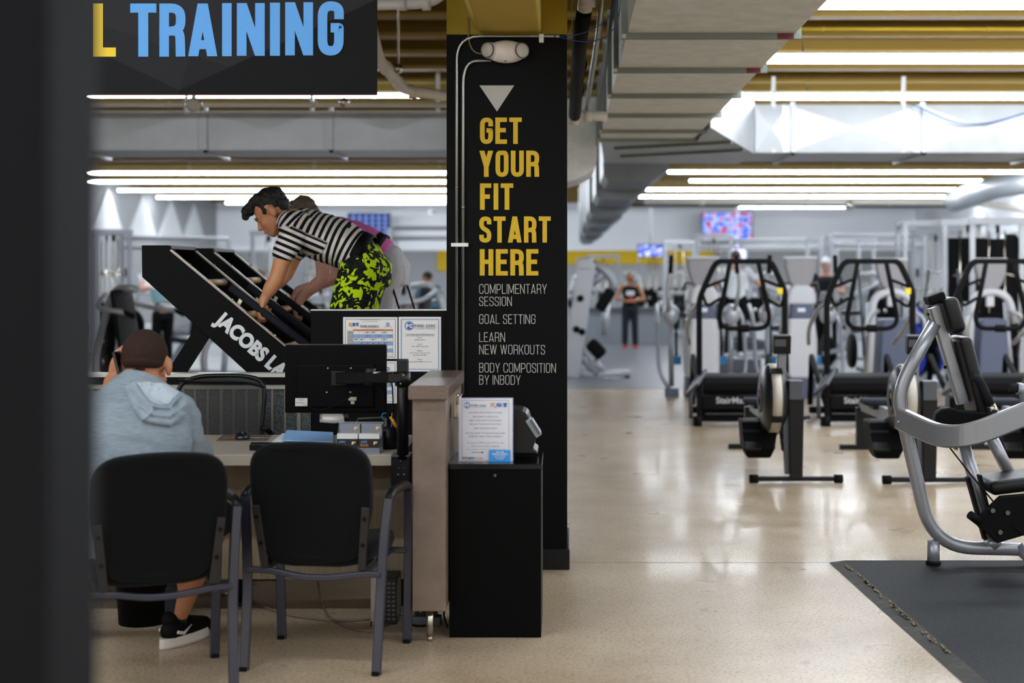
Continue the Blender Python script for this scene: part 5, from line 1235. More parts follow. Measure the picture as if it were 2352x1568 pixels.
    def dist(p, poly, closed=True):
        best = 1e9; n = len(poly)
        for a in range(n if closed else n-1):
            x0, y0 = poly[a]; x1, y1 = poly[(a+1) % n]; dx, dy = x1-x0, y1-y0; tt = max(0, min(1, ((p[0]-x0)*dx+(p[1]-y0)*dy)/(dx*dx+dy*dy+1e-9)))
            best = min(best, math.hypot(p[0]-x0-tt*dx, p[1]-y0-tt*dy))
        return best
    def inside(p, poly):
        c = False; n = len(poly)
        for a in range(n):
            x0, y0 = poly[a]; x1, y1 = poly[a-1]
            if (y0 > p[1]) != (y1 > p[1]) and p[0] < (x1-x0)*(p[1]-y0)/(y1-y0)+x0: c = not c
        return c
    folds = [([(296, 895), (322, 932), (352, 952), (390, 955), (424, 930)], .012, 5), ([(325, 968), (350, 945), (352, 930)], .010, 4), ([(404, 905), (394, 932), (398, 950)], .008, 4), ([(306, 884), (330, 922), (356, 940), (392, 941), (416, 914)], -.008, 3)]
    def patch(name, poly, m_, thick, step=1.6):
        idx = {}; vs = []; fs = []; o_ = Vector((0, 0, EYE))
        xs = [p[0] for p in poly]; ys = [p[1] for p in poly]; nx = int((max(xs)-min(xs)+12)/step); ny = int((max(ys)-min(ys)+12)/step)
        for a in range(nx):
            for b_ in range(ny):
                p = (min(xs)-6+a*step, min(ys)-6+b_*step); ins = inside(p, poly); d0 = dist(p, poly)
                if not ins and d0 > step*1.5: continue
                dr = (P(p[0], p[1], 5.)-o_).normalized(); hit = bv.ray_cast(o_, dr)[0]
                if hit is None or hit.y > 5.75: continue
                th_ = thick(p, d0 if ins else -d0); idx[(a, b_)] = len(vs); vs.append(hit-dr*th_+Vector((0, 0, 0)))
        for (a, b_), i0 in idx.items():
            q_ = [(a, b_), (a, b_+1), (a+1, b_+1), (a+1, b_)]
            if all(z_ in idx for z_ in q_): fs.append([idx[z_] for z_ in q_])
        mb = MB(); mb.add(vs, fs, True); return mb.build(name, m_, t_, world=True)
    def th_hood(p, d0):
        if d0 < 0: return -.012
        r = .026*min(1, d0/9)**.5; di = dist(p, inner)
        if inside(p, inner): return .004
        r *= min(1, .35+di/7); r += .010*math.exp(-((di-6)/5)**2)
        for f_, h_, w_ in folds: r += h_*math.exp(-(dist(p, f_, False)/w_)**2)*min(1, d0/6)
        return r+.003*noise.noise(Vector((p[0]*.09, p[1]*.09, 0)))
    patch('hood', outer, 'hood', th_hood)
    patch('hood_lining', inner, mat('pale_hood_lining', 'a3aeb6', .92, spec=.1), lambda p, d0: (.009+.005*noise.noise(Vector((p[0]*.12, p[1]*.12, 3)))) if d0 > 0 else .002)
    # trousers (shorts)
    tr = MB(); lofts(tr, [(Vector((-1.60, 5.30, .60)), .20, .15), (Vector((-1.60, 5.34, .52)), .21, .16)], (1, 0, 0)); 
    for hx, k in ((.1, kR), (-.1, kL)): _capv(tr, hipc+Vector((hx, .05, -.01)), .095, k+Vector((0, -.02, 0)), .082)
    fuse(tr, 'shorts', 'black_fabric', t_, .010, 4)
    # sock and trainer
    for a, s_ in ((aR, 1), (aL, -1)):
        sk = MB(); _capv(sk, a+Vector((.004*s_, 0, .10)), .049, a+Vector((0, .0, -.02)), .044); fuse(sk, 'sock', 'navy', t_, .007, 2)
        dr = Vector((.42 if s_ > 0 else -.2, .9, 0)).normalized()
        up_ = MB(); heel = Vector((a.x, a.y, .062))-dr*.035
        _capv(up_, heel, .041, heel+dr*.10+Vector((0, 0, -.004)), .045); _capv(up_, heel+dr*.10, .046, heel+dr*.205+Vector((0, 0, -.016)), .036); _capv(up_, heel+Vector((0, 0, .05)), .036, heel+dr*.03+Vector((0, 0, .03)), .045)
        so = fuse(up_, 'shoe', 'matte_black', t_, .006, 3)
        sl_ = MB(); sdv = Vector((dr.y, -dr.x, 0)); n = 30; base = []
        for k in range(n):
            tt = 2*PI*k/n; cc = heel+dr*.085; L_ = .145; W_ = .047+.008*math.cos(tt); base.append((cc+dr*L_*math.cos(tt)+sdv*W_*math.sin(tt)))
        sl_.loft([[Vector((p.x, p.y, z)) for p in base] for z in (.001, .012, .036, .042)]); sl_.build('sole', 'white_plastic', so, world=True)
        # swoosh-like side mark
        for e in (-1, 1):
            c0 = heel+sdv*e*.047; mk = MB()
            pts = [(-.012, .030), (.028, .018), (.075, .050), (.030, .030), (-.008, .042)]
            mk.add([Vector((c0.x, c0.y, .03))+dr*p[0]+Vector((0, 0, p[1])) for p in pts], [(0, 1, 3, 4), (1, 2, 3)])
            o_ = mk.build('side_mark', 'white_plastic', so, world=True); md = o_.modifiers.new('s', 'SOLIDIFY'); md.thickness = .006; md.offset = 0
    # phone, held by the hand
    ph = thing('mobile_phone', 'black phone held to the ear of the man in the hoodie', 'phone', P(276, 845, 5.60))
    mb = MB(); mb.bar(P(266, 806, 5.50), P(281, 866, 5.50), .012, .068, (0, 1, .15)); mb.build('phone_body', mat('phone_black', '0a0a0d', .15, spec=.6), ph, world=True, bevel=.004)
    mb = MB(); mb.cyl(P(265.5, 815, 5.48), P(263, 815, 5.48), .008, seg=12); mb.build('camera_lens', 'glass', ph, world=True)
seated()

# ---- distant people: one fused figure each, clothes as parts
def figure(lab, loc, rz, J, skin, top, bottom, shoes, hair, h=1.75, extra=None, sleeves=True, cap=None):
    """J maps joint names to local (x right, y forward, z up) metres for a 1.75 m person"""
    t_ = thing('person', lab, 'person', loc, rz)
    base = dict(head=(0, .02, 1.64), neck=(0, 0, 1.46), shL=(-.19, 0, 1.42), shR=(.19, 0, 1.42), elL=(-.25, .02, 1.13), elR=(.25, .02, 1.13), haL=(-.24, .1, .88), haR=(.24, .1, .88),
                hip=(0, 0, .95), knL=(-.11, .02, .50), knR=(.11, .02, .50), anL=(-.12, 0, .08), anR=(.12, 0, .08))
    base.update(J); k = h/1.75; j = {a: Vector(b)*k for a, b in base.items()}
    R_ = rootmat(t_); W_ = lambda v: R_ @ v
    j = {a: W_(b) for a, b in j.items()}; fw = (R_.to_3x3() @ Vector((0, 1, 0))); sd = (R_.to_3x3() @ Vector((1, 0, 0)))
    f = R_.to_3x3() @ Vector(J.get('face', (0, 1, -.1))); u = R_.to_3x3() @ Vector((0, .1, 1))
    b = MB(); head_shape(b, j['head'], f, u, k); _capv(b, j['head']-u*.06*k, .05*k, j['neck'], .06*k)
    for s_ in 'LR':
        limb(b, [j['sh'+s_], j['el'+s_], j['ha'+s_]], [.052*k, .042*k, .028*k]); d = (j['ha'+s_]-j['el'+s_]).normalized()
        hand_shape(b, j['ha'+s_], d, fw*.6-sd*(-.4 if s_ == 'L' else .4), fw, curl=.6, s=k)
        hp = j['hip']+sd*(-.09 if s_ == 'L' else .09)*k; limb(b, [hp, j['kn'+s_], j['an'+s_]], [.085*k, .058*k, .042*k])
    tor = [(j['hip'], .15*k, .10*k), (j['hip'].lerp(j['neck'], .4), .135*k, .095*k), (j['hip'].lerp(j['neck'], .8), .18*k, .11*k), (j['neck'], .09*k, .07*k)]
    lofts(b, tor, sd); fuse(b, 'body', skin, t_, .012, 3)
    if top:
        s = MB(); lofts(s, [(j['hip']+Vector((0, 0, .02)), .17*k, .125*k)]+[(c, a_*1.12, b_*1.15) for c, a_, b_ in tor[1:3]]+[(j['neck']-Vector((0, 0, .02)), .10*k, .08*k)], sd)
        if sleeves:
            for s_ in 'LR': _capv(s, j['sh'+s_], .072*k, j['sh'+s_].lerp(j['el'+s_], .5 if sleeves == True else 1.), .06*k)
        fuse(s, 'shirt', top, t_, .014, 3)
    if bottom:
        s = MB(); lofts(s, [(j['hip']+Vector((0, 0, .04)), .16*k, .115*k), (j['hip']-Vector((0, 0, .1*k)), .17*k, .125*k)], sd)
        for s_ in 'LR': hp = j['hip']+sd*(-.09 if s_ == 'L' else .09)*k; limb(s, [hp, j['kn'+s_], j['an'+s_]], [.105*k, .08*k, .07*k])
        fuse(s, 'trousers', bottom, t_, .014, 3)
    for s_ in 'LR':
        s = MB(); a = j['an'+s_]; _capv(s, a+Vector((0, 0, -.03))-fw*.03, .05*k, a+Vector((0, 0, -.035))+fw*.16, .045*k); fuse(s, 'shoe', shoes, t_, .012, 2)
    s = MB(); hh = j['head']; ell(s, hh+u*.032*k-f*.012*k, (.083*k, .1*k, .086*k), f, u)
    if cap: ell(s, hh+u*.045*k+f*.09*k, (.06*k, .05*k, .012*k), f, u)
    fuse(s, 'cap' if cap else 'hair', cap or hair, t_, .010, 1)
    if extra: extra(t_, j, fw, sd, k)
    return t_
DM = 4966/(800-624.)
def logo(t_, j, fw, sd, k):
    c = j['hip'].lerp(j['neck'], .62)+fw*.155*k; mb = MB(); mb.cbox(c, (.16, .012, .09)); mb.build('shirt_print', 'white', t_, world=True)
    ph = MB(); ph.cbox(j['haL'].lerp(j['haR'], .5)+Vector((0, -.05, .02)), (.07, .02, .11)); ph.build('phone', 'red', t_, world=True)
figure('man in black tank top, dark jeans and bright red shoes looking at his phone', (X(1447, DM), DM, 0), PI, dict(elL=(-.32, .06, 1.13), elR=(.32, .06, 1.13), haL=(-.10, .22, 1.10), haR=(.10, .22, 1.10), head=(0, .07, 1.60), face=(0, .8, -.6)), 'skin3', 'matte_black', 'navy', 'red', 'hair_black', 1.52, logo, sleeves=False, cap='matte_black')
D2 = 21.5
figure('person in white t-shirt seen from behind on a trainer', (X(1690, D2), D2, .22), -.25, dict(elL=(-.34, .12, 1.18), elR=(.36, .14, 1.2), haL=(-.36, .36, 1.22), haR=(.36, .38, 1.25), knL=(-.12, .15, .55), knR=(.1, .0, .5), anR=(.1, -.1, .1)), 'skin2', 'white', 'matte_black', 'white', 'hair_brown', 1.62)
mb = MB(); mb.box((X(1690, D2)-.35, D2-.25, .004), (X(1690, D2)+.35, D2+.35, .22)); tag(mb.build('step_platform', 'grey_dark', org=(X(1690, D2), D2, 0), bevel=.02), 'dark step platform under the person in white t-shirt', 'platform')
D3 = 24.
figure('person in dark shirt and white cap between the trainers', (X(1897, D3), D3, .005), PI-.3, dict(elL=(-.3, .1, 1.15), haL=(-.2, .3, 1.2), haR=(.2, .3, 1.2)), 'skin2', 'navy', 'matte_black', 'matte_black', 'hair_black', 1.76, cap='white')
D4 = 22.3
figure('woman in black leggings and pale blue top raising her hands', (X(372, D4), D4, .005), .5, dict(elL=(-.30, .2, 1.40), elR=(.22, .2, 1.25), haL=(-.24, .34, 1.62), haR=(.1, .35, 1.4), hip=(.02, 0, .95)), 'skin2', None, 'matte_black', 'matte_black', 'hair_black', 1.55,
       extra=lambda t_, j, fw, sd, k: (lambda s: (lofts(s, [(j['hip'].lerp(j['neck'], .42), .155, .12), (j['hip'].lerp(j['neck'], .95), .2, .135)], sd), fuse(s, 'cropped_top', mat('pale_blue_cloth', '8fb4bf', .9), t_, .014, 2)))(MB()))
D5 = 24.5
figure('person in blue shirt holding a yellow plate beside the column', (X(1000, D5), D5, .005), .9, dict(head=(0, .2, 1.45), neck=(0, .15, 1.3), shL=(-.19, .15, 1.26), shR=(.19, .15, 1.26), elL=(-.25, .3, 1.0), elR=(.25, .3, 1.0), haL=(-.2, .45, .9), haR=(.2, .45, .9), hip=(0, -.1, .85)), 'skin3', mat('teal_cloth', '3a6478', .9), 'navy', 'matte_black', 'hair_black', 1.7)
figure('seated person with bare head behind the near rungs of the climber', (X(597, 22), 22, .0), PI, dict(hip=(0, 0, .75), head=(0, .0, 1.5), neck=(0, 0, 1.32), shL=(-.19, 0, 1.27), shR=(.19, 0, 1.27), elL=(-.25, .02, 1.0), elR=(.25, .02, 1.0), haL=(-.2, .2, .9), haR=(.2, .2, .9)), 'skin2', 'wall_grey', 'matte_black', 'white', 'hair_brown', 1.7)
# ================================================================ ladder climbers
def ladder_machine(dy, lab, text):
    """inclined climber; side panels in x-z, first machine's near side panel at depth 7.60"""
    D = 7.60; W = .55; q = lambda px, py, y=0.: Vector((X(px, D), D+dy+y, Z(py, D)))
    t_ = thing('ladder_climber', lab, 'exercise machine', (X(800, D), D+dy+W/2, 0))
    poly = [(325, 563), (387, 563), (391, 576), (656, 797), (1003, 1087), (1003, 1240), (968, 1240), (569, 857), (326, 636)]
    poly = [(X(a, D), Z(b, D)) for a, b in poly]
    for y0, y1 in ((0, .03), (W-.03, W)):
        mb = MB(); mb.prism(poly, D+dy+y0, D+dy+y1); mb.build('side_panel', 'black_paint', t_, world=True, bevel=.003)
        ym = (y0+y1)/2; a, b = q(391, 574, ym), q(1003, 1084, ym)
        mb = MB(); mb.bar(a, b, .008, .034, (0, 1, 0)); e_ = mb.build('edge_rail', 'edge_trim', t_, world=True)
        for k in range(1, 6):
            mb = MB(); c = a.lerp(b, k*.16-.09)+Vector((0, 0, .006)); mb.ball(c, .008, 8, 6); mb.build('rail_screw', 'chrome', e_, world=True)
    mb = MB(); mb.prism([(X(325, D), Z(563, D)), (X(387, D), Z(563, D)), (X(391, D), Z(571, D)), (X(325, D), Z(571, D))], D+dy+.03, D+dy+W-.03)
    mb.prism([(X(340, D), Z(571, D)), (X(350, D), Z(571, D)), (X(350, D), Z(650, D)), (X(340, D), Z(640, D))], D+dy+.03, D+dy+W-.03); mb.build('top_cover', 'black_metal', t_, world=True)
    dn = (Vector((1003, 1084))-Vector((391, 574))).normalized()
    # inner backing below the rungs
    mb = MB(); off = 62
    mb.bar(q(391-off*.62, 574+off*.76, W/2), q(1003-off*.62, 1084+off*.76, W/2), .012, W-.08, (0, 1, 0)); mb.build('inner_bed', 'matte_black', t_, world=True)
    # rungs
    for k in range(7):
        c = Vector((455, 627))+Vector((.768, .640))*(k*118+18)
        if dy: c += Vector((.768, .640))*-4
        a = q(c.x-8, c.y+11, .045); b = q(c.x-8, c.y+11, W-.045)
        mb = MB(); mb.tube([a, b], .019, 14); mb.build('rung', 'wood', t_, world=True)
        mb = MB(); mb.tube([a-Vector((0, .012, 0)), a], .024, 8); mb.tube([b, b+Vector((0, .012, 0))], .024, 8); mb.build('chain_bracket', 'grey_dark', t_, world=True)
    # foam hand rails on both sides
    for y in (.06, W-.06):
        a, b = q(523, 659, y)+Vector((0, 0, 0)), q(760, 839, y)
        mb = MB(); mb.tube([a, b], .021, 14); mb.build('foam_handrail', 'foam', t_, world=True)
        for fx in (.12, .93):
            c = a.lerp(b, fx); mb = MB(); mb.bar(c, c+Vector((-.035, 0, -.07)), .02, .012, (0, 1, 0)); mb.build('rail_post', 'bolt', t_, world=True)
    # struts
    if text:
        mb = MB(); mb.bar(q(474, 742, .05), q(322, 980, .05), .085, .05, (0, 1, 0)); mb.build('support_strut', 'matte_black', t_, world=True)
    mb = MB(); mb.bar(q(322, 980, .02), q(322, 980, W-.02), .06, .05, (0, 0, 1)); mb.bar(q(322, 980, W/2), Vector((X(300, D), D+dy+W/2, 0.02)), .08, .10, (0, 1, 0)); mb.bar((X(300, D), D+dy+.02, .02), (X(300, D), D+dy+W-.02, .02), .08, .04, (0, 0, 1)); mb.build('rear_foot', 'matte_black', t_, world=True)
    mb = MB(); mb.box((X(985, D), D+dy+.0, 0), (X(1003, D)+.0, D+dy+W, .12)); mb.build('base_block', 'matte_black', t_, world=True)
    mb = MB(); mb.cbox(q(365, 571, .25)+Vector((0, 0, .002)), (.03, .02, .012)); mb.build('latch', 'chrome', t_, world=True)
    if text:
        ang = -math.atan2(857-636, 569-326)*.97
        o = q(491, 737, -.0015); m = Matrix.Translation(o) @ Matrix.Rotation(-ang, 4, 'Y')
        small_text([('JACOBS LADDER', 0, 0, 0, .106, 'L', .715, .0055, m)], 'side_lettering', 'white', t_)
M['foam'] = mat('grip_foam', '202126', .9, spec=.15)
M['edge_trim'] = mat('brushed_edge_trim', '9c8f84', .35, metal=.5)
ladder_machine(0, 'black inclined ladder climber with white lettering on its side, wooden rungs', True)
ladder_machine(.95, 'second black ladder climber, standing behind the lettered one', False)

# ================================================================ chest press on the mat
MY = D_at_floor = 4966/(1292-624.)
mt = thing('rubber_mat', 'black rubber mat with a worn sloping edge under the press machine', 'mat', (2.5, 6.4, 0))
xl0, xl1 = X(1936, 7.43), X(2262, 5.26)
def lx(y): return X(1904, 7.435)+(7.435-y)*(.091/2.17)*1.0
mb = MB(); y0, y1 = 3.2, 7.435
mb.prismz([(lx(y1)+.075, y1-.02), (lx(y0)+.075, y0), (6.5, y0), (6.5, y1-.02)], .001, .016)
MATM = mat('mat_rubber', '0f1114', .6, spec=.1, c2='33363c', vscale=170, sharp=(.52, .66), bump=.25, bscale=260); mb.build('mat_surface', MATM, mt, world=True)
mb = MB(); mb.add([(lx(y1), y1, .001), (lx(y0), y0, .001), (lx(y0)+.078, y0, .0165), (lx(y1)+.078, y1-.02, .0165), (6.5, y1, .001), (6.5, y1-.02, .0165)], [(0, 1, 2, 3), (0, 3, 5, 4)])
mb.build('bevelled_edge', mat('worn_mat_edge', '302f2d', .65, spec=.2, c2='454036', vscale=14, sharp=(.5, .7)), mt, world=True)
mb = MB(); r_ = random.Random(3)
for k in range(60):
    y = 7.3-r_.random()*1.7; s_ = .006+r_.random()*.01; x = lx(y)+.055+r_.uniform(-.006, .012)
    mb.add([(x-s_*.5, y-s_*2.2, .0172), (x+s_*.5, y-s_*1.6, .0172), (x+s_*.4, y+s_*2, .0172), (x-s_*.2, y+s_*1.6, .0172)], [(0, 1, 2, 3)])
mb.build('scuff_marks', mat('scuff', '6a5c3a', .8), mt, world=True)['kind'] = 'stuff'

pm = thing('chest_press_machine', 'silver tube press machine with black pads standing on the rubber mat', 'exercise machine', (2.6, 7.3, .016))
PD_ = 7.32
def pq(px, py, y=0.): D = PD_+y; return Vector((X(px, D), D, Z(py, D)))
ST = 'silver_paint'; R1 = .038
mb = MB(); mb.tube(rpath([pq(2147, 742, .0), pq(2060, 898, -.0), pq(2079, 985), pq(2142, 1256), pq(2420, 1262)], [.16, .3, .22], 10), R1*.92, 20); mb.build('main_frame_tube', ST, pm, world=True)
mb = MB(); mb.tube([pq(2144, 1240), pq(2144, 1294)], .032, 18); mb.build('front_foot', ST, pm, world=True)
mb = MB(); mb.lathe([(0, 0), (.038, 0), (.04, .012), (.03, .02), (0, .02)], (pq(2144, 1296).x, PD_, .0165), seg=20); mb.build('foot_pad', 'rubber', pm, world=True)
mb = MB(); mb.tube([pq(2146, 705, .03), pq(2212, 925, .03)], .03, sq=(.066, .060), up=(0, 1, 0)); mb.build('back_post', ST, pm, world=True)
for px, py in ((2132, 722), (2136, 737), (2171, 843)):
    mb = MB(); c = pq(px, py, -.003); mb.cyl(c, c+Vector((0, -.004, 0)), .009 if py > 800 else .007, seg=12); mb.build('bolt_hole', 'matte_black', pm, world=True)
# arm: flat oval tube bending forward
mb = MB(); arm = rpath([pq(2066, 960, -.02), pq(2160, 1003, -.30), pq(2230, 1000, -.42), pq(2420, 925, -.46)], [.1, .10], 8)
mb.tube(arm, .03, sq=(.05, .112), up=(0, 0, 1)); mb.build('press_arm', ST, pm, world=True, bevel=.012)
for px, py in ((2064, 969), (2076, 974)):
    mb = MB(); c = pq(px, py, -.07); mb.ball(c, (.008, .006, .008), 10, 6); mb.build('arm_bolt', 'chrome', pm, world=True)
mb = MB(); mb.tube([pq(2207, 1000, .05), pq(2286, 1252, .02)], .033, 18); mb.build('seat_post', ST, pm, world=True)
mb = MB(); mb.tube([pq(2270, 990, .2), pq(2330, 1110, .22)], .033, 18); mb.build('rear_tube', ST, pm, world=True)
mb = MB(); mb.tube([pq(2286, 1256), pq(2272, 1236)], .04, 16); mb.tube([pq(2340, 1255), pq(2420, 1330, -.1)], .036, 16); mb.build('base_joint', ST, pm, world=True)
# pads
def pad_between(a, b, wd, th, name, r=.02, side=1):
    a = Vector(a); b = Vector(b); d = b-a; c = (a+b)/2; ang = math.atan2(d.x, d.z)
    return pads(c, (th, wd, d.length), r, (0, ang, 0), name, 'black_vinyl', pm, True)
pad_between(pq(2168, 683, .03), pq(2190, 762, .03), .26, .082, 'head_pad', .028)
pad_between(pq(2201, 772, .03), pq(2262, 1005, .03), .28, .068, 'back_pad', .026)
mb = MB(); mb.bar(pq(2128, 692, .03), pq(2166, 678, .03), .05, .12, (0, 1, 0)); mb.build('pad_bracket', 'matte_black', pm, world=True, bevel=.012)
pads(pq(2345, 1103, .05), (.40, .30, .075), .03, (0, -.12, 0), 'seat_pad', 'black_vinyl', pm, True)
mb = MB(); pl = [(2240, 1197), (2270, 1168), (2300, 1140), (2420, 1130), (2420, 1200), (2352, 1230), (2290, 1248), (2276, 1232), (2250, 1212)]
mb.prism([(X(a, 7.2), Z(b, 7.2)) for a, b in pl], 7.2, 7.24); mb.build('seat_bracket', 'matte_black', pm, world=True, bevel=.006)
for px, py in ((2247, 1197), (2280, 1172), (2314, 1177), (2297, 1222), (2238, 1190)):
    mb = MB(); c = P(px, py, 7.195); mb.cyl(c, c+Vector((0, -.008, 0)), .012, seg=12); mb.build('bracket_bolt', 'chrome', pm, world=True)
mb = MB(); mb.tube([P(2228, 1182, 7.16), P(2248, 1197, 7.18)], .022, 16); mb.build('pin_knob', 'matte_black', pm, world=True)
mb = MB(); mb.bar(P(2222, 1095, 7.26), P(2262, 1238, 7.26), .018, .05, (0, 1, 0)); mb.bar(P(2249, 1090, 7.26), P(2275, 1200, 7.26), .016, .05, (0, 1, 0)); mb.build('adjuster_plate', 'matte_black', pm, world=True, bevel=.003)
# pulley cover and cable
mb = MB(); mb.prism([(X(a, 7.22), Z(b, 7.22)) for a, b in ((2145, 966), (2150, 948), (2162, 938), (2180, 935), (2205, 942), (2300, 950), (2300, 985), (2150, 985))], 7.2, 7.27); mb.build('pulley_cover', 'matte_black', pm, world=True, bevel=.01)
mb = MB(); mb.tube([P(2174, 1018, 7.22), P(2230, 1090, 7.2), P(2282, 1152, 7.19)], .004, 8); mb.build('pull_cable', 'rubber', pm, world=True)
mb = MB(); mb.tube([P(2330, 1208, 7.19), P(2400, 1275, 7.19)], .003, 8); mb.build('pull_cable', 'rubber', pm, world=True)
# handles
mb = MB(); mb.tube(rpath([pq(2232, 864, -.14), pq(2252, 872, -.14), pq(2278, 935, -.14)], .06), .021, 14); mb.build('grip', 'foam', pm, world=True)
mb = MB(); mb.tube([pq(2276, 930, -.14), pq(2286, 948, -.14)], .022, 14); mb.build('grip_collar', 'chrome', pm, world=True)
mb = MB(); mb.tube([pq(2318, 890, -.3), pq(2342, 892, -.3)], .022, 14); mb.build('grip', 'foam', pm, world=True)
mb = MB(); mb.tube(rpath([pq(2336, 892, -.3), pq(2352, 893, -.3), pq(2362, 935, -.3)], .04), .03, 14); mb.build('grip_arm', ST, pm, world=True)

# ================================================================ stair climbing treadmills
def stair_mill(loc, lab):
    t_ = thing('stair_climber', lab, 'exercise machine', loc, 0, 'black stair climbing machines in a row')
    S = 232.; L = lambda px, py, y=0.: Vector(((px-1708)/S, y, EYE-(py-VY)/S))
    B_ = 'matte_black'
    # uprights and their slanting hand rails
    for s_, pts in ((-1, [(1607, 968), (1606, 690), (1617, 660), (1642, 606), (1654, 600)]), (1, [(1809, 968), (1802, 730), (1803, 668), (1774, 606), (1764, 600)])):
        mb = MB(); mb.tube(rpath([L(a, b) for a, b in pts], .06), .026, sq=(.055, .05), up=(0, 1, 0)); mb.build('upright', B_, t_)
    mb = MB(); mb.tube([L(1650, 600), L(1768, 600)], .024, sq=(.05, .04), up=(0, 1, 0)); mb.build('top_bar', B_, t_)
    mb = MB(); mb.tube(rpath([L(1677, 602), L(1665, 665), L(1651, 735), L(1664, 754), L(1755, 754), L(1769, 735), L(1755, 665), L(1742, 602)], .08), .024, 12); mb.build('hand_loop', B_, t_)
    for pts in ([(1617, 661), (1664, 642)], [(1613, 672), (1624, 704), (1656, 684)], [(1801, 661), (1752, 642)], [(1803, 672), (1794, 706), (1760, 684)]):
        mb = MB(); mb.tube(rpath([L(a, b, .0) for a, b in pts], .05), .016, 10); mb.build('brace', B_, t_)
    mb = MB()
    for k in range(4): mb.cyl(L(1700+k*5.5, 745, -.02), L(1700+k*5.5, 762, -.02), .018, seg=8)
    mb.build('resistance_lever', 'matte_black', t_)
    # light side rails
    for s_ in (-1, 1):
        mb = MB(); x = 1708+s_*100; mb.tube(rpath([L(x+s_*-2, 690, .0), L(x+s_*13, 715, .3), L(x+s_*16, 760, .7), L(x+s_*4, 800, 1.0)], .15), .022, 10); mb.build('side_rail', 'silver_light', t_)
    # drum and lower band
    mb = MB(); pr_ = [(.02, .30), (.0, .36), (.0, .42), (.04, .47), (.10, .485), (.5, .49), (.5, .30)]
    mb.prismx([(a, b) for a, b in pr_], -.40, .40); mb.build('drum_cover', mat('drum_black', '080808', .6, spec=.1) if 'drum_black' not in bpy.data.materials else bpy.data.materials['drum_black'], t_, bevel=.01)
    mb = MB(); mb.box((-.41, -.03, .165), (.41, .03, .30)); nb = mb.build('name_band', 'matte_black', t_, bevel=.008)
    rm = rootmat(t_); small_text([('StairMaster', 0, 0, 0, .085, 'C', .40, .002, rm @ Matrix.Translation((-.075, -.0315, .225)))], 'brand_lettering', mat('dim_silver_letter', 'a5a5aa', .5) if 'dim_silver_letter' not in bpy.data.materials else bpy.data.materials['dim_silver_letter'], nb)
    mb = MB(); mb.box((-.42, .1, .03), (.42, .2, .10)); mb.build('cross_member', B_, t_, bevel=.01)
    mb = MB(); mb.box((-.45, .9, .03), (.45, 1.0, .1)); mb.build('cross_member', B_, t_, bevel=.01)
    for s_ in (-1, 1):
        mb = MB(); mb.bar((s_*.52, -.1, .36), (s_*.42, .02, .50), .03, .28, (0, 1, 0)); mb.build('foot_plate', 'grey_dark', t_, bevel=.006)
        mb = MB(); mb.tube(rpath([(s_*.44, -.02, .50), (s_*.53, -.05, .33), (s_*.52, .0, .08)], .08), .02, 10); mb.build('side_brace', 'grey_dark', t_)
        mb = MB(); mb.cbox((s_*.455, -.01, .045), (.08, .12, .09)); mb.cyl((s_*.455-.03, -.06, .05), (s_*.455+.03, -.06, .05), .05, seg=16); mb.build('transport_wheel', 'rubber', t_)
        mb = MB(); mb.tube([(s_*.40, .1, .10), (s_*.40, 1.1, .62), (s_*.40, 1.2, .1)], .03, 8); mb.build('side_frame', B_, t_)
    if 'third' not in lab:
        mb = MB(); c = L(1790, 668, -.04); mb.cbox(c, (.05, .02, .06)); mb.build('yellow_tag', 'yellow_print', t_)
    return t_
SD_ = 14.05
sm0 = stair_mill((X(1708, SD_), SD_, 0), 'black stair climbing machine behind the first rowing machine, nearest the column')
repeat(sm0, (X(1708, SD_)+1.262, SD_, 0), label='black stair climbing machine behind the second rowing machine, middle of the row')
repeat(sm0, (X(1708, SD_)+2.53, SD_, 0), label='black stair climbing machine behind the press machine, cut by the picture edge')

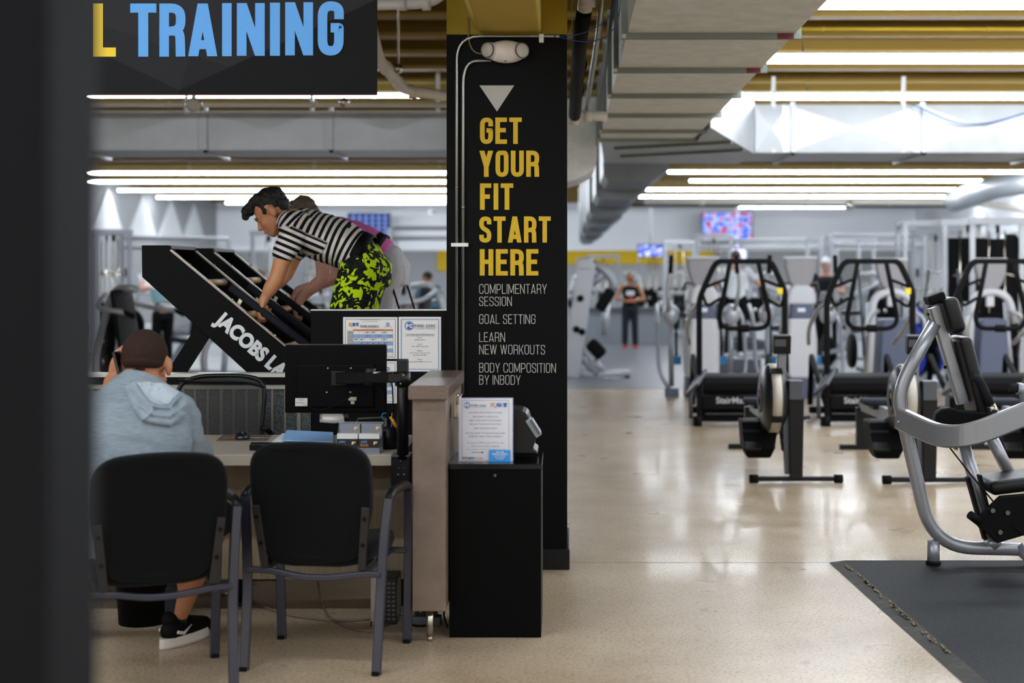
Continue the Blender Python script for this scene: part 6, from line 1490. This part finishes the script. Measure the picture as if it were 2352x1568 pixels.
# ================================================================ rowing machines
def rower(loc, lab):
    """origin on the floor under the front foot bar; rail runs away along +y"""
    t_ = thing('rowing_machine', lab, 'exercise machine', loc, 0, 'rowing machines in a row')
    B_ = 'matte_black'
    mb = MB(); mb.box((-.305, -.02, .012), (.305, .02, .045)); mb.build('front_foot_bar', 'black_metal', t_, bevel=.006)
    for s_ in (-1, 1):
        mb = MB(); mb.cyl((s_*.305-.03, -.01, .03), (s_*.305+.03, -.01, .03), .030, seg=18); mb.build('caster', 'rubber', t_)
    mb = MB(); mb.loft([[Vector((x, y, z)) for x, y in ((-w_, -.03), (w_, -.03), (w_, .03), (-w_, .03))] for z, w_ in ((.03, .045), (.62, .055))], smooth=False); mb.build('front_leg', 'black_metal', t_, bevel=.005)
    mb = MB(); mb.loft([[Vector((x, y, z)) for x, y in ((-w_-.05, .0), (-w_+.03, .0), (-w_+.03, .06), (-w_-.05, .06))] for z, w_ in ((.06, .025), (.60, .05))], smooth=False); mb.build('inner_leg', 'grey_dark', t_)
    mb = MB(); mb.box((-.058, -.06, .60), (.045, .06, .74)); mb.build('leg_cap', 'grey_dark', t_, bevel=.008)
    # flywheel housing to the left of the leg
    c = Vector((-.148, .12, .60)); Rr = .245
    pf = [(0, -.09), (.17, -.09), (Rr-.02, -.06), (Rr, -.035), (Rr, .035), (Rr-.02, .06), (.17, .09), (0, .09)]
    mb = MB(); mb.lathe(pf, c, 'X', 40); fw_ = mb.build('flywheel_housing', mat('flywheel_black', '141416', .35, spec=.6) if 'flywheel_black' not in bpy.data.materials else bpy.data.materials['flywheel_black'], t_)
    mb = MB(); mb.lathe([(Rr+.002, -.035), (Rr+.006, -.033), (Rr+.006, .033), (Rr+.002, .035)], c, 'X', 40); mb.build('vent_band', mat('perforated_steel', 'b9b3a8', .4, metal=.5, bump=.5, bscale=150) if 'perforated_steel' not in bpy.data.materials else bpy.data.materials['perforated_steel'], fw_)
    for a in (.55, 2.2, 3.7, 5.3):
        mb = MB(); v = Vector((0, math.cos(a), math.sin(a))); mb.bar(c+v*(Rr+.0), c+v*(Rr+.016), .05, .09, (1, 0, 0)); mb.build('band_clip', 'black_plastic', fw_)
    mb = MB(); mb.lathe([(.06, -.1), (.11, -.1), (.11, -.088), (.06, -.088)], c, 'X', 24); mb.build('damper_dial', 'grey_dark', fw_)
    mb = MB(); mb.cbox(c+Vector((-.10, 0, .02)), (.004, .015, .04)); mb.build('dial_mark', 'yellow_print', fw_)
    # rail, chain box, footplates, seat
    mb = MB(); mb.bar((-.11, .3, .42), (-.06, 2.02, .38), .05, .10, (0, 0, 1)); mb.build('monorail', 'silver_light', t_)
    mb = MB(); mb.bar((-.13, .1, .46), (-.12, .62, .33), .16, .12, (0, 0, 1)); mb.build('chain_housing', 'black_plastic', t_, bevel=.01)
    for s_ in (-1, 1):
        mb = MB(); mb.cbox((-.13+s_*.14, .42, .30), (.13, .03, .30), (-.75, 0, 0)); mb.build('foot_plate', 'black_plastic', t_, bevel=.012)
        mb = MB(); mb.cbox((-.13+s_*.14, .40, .33), (.135, .04, .05), (-.75, 0, 0)); mb.build('foot_strap', 'navy', t_)
    mb = MB(); mb.loft([[Vector((x, y, z)) for x, y in ((xa, ya), (xb, ya), (xb, yb), (xa, yb))] for z, xa, xb, ya, yb in ((.13, -.30, -.13, .36, .5), (.2, -.33, -.10, .34, .6), (.40, -.34, -.06, .40, .66))], smooth=False); mb.build('side_cover', 'matte_black', t_, bevel=.01)
    pads((-.08, 1.25, .475), (.28, .22, .05), .02, (0, 0, 0), 'seat', 'navy', t_)
    mb = MB(); mb.cbox((-.08, 1.25, .44), (.14, .2, .04)); mb.build('seat_carriage', 'black_plastic', t_)
    mb = MB(); mb.box((-.12, 1.95, .03), (-.01, 2.01, .36)); mb.build('rear_leg', 'black_metal', t_)
    mb = MB(); mb.box((-.26, 1.95, .0), (.14, 2.01, .04)); mb.build('rear_foot_bar', 'black_metal', t_)
    # monitor on its arm
    mb = MB(); mb.bar((-.10, .05, .72), (-.10, .0, .97), .06, .05, (0, 1, 0)); mb.build('monitor_arm', 'grey_frame', t_, bevel=.006)
    mb = MB(); mb.cbox((-.105, -.02, 1.0), (.125, .07, .135), (.15, 0, 0)); mb.build('monitor', 'black_plastic', t_, bevel=.006)
    mb = MB(); mb.cbox((-.12, -.058, 1.01), (.08, .006, .05), (.15, 0, 0)); mb.build('monitor_ridge', 'grey_dark', t_)
    mb = MB(); mb.tube([(.08, .55, .40), (.20, .6, .41)], .014, 8); mb.build('handle', 'navy', t_)
    return t_
RD = 10.26
r0 = rower((X(1828, RD), RD, 0), 'rowing machine nearest the column, its flywheel facing the camera')
repeat(r0, (X(2134, RD-.05), RD-.05, 0), label='rowing machine seen through the frame of the press machine')
repeat(r0, (X(2134, RD)+.97, RD-.05, 0), label='rowing machine behind the seat of the press machine, cut by the picture edge')
# ================================================================ cardio machines behind the stair climbers
def mk(name): return bpy.data.materials.get(name)
BTN = mat('bright_badge', 'e8ecf4', .3)
def console(t_, z=1.42, y=0., wide=.38):
    mb = MB(); n = 10
    def ring(s_, yy): return [Vector((x*s_, yy, z+zz*s_)) for x, zz in ((-wide/2+.05, -.02), (-wide/2, .16), (-wide/2, .27), (wide/2, .27), (wide/2, .16), (wide/2-.05, -.02), (.09, -.09), (-.09, -.09))]
    mb.loft([ring(.9, y-.05), ring(1, y-.03), ring(1, y+.05)], smooth=False); c = mb.build('console', 'shell_dark', t_, bevel=.012)
    mb = MB(); mb.box((-wide/2-.01, y-.06, z+.255), (wide/2+.01, y+.07, z+.285)); mb.build('console_lip', 'shell', c, bevel=.01)
    mb = MB(); mb.bar((0, y, z-.30), (0, y, z+.05), .09, .06, (0, 1, 0)); mb.build('console_neck', 'shell', t_, bevel=.01)
def trainer_a(loc, lab, grp):
    t_ = thing('elliptical_trainer', lab, 'exercise machine', loc, 0, grp)
    def shell(name, m, prof, dep=.42, bev=.02):
        mb = MB(); mb.loft([[Vector((x, y, z)) for x, y in ((-w_, 0), (-w_*.75, -.07), (w_*.75, -.07), (w_, 0), (w_, dep), (-w_, dep))] for z, w_ in prof], smooth=False); return mb.build(name, m, t_, bevel=bev)
    shell('lower_shell', 'shell', [(.24, .185), (.30, .20), (.70, .205), (.93, .175), (.96, .15)])
    shell('base_skirt', 'blue_grey', [(.0, .20), (.24, .19)], bev=.01)
    s_ = shell('collar_band', 'blue_grey', [(.95, .165), (1.06, .16), (1.14, .13)], .36)
    mb = MB(); mb.cbox((0, -.085, 1.06), (.10, .02, .05)); mb.build('badge', BTN, s_, bevel=.01)
    shell('upper_shell', 'shell', [(1.13, .185), (1.18, .195), (1.30, .165), (1.36, .10)], .34)
    console(t_)
    for e in (-1, 1):
        mb = MB(); mb.tube(rpath([(e*.10, .0, 1.36), (e*.2, -.05, 1.40), (e*.23, .05, 1.30)], .05), .016, 8); mb.build('handlebar', 'grey_dark', t_)
        mb = MB(); mb.ball((e*.37, .2, 1.00), (.105, .12, .13), 18, 12); mb.build('arm_joint', 'silver_light', t_)
        mb = MB(); mb.tube([(e*.37, .2, .95), (e*.36, .25, .12)], .032, 10); mb.build('arm_post', 'grey_frame', t_)
        mb = MB(); mb.tube(rpath([(e*.40, .1, 1.05), (e*.44, -.1, 1.35), (e*.40, -.15, 1.62)], .15), .024, 10); mb.build('swing_arm', 'silver_light', t_)
        mb = MB(); mb.tube([(e*.40, -.15, 1.50), (e*.39, -.16, 1.72)], .028, 10); mb.build('arm_grip', 'rubber', t_)
        mb = MB(); mb.tube(rpath([(e*.50, .9, 1.10), (e*.53, .3, .95), (e*.53, .0, .30), (e*.40, -.03, .10)], .2), .024, 10); mb.build('side_loop', 'grey_frame', t_)
        mb = MB(); mb.cbox((e*.28, .7, .45), (.13, .36, .05)); mb.build('pedal', 'grey_dark', t_, bevel=.01)
        mb = MB(); mb.cbox((e*.28, .48, .42), (.12, .06, .10)); mb.build('pedal_tip', 'blue_accent', t_, bevel=.01)
        mb = MB(); mb.tube([(e*.28, .5, .42), (e*.28, .55, 1.05)], .018, 8); mb.build('pedal_hanger', 'matte_black', t_)
        mb = MB(); mb.cbox((e*.36, .2, .05), (.16, .22, .10)); mb.build('foot', 'blue_grey', t_, bevel=.01)
    mb = MB(); mb.bar((0, .3, .06), (0, 1.7, .06), .12, .08, (0, 0, 1)); mb.build('base_rail', 'grey_frame', t_)
    return t_
def trainer_b(loc, lab, grp):
    t_ = thing('cross_trainer', lab, 'exercise machine', loc, 0, grp)
    mb = MB(); mb.loft([[Vector((x, y, z)) for x, y in ((.02-w_, -.1), (.02+w_, -.1), (.02+w_, .3), (.02-w_, .3))] for z, w_ in ((.06, .20), (.95, .15))], smooth=False); mb.build('drive_cover', 'blue_grey', t_, bevel=.02)
    mb = MB(); mb.tube(rpath([(-.28, 0, .05), (-.22, 0, 1.22), (.0, -.03, 1.30), (.22, 0, 1.22), (.30, 0, .9)], .12), .045, 12); mb.build('front_arch', 'shell', t_)
    console(t_, 1.40, .02)
    for e in (-1, 1):
        mb = MB(); mb.tube(rpath([(e*.18, -.1, 1.05), (e*.34, -.2, 1.0), (e*.36, -.2, .75)], .1), .024, 10); mb.build('hand_rail', 'silver_light', t_)
        mb = MB(); mb.tube([(e*.30, .1, .10), (e*.24, .2, 1.15)], .03, 10); mb.build('side_post', 'silver_light', t_)
        mb = MB(); mb.tube([(e*.33, 0, .5), (e*.42, -.1, 1.55)], .018, 8); mb.build('swing_arm', 'grey_dark', t_)
        mb = MB(); mb.cbox((e*.2, .6, .3), (.14, .4, .05)); mb.build('pedal', 'grey_dark', t_)
    mb = MB(); mb.bar((0, .1, .05), (0, 1.6, .05), .14, .08, (0, 0, 1)); mb.build('base_rail', 'grey_frame', t_)
    mb = MB(); mb.cbox((0, -.06, .05), (.7, .1, .07)); mb.build('front_foot', 'grey_frame', t_)
    mb = MB(); mb.lathe([(0, -.03), (.2, -.03), (.22, 0), (.2, .03), (0, .03)], (-.42, .3, .55), 'X', 24); mb.build('flywheel', 'matte_black', t_)
    return t_
ga = 'white shelled elliptical trainers'; gb = 'blue grey cross trainers'
a0 = trainer_a((X(1614, 17.2), 17.2, .0), 'white elliptical trainer behind the first stair climber, seen at its edge near the walkway', ga)
repeat(a0, (X(1838, 17.2), 17.2, 0), label='white elliptical trainer seen between the first and second stair climbers')
b0_ = trainer_b((X(2048, 17.2), 17.2, 0), 'blue grey cross trainer framed by the second stair climber', gb)
repeat(b0_, (X(2275, 17.2), 17.2, 0), label='blue grey cross trainer framed by the third stair climber')

# ================================================================ strength machines, built from plain steel tubes
def plate(mb_parent, c, r, axis='X', th=.035, m='rubber', name='weight_plate'):
    mb = MB(); mb.lathe([(.025, -th), (r*.5, -th*.6), (r*.86, -th*.6), (r, -th), (r, th), (r*.86, th*.6), (r*.5, th*.6), (.025, th)], c, axis, 26); p = mb.build(name, m, mb_parent)
    mb = MB(); mb.lathe([(0, -th*1.4), (.035, -th*1.4), (.035, th*1.4), (0, th*1.4)], c, axis, 14); mb.build('plate_hub', 'chrome', p); return p
def cable_tower(loc, rz, lab, h=2.15, w_=.6, fm='silver_light', grp=None, shroud=False):
    t_ = thing('cable_tower', lab, 'exercise machine', loc, rz, grp)
    for e in (-1, 1):
        mb = MB(); mb.box((e*w_/2-.035, -.04, 0), (e*w_/2+.035, .04, h)); mb.build('upright', fm, t_, bevel=.006)
        mb = MB(); mb.cyl((e*.1, 0, .1), (e*.1, 0, h-.1), .012, seg=8); mb.build('guide_rod', 'chrome', t_)
    mb = MB(); mb.box((-w_/2-.05, -.05, h-.02), (w_/2+.05, .05, h+.07)); mb.build('top_beam', fm, t_, bevel=.006)
    mb = MB(); mb.box((-w_/2-.06, -.35, 0), (w_/2+.06, .35, .07)); mb.build('base_plate', fm, t_, bevel=.006)
    mb = MB()
    for k in range(16): mb.cbox((0, 0, .17+k*.052), (.28, .12, .045))
    mb.build('weight_stack', 'rubber', t_)['kind'] = 'stuff'
    if shroud: mb = MB(); mb.box((-w_/2+.04, .03, .15), (w_/2-.04, .05, h-.2)); mb.build('rear_shroud', 'matte_black', t_)
    mb = MB(); mb.lathe([(0, -.02), (.06, -.02), (.05, 0), (.06, .02), (0, .02)], (0, -.1, h-.08), 'X', 18); mb.build('pulley', 'rubber', t_)
    mb = MB(); mb.cyl((0, -.15, h-.1), (0, -.15, 1.5), .005, seg=6); mb.build('cable', 'rubber', t_)
    mb = MB(); mb.tube([(-.2, -.15, 1.46), (0, -.15, 1.52), (.2, -.15, 1.46)], .014, 8); mb.build('pull_bar', 'chrome', t_)
    pads((0, -.3, .5), (.3, .35, .08), .02, name='seat', parent=t_)
    mb = MB(); mb.bar((0, -.3, .05), (0, -.3, .48), .06, .06, (0, 1, 0)); mb.build('seat_post', fm, t_)
    return t_
def rig(loc, rz, lab, wd=2.4, h=2.2, fm='silver_light'):
    t_ = thing('cable_crossover', lab, 'exercise machine', loc, rz)
    for e in (-1, 1):
        for y in (-.18, .18):
            mb = MB(); mb.box((e*wd/2-.035, y-.035, 0), (e*wd/2+.035, y+.035, h)); mb.build('upright', fm, t_, bevel=.006)
        mb = MB()
        for k in range(15): mb.cbox((e*wd/2, 0, .15+k*.055), (.12, .26, .048))
        mb.build('weight_stack', 'rubber', t_)['kind'] = 'stuff'
        mb = MB(); mb.cbox((e*(wd/2-.1), -.02, 1.5), (.10, .12, .16)); mb.build('pulley_carriage', 'grey_dark', t_, bevel=.01)
        mb = MB(); mb.cbox((e*wd/2, 0, .03), (.2, .6, .06)); mb.build('foot', fm, t_)
    for z in (h, h-.18):
        mb = MB(); mb.tube([(-wd/2, 0, z), (wd/2, 0, z)], .04, 10); mb.build('cross_bar', fm, t_)
    return t_
def press(loc, rz, lab, fm='silver_light', plates=True, h=1.5):
    t_ = thing('plate_loaded_machine', lab, 'exercise machine', loc, rz)
    mb = MB(); mb.tube(rpath([(-.5, 0, .05), (-.55, 0, .5), (-.25, 0, h), (.1, 0, h*.97)], .25), .045, 12); mb.build('main_tube', fm, t_)
    mb = MB(); mb.tube(rpath([(-.6, -.4, .05), (.65, -.4, .05), (.75, 0, .05), (.65, .4, .05), (-.6, .4, .05)], .12), .04, 12); mb.build('floor_frame', fm, t_)
    mb = MB(); mb.tube(rpath([(.6, 0, .05), (.35, 0, .45), (.05, 0, .5)], .1), .04, 12); mb.build('seat_tube', fm, t_)
    pads((.2, 0, .53), (.38, .34, .08), .025, (0, -.1, 0), 'seat', 'black_vinyl', t_)
    pads((-.08, 0, .95), (.09, .34, .72), .03, (0, -.18, 0), 'back_pad', 'black_vinyl', t_)
    for e in (-1, 1):
        mb = MB(); mb.tube(rpath([(-.3, e*.1, h-.1), (-.2, e*.42, h-.25), (.3, e*.45, 1.05)], .2), .03, 10); mb.build('press_arm', fm, t_)
        mb = MB(); mb.tube([(.28, e*.45, 1.06), (.42, e*.45, 1.0)], .028, 10); mb.build('grip', 'rubber', t_)
        if plates: plate(t_, (-.45, e*.5, .85), .22, 'Y')
    return t_
def bike(loc, rz, lab):
    t_ = thing('exercise_bike', lab, 'exercise machine', loc, rz)
    mb = MB(); mb.lathe([(0, -.03), (.22, -.03), (.25, 0), (.22, .03), (0, .03)], (0, .35, .35), 'X', 26); mb.build('flywheel', 'matte_black', t_)
    mb = MB(); mb.bar((0, .4, .3), (0, -.45, .45), .06, .08, (1, 0, 0)); mb.bar((0, .25, .35), (0, .3, 1.0), .06, .06, (1, 0, 0)); mb.bar((0, -.25, .4), (0, -.35, .9), .05, .05, (1, 0, 0)); mb.build('frame', 'silver_light', t_)
    pads((0, -.38, .93), (.2, .26, .06), .02, name='saddle', parent=t_)
    mb = MB(); mb.tube(rpath([(-.22, .45, 1.1), (-.2, .3, 1.03), (.2, .3, 1.03), (.22, .45, 1.1)], .06), .016, 8); mb.build('handlebar', 'grey_dark', t_)
    for y in (-.5, .5): mb = MB(); mb.cbox((0, y, .04), (.5, .08, .07)); mb.build('foot', 'grey_dark', t_)
    mb = MB(); mb.cbox((0, .36, 1.15), (.22, .04, .16), (.5, 0, 0)); mb.build('console', 'shell_dark', t_, bevel=.01)
    return t_
def treadmill(loc, rz, lab):
    t_ = thing('treadmill', lab, 'exercise machine', loc, rz)
    mb = MB(); mb.box((-.4, -1., .0), (.4, .9, .22)); mb.build('deck', 'grey_dark', t_, bevel=.02)
    mb = MB(); mb.box((-.26, -.95, .22), (.26, .7, .225)); mb.build('belt', 'rubber', t_)
    for e in (-1, 1):
        mb = MB(); mb.tube(rpath([(e*.38, .75, .15), (e*.36, .6, 1.1), (e*.34, .1, 1.0)], .12), .035, 10); mb.build('upright', 'silver_light', t_)
    mb = MB(); mb.cbox((0, .62, 1.3), (.6, .08, .34), (-.3, 0, 0)); mb.build('console', 'shell', t_, bevel=.02)
    mb = MB(); mb.cbox((0, .85, .25), (.6, .25, .22)); mb.build('motor_cover', 'shell', t_, bevel=.03)
    return t_
def plate_tree(loc, rz, lab, accent='rubber'):
    t_ = thing('weight_plate_tree', lab, 'weight rack', loc, rz)
    mb = MB(); mb.bar((0, 0, .03), (0, 0, 1.1), .07, .07, (0, 1, 0)); mb.cbox((0, 0, .03), (.6, .5, .06)); mb.build('stand', 'silver_light', t_)
    for z, r in ((.35, .22), (.62, .19), (.9, .15)):
        for e in (-1, 1):
            for k in range(2): plate(t_, (e*(.09+k*.06), 0, z), r, 'X', .024, accent if k else 'rubber')
    return t_
def squat_rack(loc, rz, lab, fm='silver_light'):
    t_ = thing('squat_rack', lab, 'exercise machine', loc, rz)
    for x in (-.6, .6):
        for y in (-.4, .4): mb = MB(); mb.box((x-.035, y-.035, 0), (x+.035, y+.035, 2.25)); mb.build('upright', fm, t_, bevel=.005)
        mb = MB(); mb.box((x-.03, -.4, 2.2), (x+.03, .4, 2.27)); mb.build('side_beam', fm, t_); mb = MB(); mb.box((x-.03, -.4, .0), (x+.03, .4, .07)); mb.build('side_foot', fm, t_)
    for y in (-.4, .4): mb = MB(); mb.box((-.6, y-.03, 2.2), (.6, y+.03, 2.27)); mb.build('cross_beam', fm, t_)
    mb = MB(); mb.cyl((-1.05, -.46, 1.25), (1.05, -.46, 1.25), .014, seg=10); bar_ = mb.build('barbell_bar', 'chrome', t_)
    for e in (-1, 1): plate(t_, (e*.85, -.46, 1.25), .225, 'X')
    return t_
def dumbbell_rack(loc, rz, lab):
    t_ = thing('dumbbell_rack', lab, 'weight rack', loc, rz)
    for e in (-1, 1): mb = MB(); mb.bar((e*1.1, .25, 0), (e*1.1, -.1, 1.0), .06, .06, (1, 0, 0)); mb.build('side_frame', 'grey_dark', t_)
    for z, y in ((.3, .1), (.6, 0), (.9, -.1)):
        mb = MB(); mb.cbox((0, y, z), (2.2, .3, .04), (.2, 0, 0)); mb.build('shelf', 'silver_light', t_)
    return t_
def dumbbell(loc, rz, lab=None, grp=None):
    t_ = thing('dumbbell', lab, 'dumbbell', loc, rz, grp)
    mb = MB(); mb.cyl((-.06, 0, 0), (.06, 0, 0), .016, seg=8); mb.build('handle', 'chrome', t_)
    for e in (-1, 1): mb = MB(); mb.cyl((e*.06, 0, 0), (e*.14, 0, 0), .06, seg=8); mb.build('head', 'rubber', t_)
    return t_

# the tall silver machine on the grey floor beside the column
MDp = 4966/(868-624.)
lp = thing('lat_machine', 'tall silver strength machine standing right beside the column on the grey floor', 'exercise machine', (X(1345, MDp), MDp, 0))
g = lambda px, py, y=0.: P(px, py, MDp+y)
for nm, m_, pts, r_ in (('main_post', 'silver_light', [(1348, 602), (1310, 868)], .13), ('top_arm', 'grey_frame', [(1356, 604), (1385, 618), (1410, 648), (1408, 668)], .06), ('brace', 'grey_frame', [(1352, 655), (1385, 630)], .06),
                        ('lower_brace', 'silver_light', [(1318, 795), (1372, 860)], .065), ('floor_bar', 'silver_light', [(1300, 862), (1448, 857)], .055), ('second_floor_bar', 'silver_light', [(1300, 872), (1435, 870)], .055), ('rear_post', 'silver_light', [(1392, 690), (1390, 770)], .06), ('seat_tube', 'silver_light', [(1362, 825), (1384, 852)], .05), ('side_arm', 'silver_light', [(1270, 690), (1335, 672)], .07)):
    mb = MB(); mb.tube(rpath([g(a, b) for a, b in pts], .2), r_, 12) if nm != 'main_post' else mb.bar(g(*pts[0]), g(*pts[1]), .26, .22, (0, 1, 0)); mb.build(nm, m_, lp, world=True, bevel=.02 if nm == 'main_post' else 0)
mb = MB(); mb.cbox(g(1343, 606), (.24, .24, .18)); mb.build('top_housing', 'silver_light', lp, world=True, bevel=.03)
mb = MB(); mb.bar(g(1405, 665), g(1375, 712), .16, .2, (0, 1, 0)); mb.build('arm_pad', 'rubber', lp, world=True, bevel=.04)
mb = MB(); mb.bar(g(1358, 812), g(1380, 790), .28, .3, (0, 1, 0)); mb.build('seat_pad', 'rubber', lp, world=True, bevel=.05)
for a, b in ((1333, 685), (1324, 756), (1337, 762)):
    mb = MB(); mb.ball(g(a, b, -.13), .05, 10, 8); mb.build('adjuster_knob', 'matte_black', lp, world=True)
mb = MB(); mb.tube([g(1438, 872), g(1446, 870)], .07, 10); mb.build('end_cap', 'matte_black', lp, world=True)

def at(px, D): return (X(px, D), D, .004)
G1 = 'pale steel cable towers'
# machines seen through and above the desk area (camera left part of the hall)
rig(at(400, 27), .25, 'pale double cable rig above the top end of the ladder climber', 2.0, 2.15)
rig(at(1000, 25.6), .0, 'wide pale cable rig beside the column, behind the man in pink', 1.6, 2.30)
cable_tower(at(622, 26), -.2, 'pale cable tower just behind the forearms of the striped man', 2.2, .7)
cable_tower(at(575, 29), .3, 'low cable tower with white top seen past the ladder rungs', 1.95, .8)
cable_tower(at(258, 23.6), .5, 'cable tower beside the woman in leggings', 2.15, .55, 'grey_frame')
cable_tower(at(245, 26), .3, 'dim cable tower at the edge of the charcoal pillar', 2.2, .55, 'grey_frame')
cable_tower(at(728, 24.2), .1, 'cable tower between the two leaning men', 2.05, .5, 'grey_frame')
plate_tree(at(268, 18.6), .6, 'black weight plate tree between the pillar and the woman')
press(at(300, 16.8), -.4, 'silver plate loaded machine behind the head of the seated man', 'silver_light', True, 1.35)
press(at(455, 20.5), 2.6, 'silver press machine seen under the ladder climber', 'silver_light', False, 1.2)
press(at(560, 18.8), .5, 'low silver leg machine seen below the ladder side', 'silver_light', False, 1.0)
press(at(960, 20.2), 2.9, 'curved silver machine low behind the man in grey sweatpants', 'silver_light', False, 1.35)
bike(at(706, 22.4), .6, 'exercise bike glimpsed between the climbers and the black board')
squat_rack(at(840, 30), 0, 'squat rack far behind the man in pink')
treadmill(at(395, 31), 1.2, 'treadmill far behind the woman in leggings')
dumbbell_rack((-6.2, 39.5, .004), 0, 'long dumbbell rack along the far wall left of the column')
# machines between the column and the right wall
cable_tower(at(1560, 34), .1, 'pale cable tower under the small blue television', 2.2, .7)
cable_tower(at(1640, 30), -.2, 'pale cable tower beneath the large television', 2.25, .7)
rig(at(1760, 33), 0, 'wide pale cable rig under the large television', 3.2, 2.25)
squat_rack(at(1930, 31), .2, 'squat rack behind the person in white cap')
rig(at(2010, 27), .1, 'pale cable rig above the second stair climber', 1.8, 2.2)
cable_tower(at(2150, 23.6), -.3, 'pale cable tower in front of the white wall shape by the corner', 2.15, .75, 'silver_light')
cable_tower(at(2222, 20.3), -.25, 'black and silver cable tower, second from the picture edge', 2.2, .62, 'silver_light', shroud=True)
cable_tower(at(2290, 18.6), -.2, 'black shrouded cable tower above the third stair climber', 2.15, .62, 'silver_light', shroud=True)
t_ = thing('lat_pulldown', 'large black machine with curved cover at the picture edge', 'exercise machine', at(2345, 19.4))
D_ = 19.4
mb = MB(); mb.prism([(X(a, D_), Z(b, D_)) for a, b in ((2305, 537), (2335, 537), (2352, 560), (2375, 700), (2400, 860), (2350, 860), (2328, 700))], D_, D_+.35); mb.build('curved_cover', 'matte_black', t_, world=True, bevel=.03)
mb = MB(); mb.tube(rpath([P(2300, 540, D_-.1), P(2320, 600, D_-.1), P(2340, 700, D_-.1), P(2345, 880, D_-.1)], .4), .05, 10); mb.build('front_tube', 'silver_light', t_, world=True)
plate_tree(at(2178, 17.9), .9, 'plate tree with one blue plate beside the third stair climber', 'blue_plate') if False else None
M['blue_plate'] = mat('blue_bumper', '1f3fc0', .5)
t_ = squat_rack(at(2165, 21.2), -.1, 'squat rack holding a barbell with big black plates near the corner')
plate_tree(at(2120, 19.0), .4, 'plate tree with blue plates behind the head pad', 'blue_plate')
press(at(1440, 36), 2.8, 'silver machine far behind the man in black tank top')
cable_tower(at(1385, 38), 0, 'cable tower against the yellow wall near the column', 1.9, .8, 'grey_frame')
cable_tower(at(1500, 40), 0, 'cable tower farthest back beside the yellow wall', 2.0, .8, 'grey_frame')
press(at(1768, 25.4), .2, 'silver machine behind the second elliptical trainer')
press(at(1990, 24.8), 2.7, 'silver plate loaded machine with large wheel between the stair climbers')
bike(at(1925, 20.7), .3, 'exercise bike with black flywheel between the first two stair climbers')
treadmill(at(1700, 27.5), .1, 'treadmill behind the man in white t-shirt')
bike(at(2190, 28.6), .2, 'exercise bike under the blue plates')
press(at(1345, 33), .4, 'silver machine behind the tall one by the column')
# mirror on the far wall sections and a long back room
dr = dumbbell_rack((3.4, 42.6, .004), 0, 'long dumbbell rack against the far wall under the large television')
n = 0; d0 = None
for z, y in ((.3, .1), (.6, 0), (.9, -.1)):
    for k in range(9):
        p = (3.4-.96+k*.24, 42.6+y-.03, z+.105)
        if d0 is None: d0 = dumbbell(p, 0, 'black dumbbell on the rack under the large television', 'dumbbells on the far rack')
        else: repeat(d0, p)
# round sign and small bright fittings on the far wall
mb = MB(); mb.lathe([(0, 0), (.24, 0), (.24, -.04), (0, -.05)], P(1694, 585, 38), 'Y', 24); mb.cyl(P(1694, 585, 38)+Vector((0, -.02, .2)), Vector((X(1694, 38), 37.98, CEIL+.01)), .012, seg=6); tag(mb.build('round_sign', mat('pale_violet', 'c9cdf6', .5, emit='c9cdf6', es=.5), org=P(1694, 585, 38)), 'round glowing pale violet sign under the large television', 'sign')
# ceiling lamps glimpsed over the yellow wall
for px, lab in ((1430, 'oval warm ceiling lamp in the far room, nearest the small television'), (1335, 'oval ceiling lamp in the far room, beside the column')):
    mb = MB(); c = P(px, 565 if px > 1400 else 560, 48); mb.ball(c, (.55 if px > 1400 else .3, .3, .09)); mb.cyl(c, Vector((c.x, c.y, 2.778)), .02, seg=8); tag(mb.build('oval_lamp', emis('warm_lamp_%d' % px, 'fff0c8', 2.0), org=c), lab, 'ceiling light')
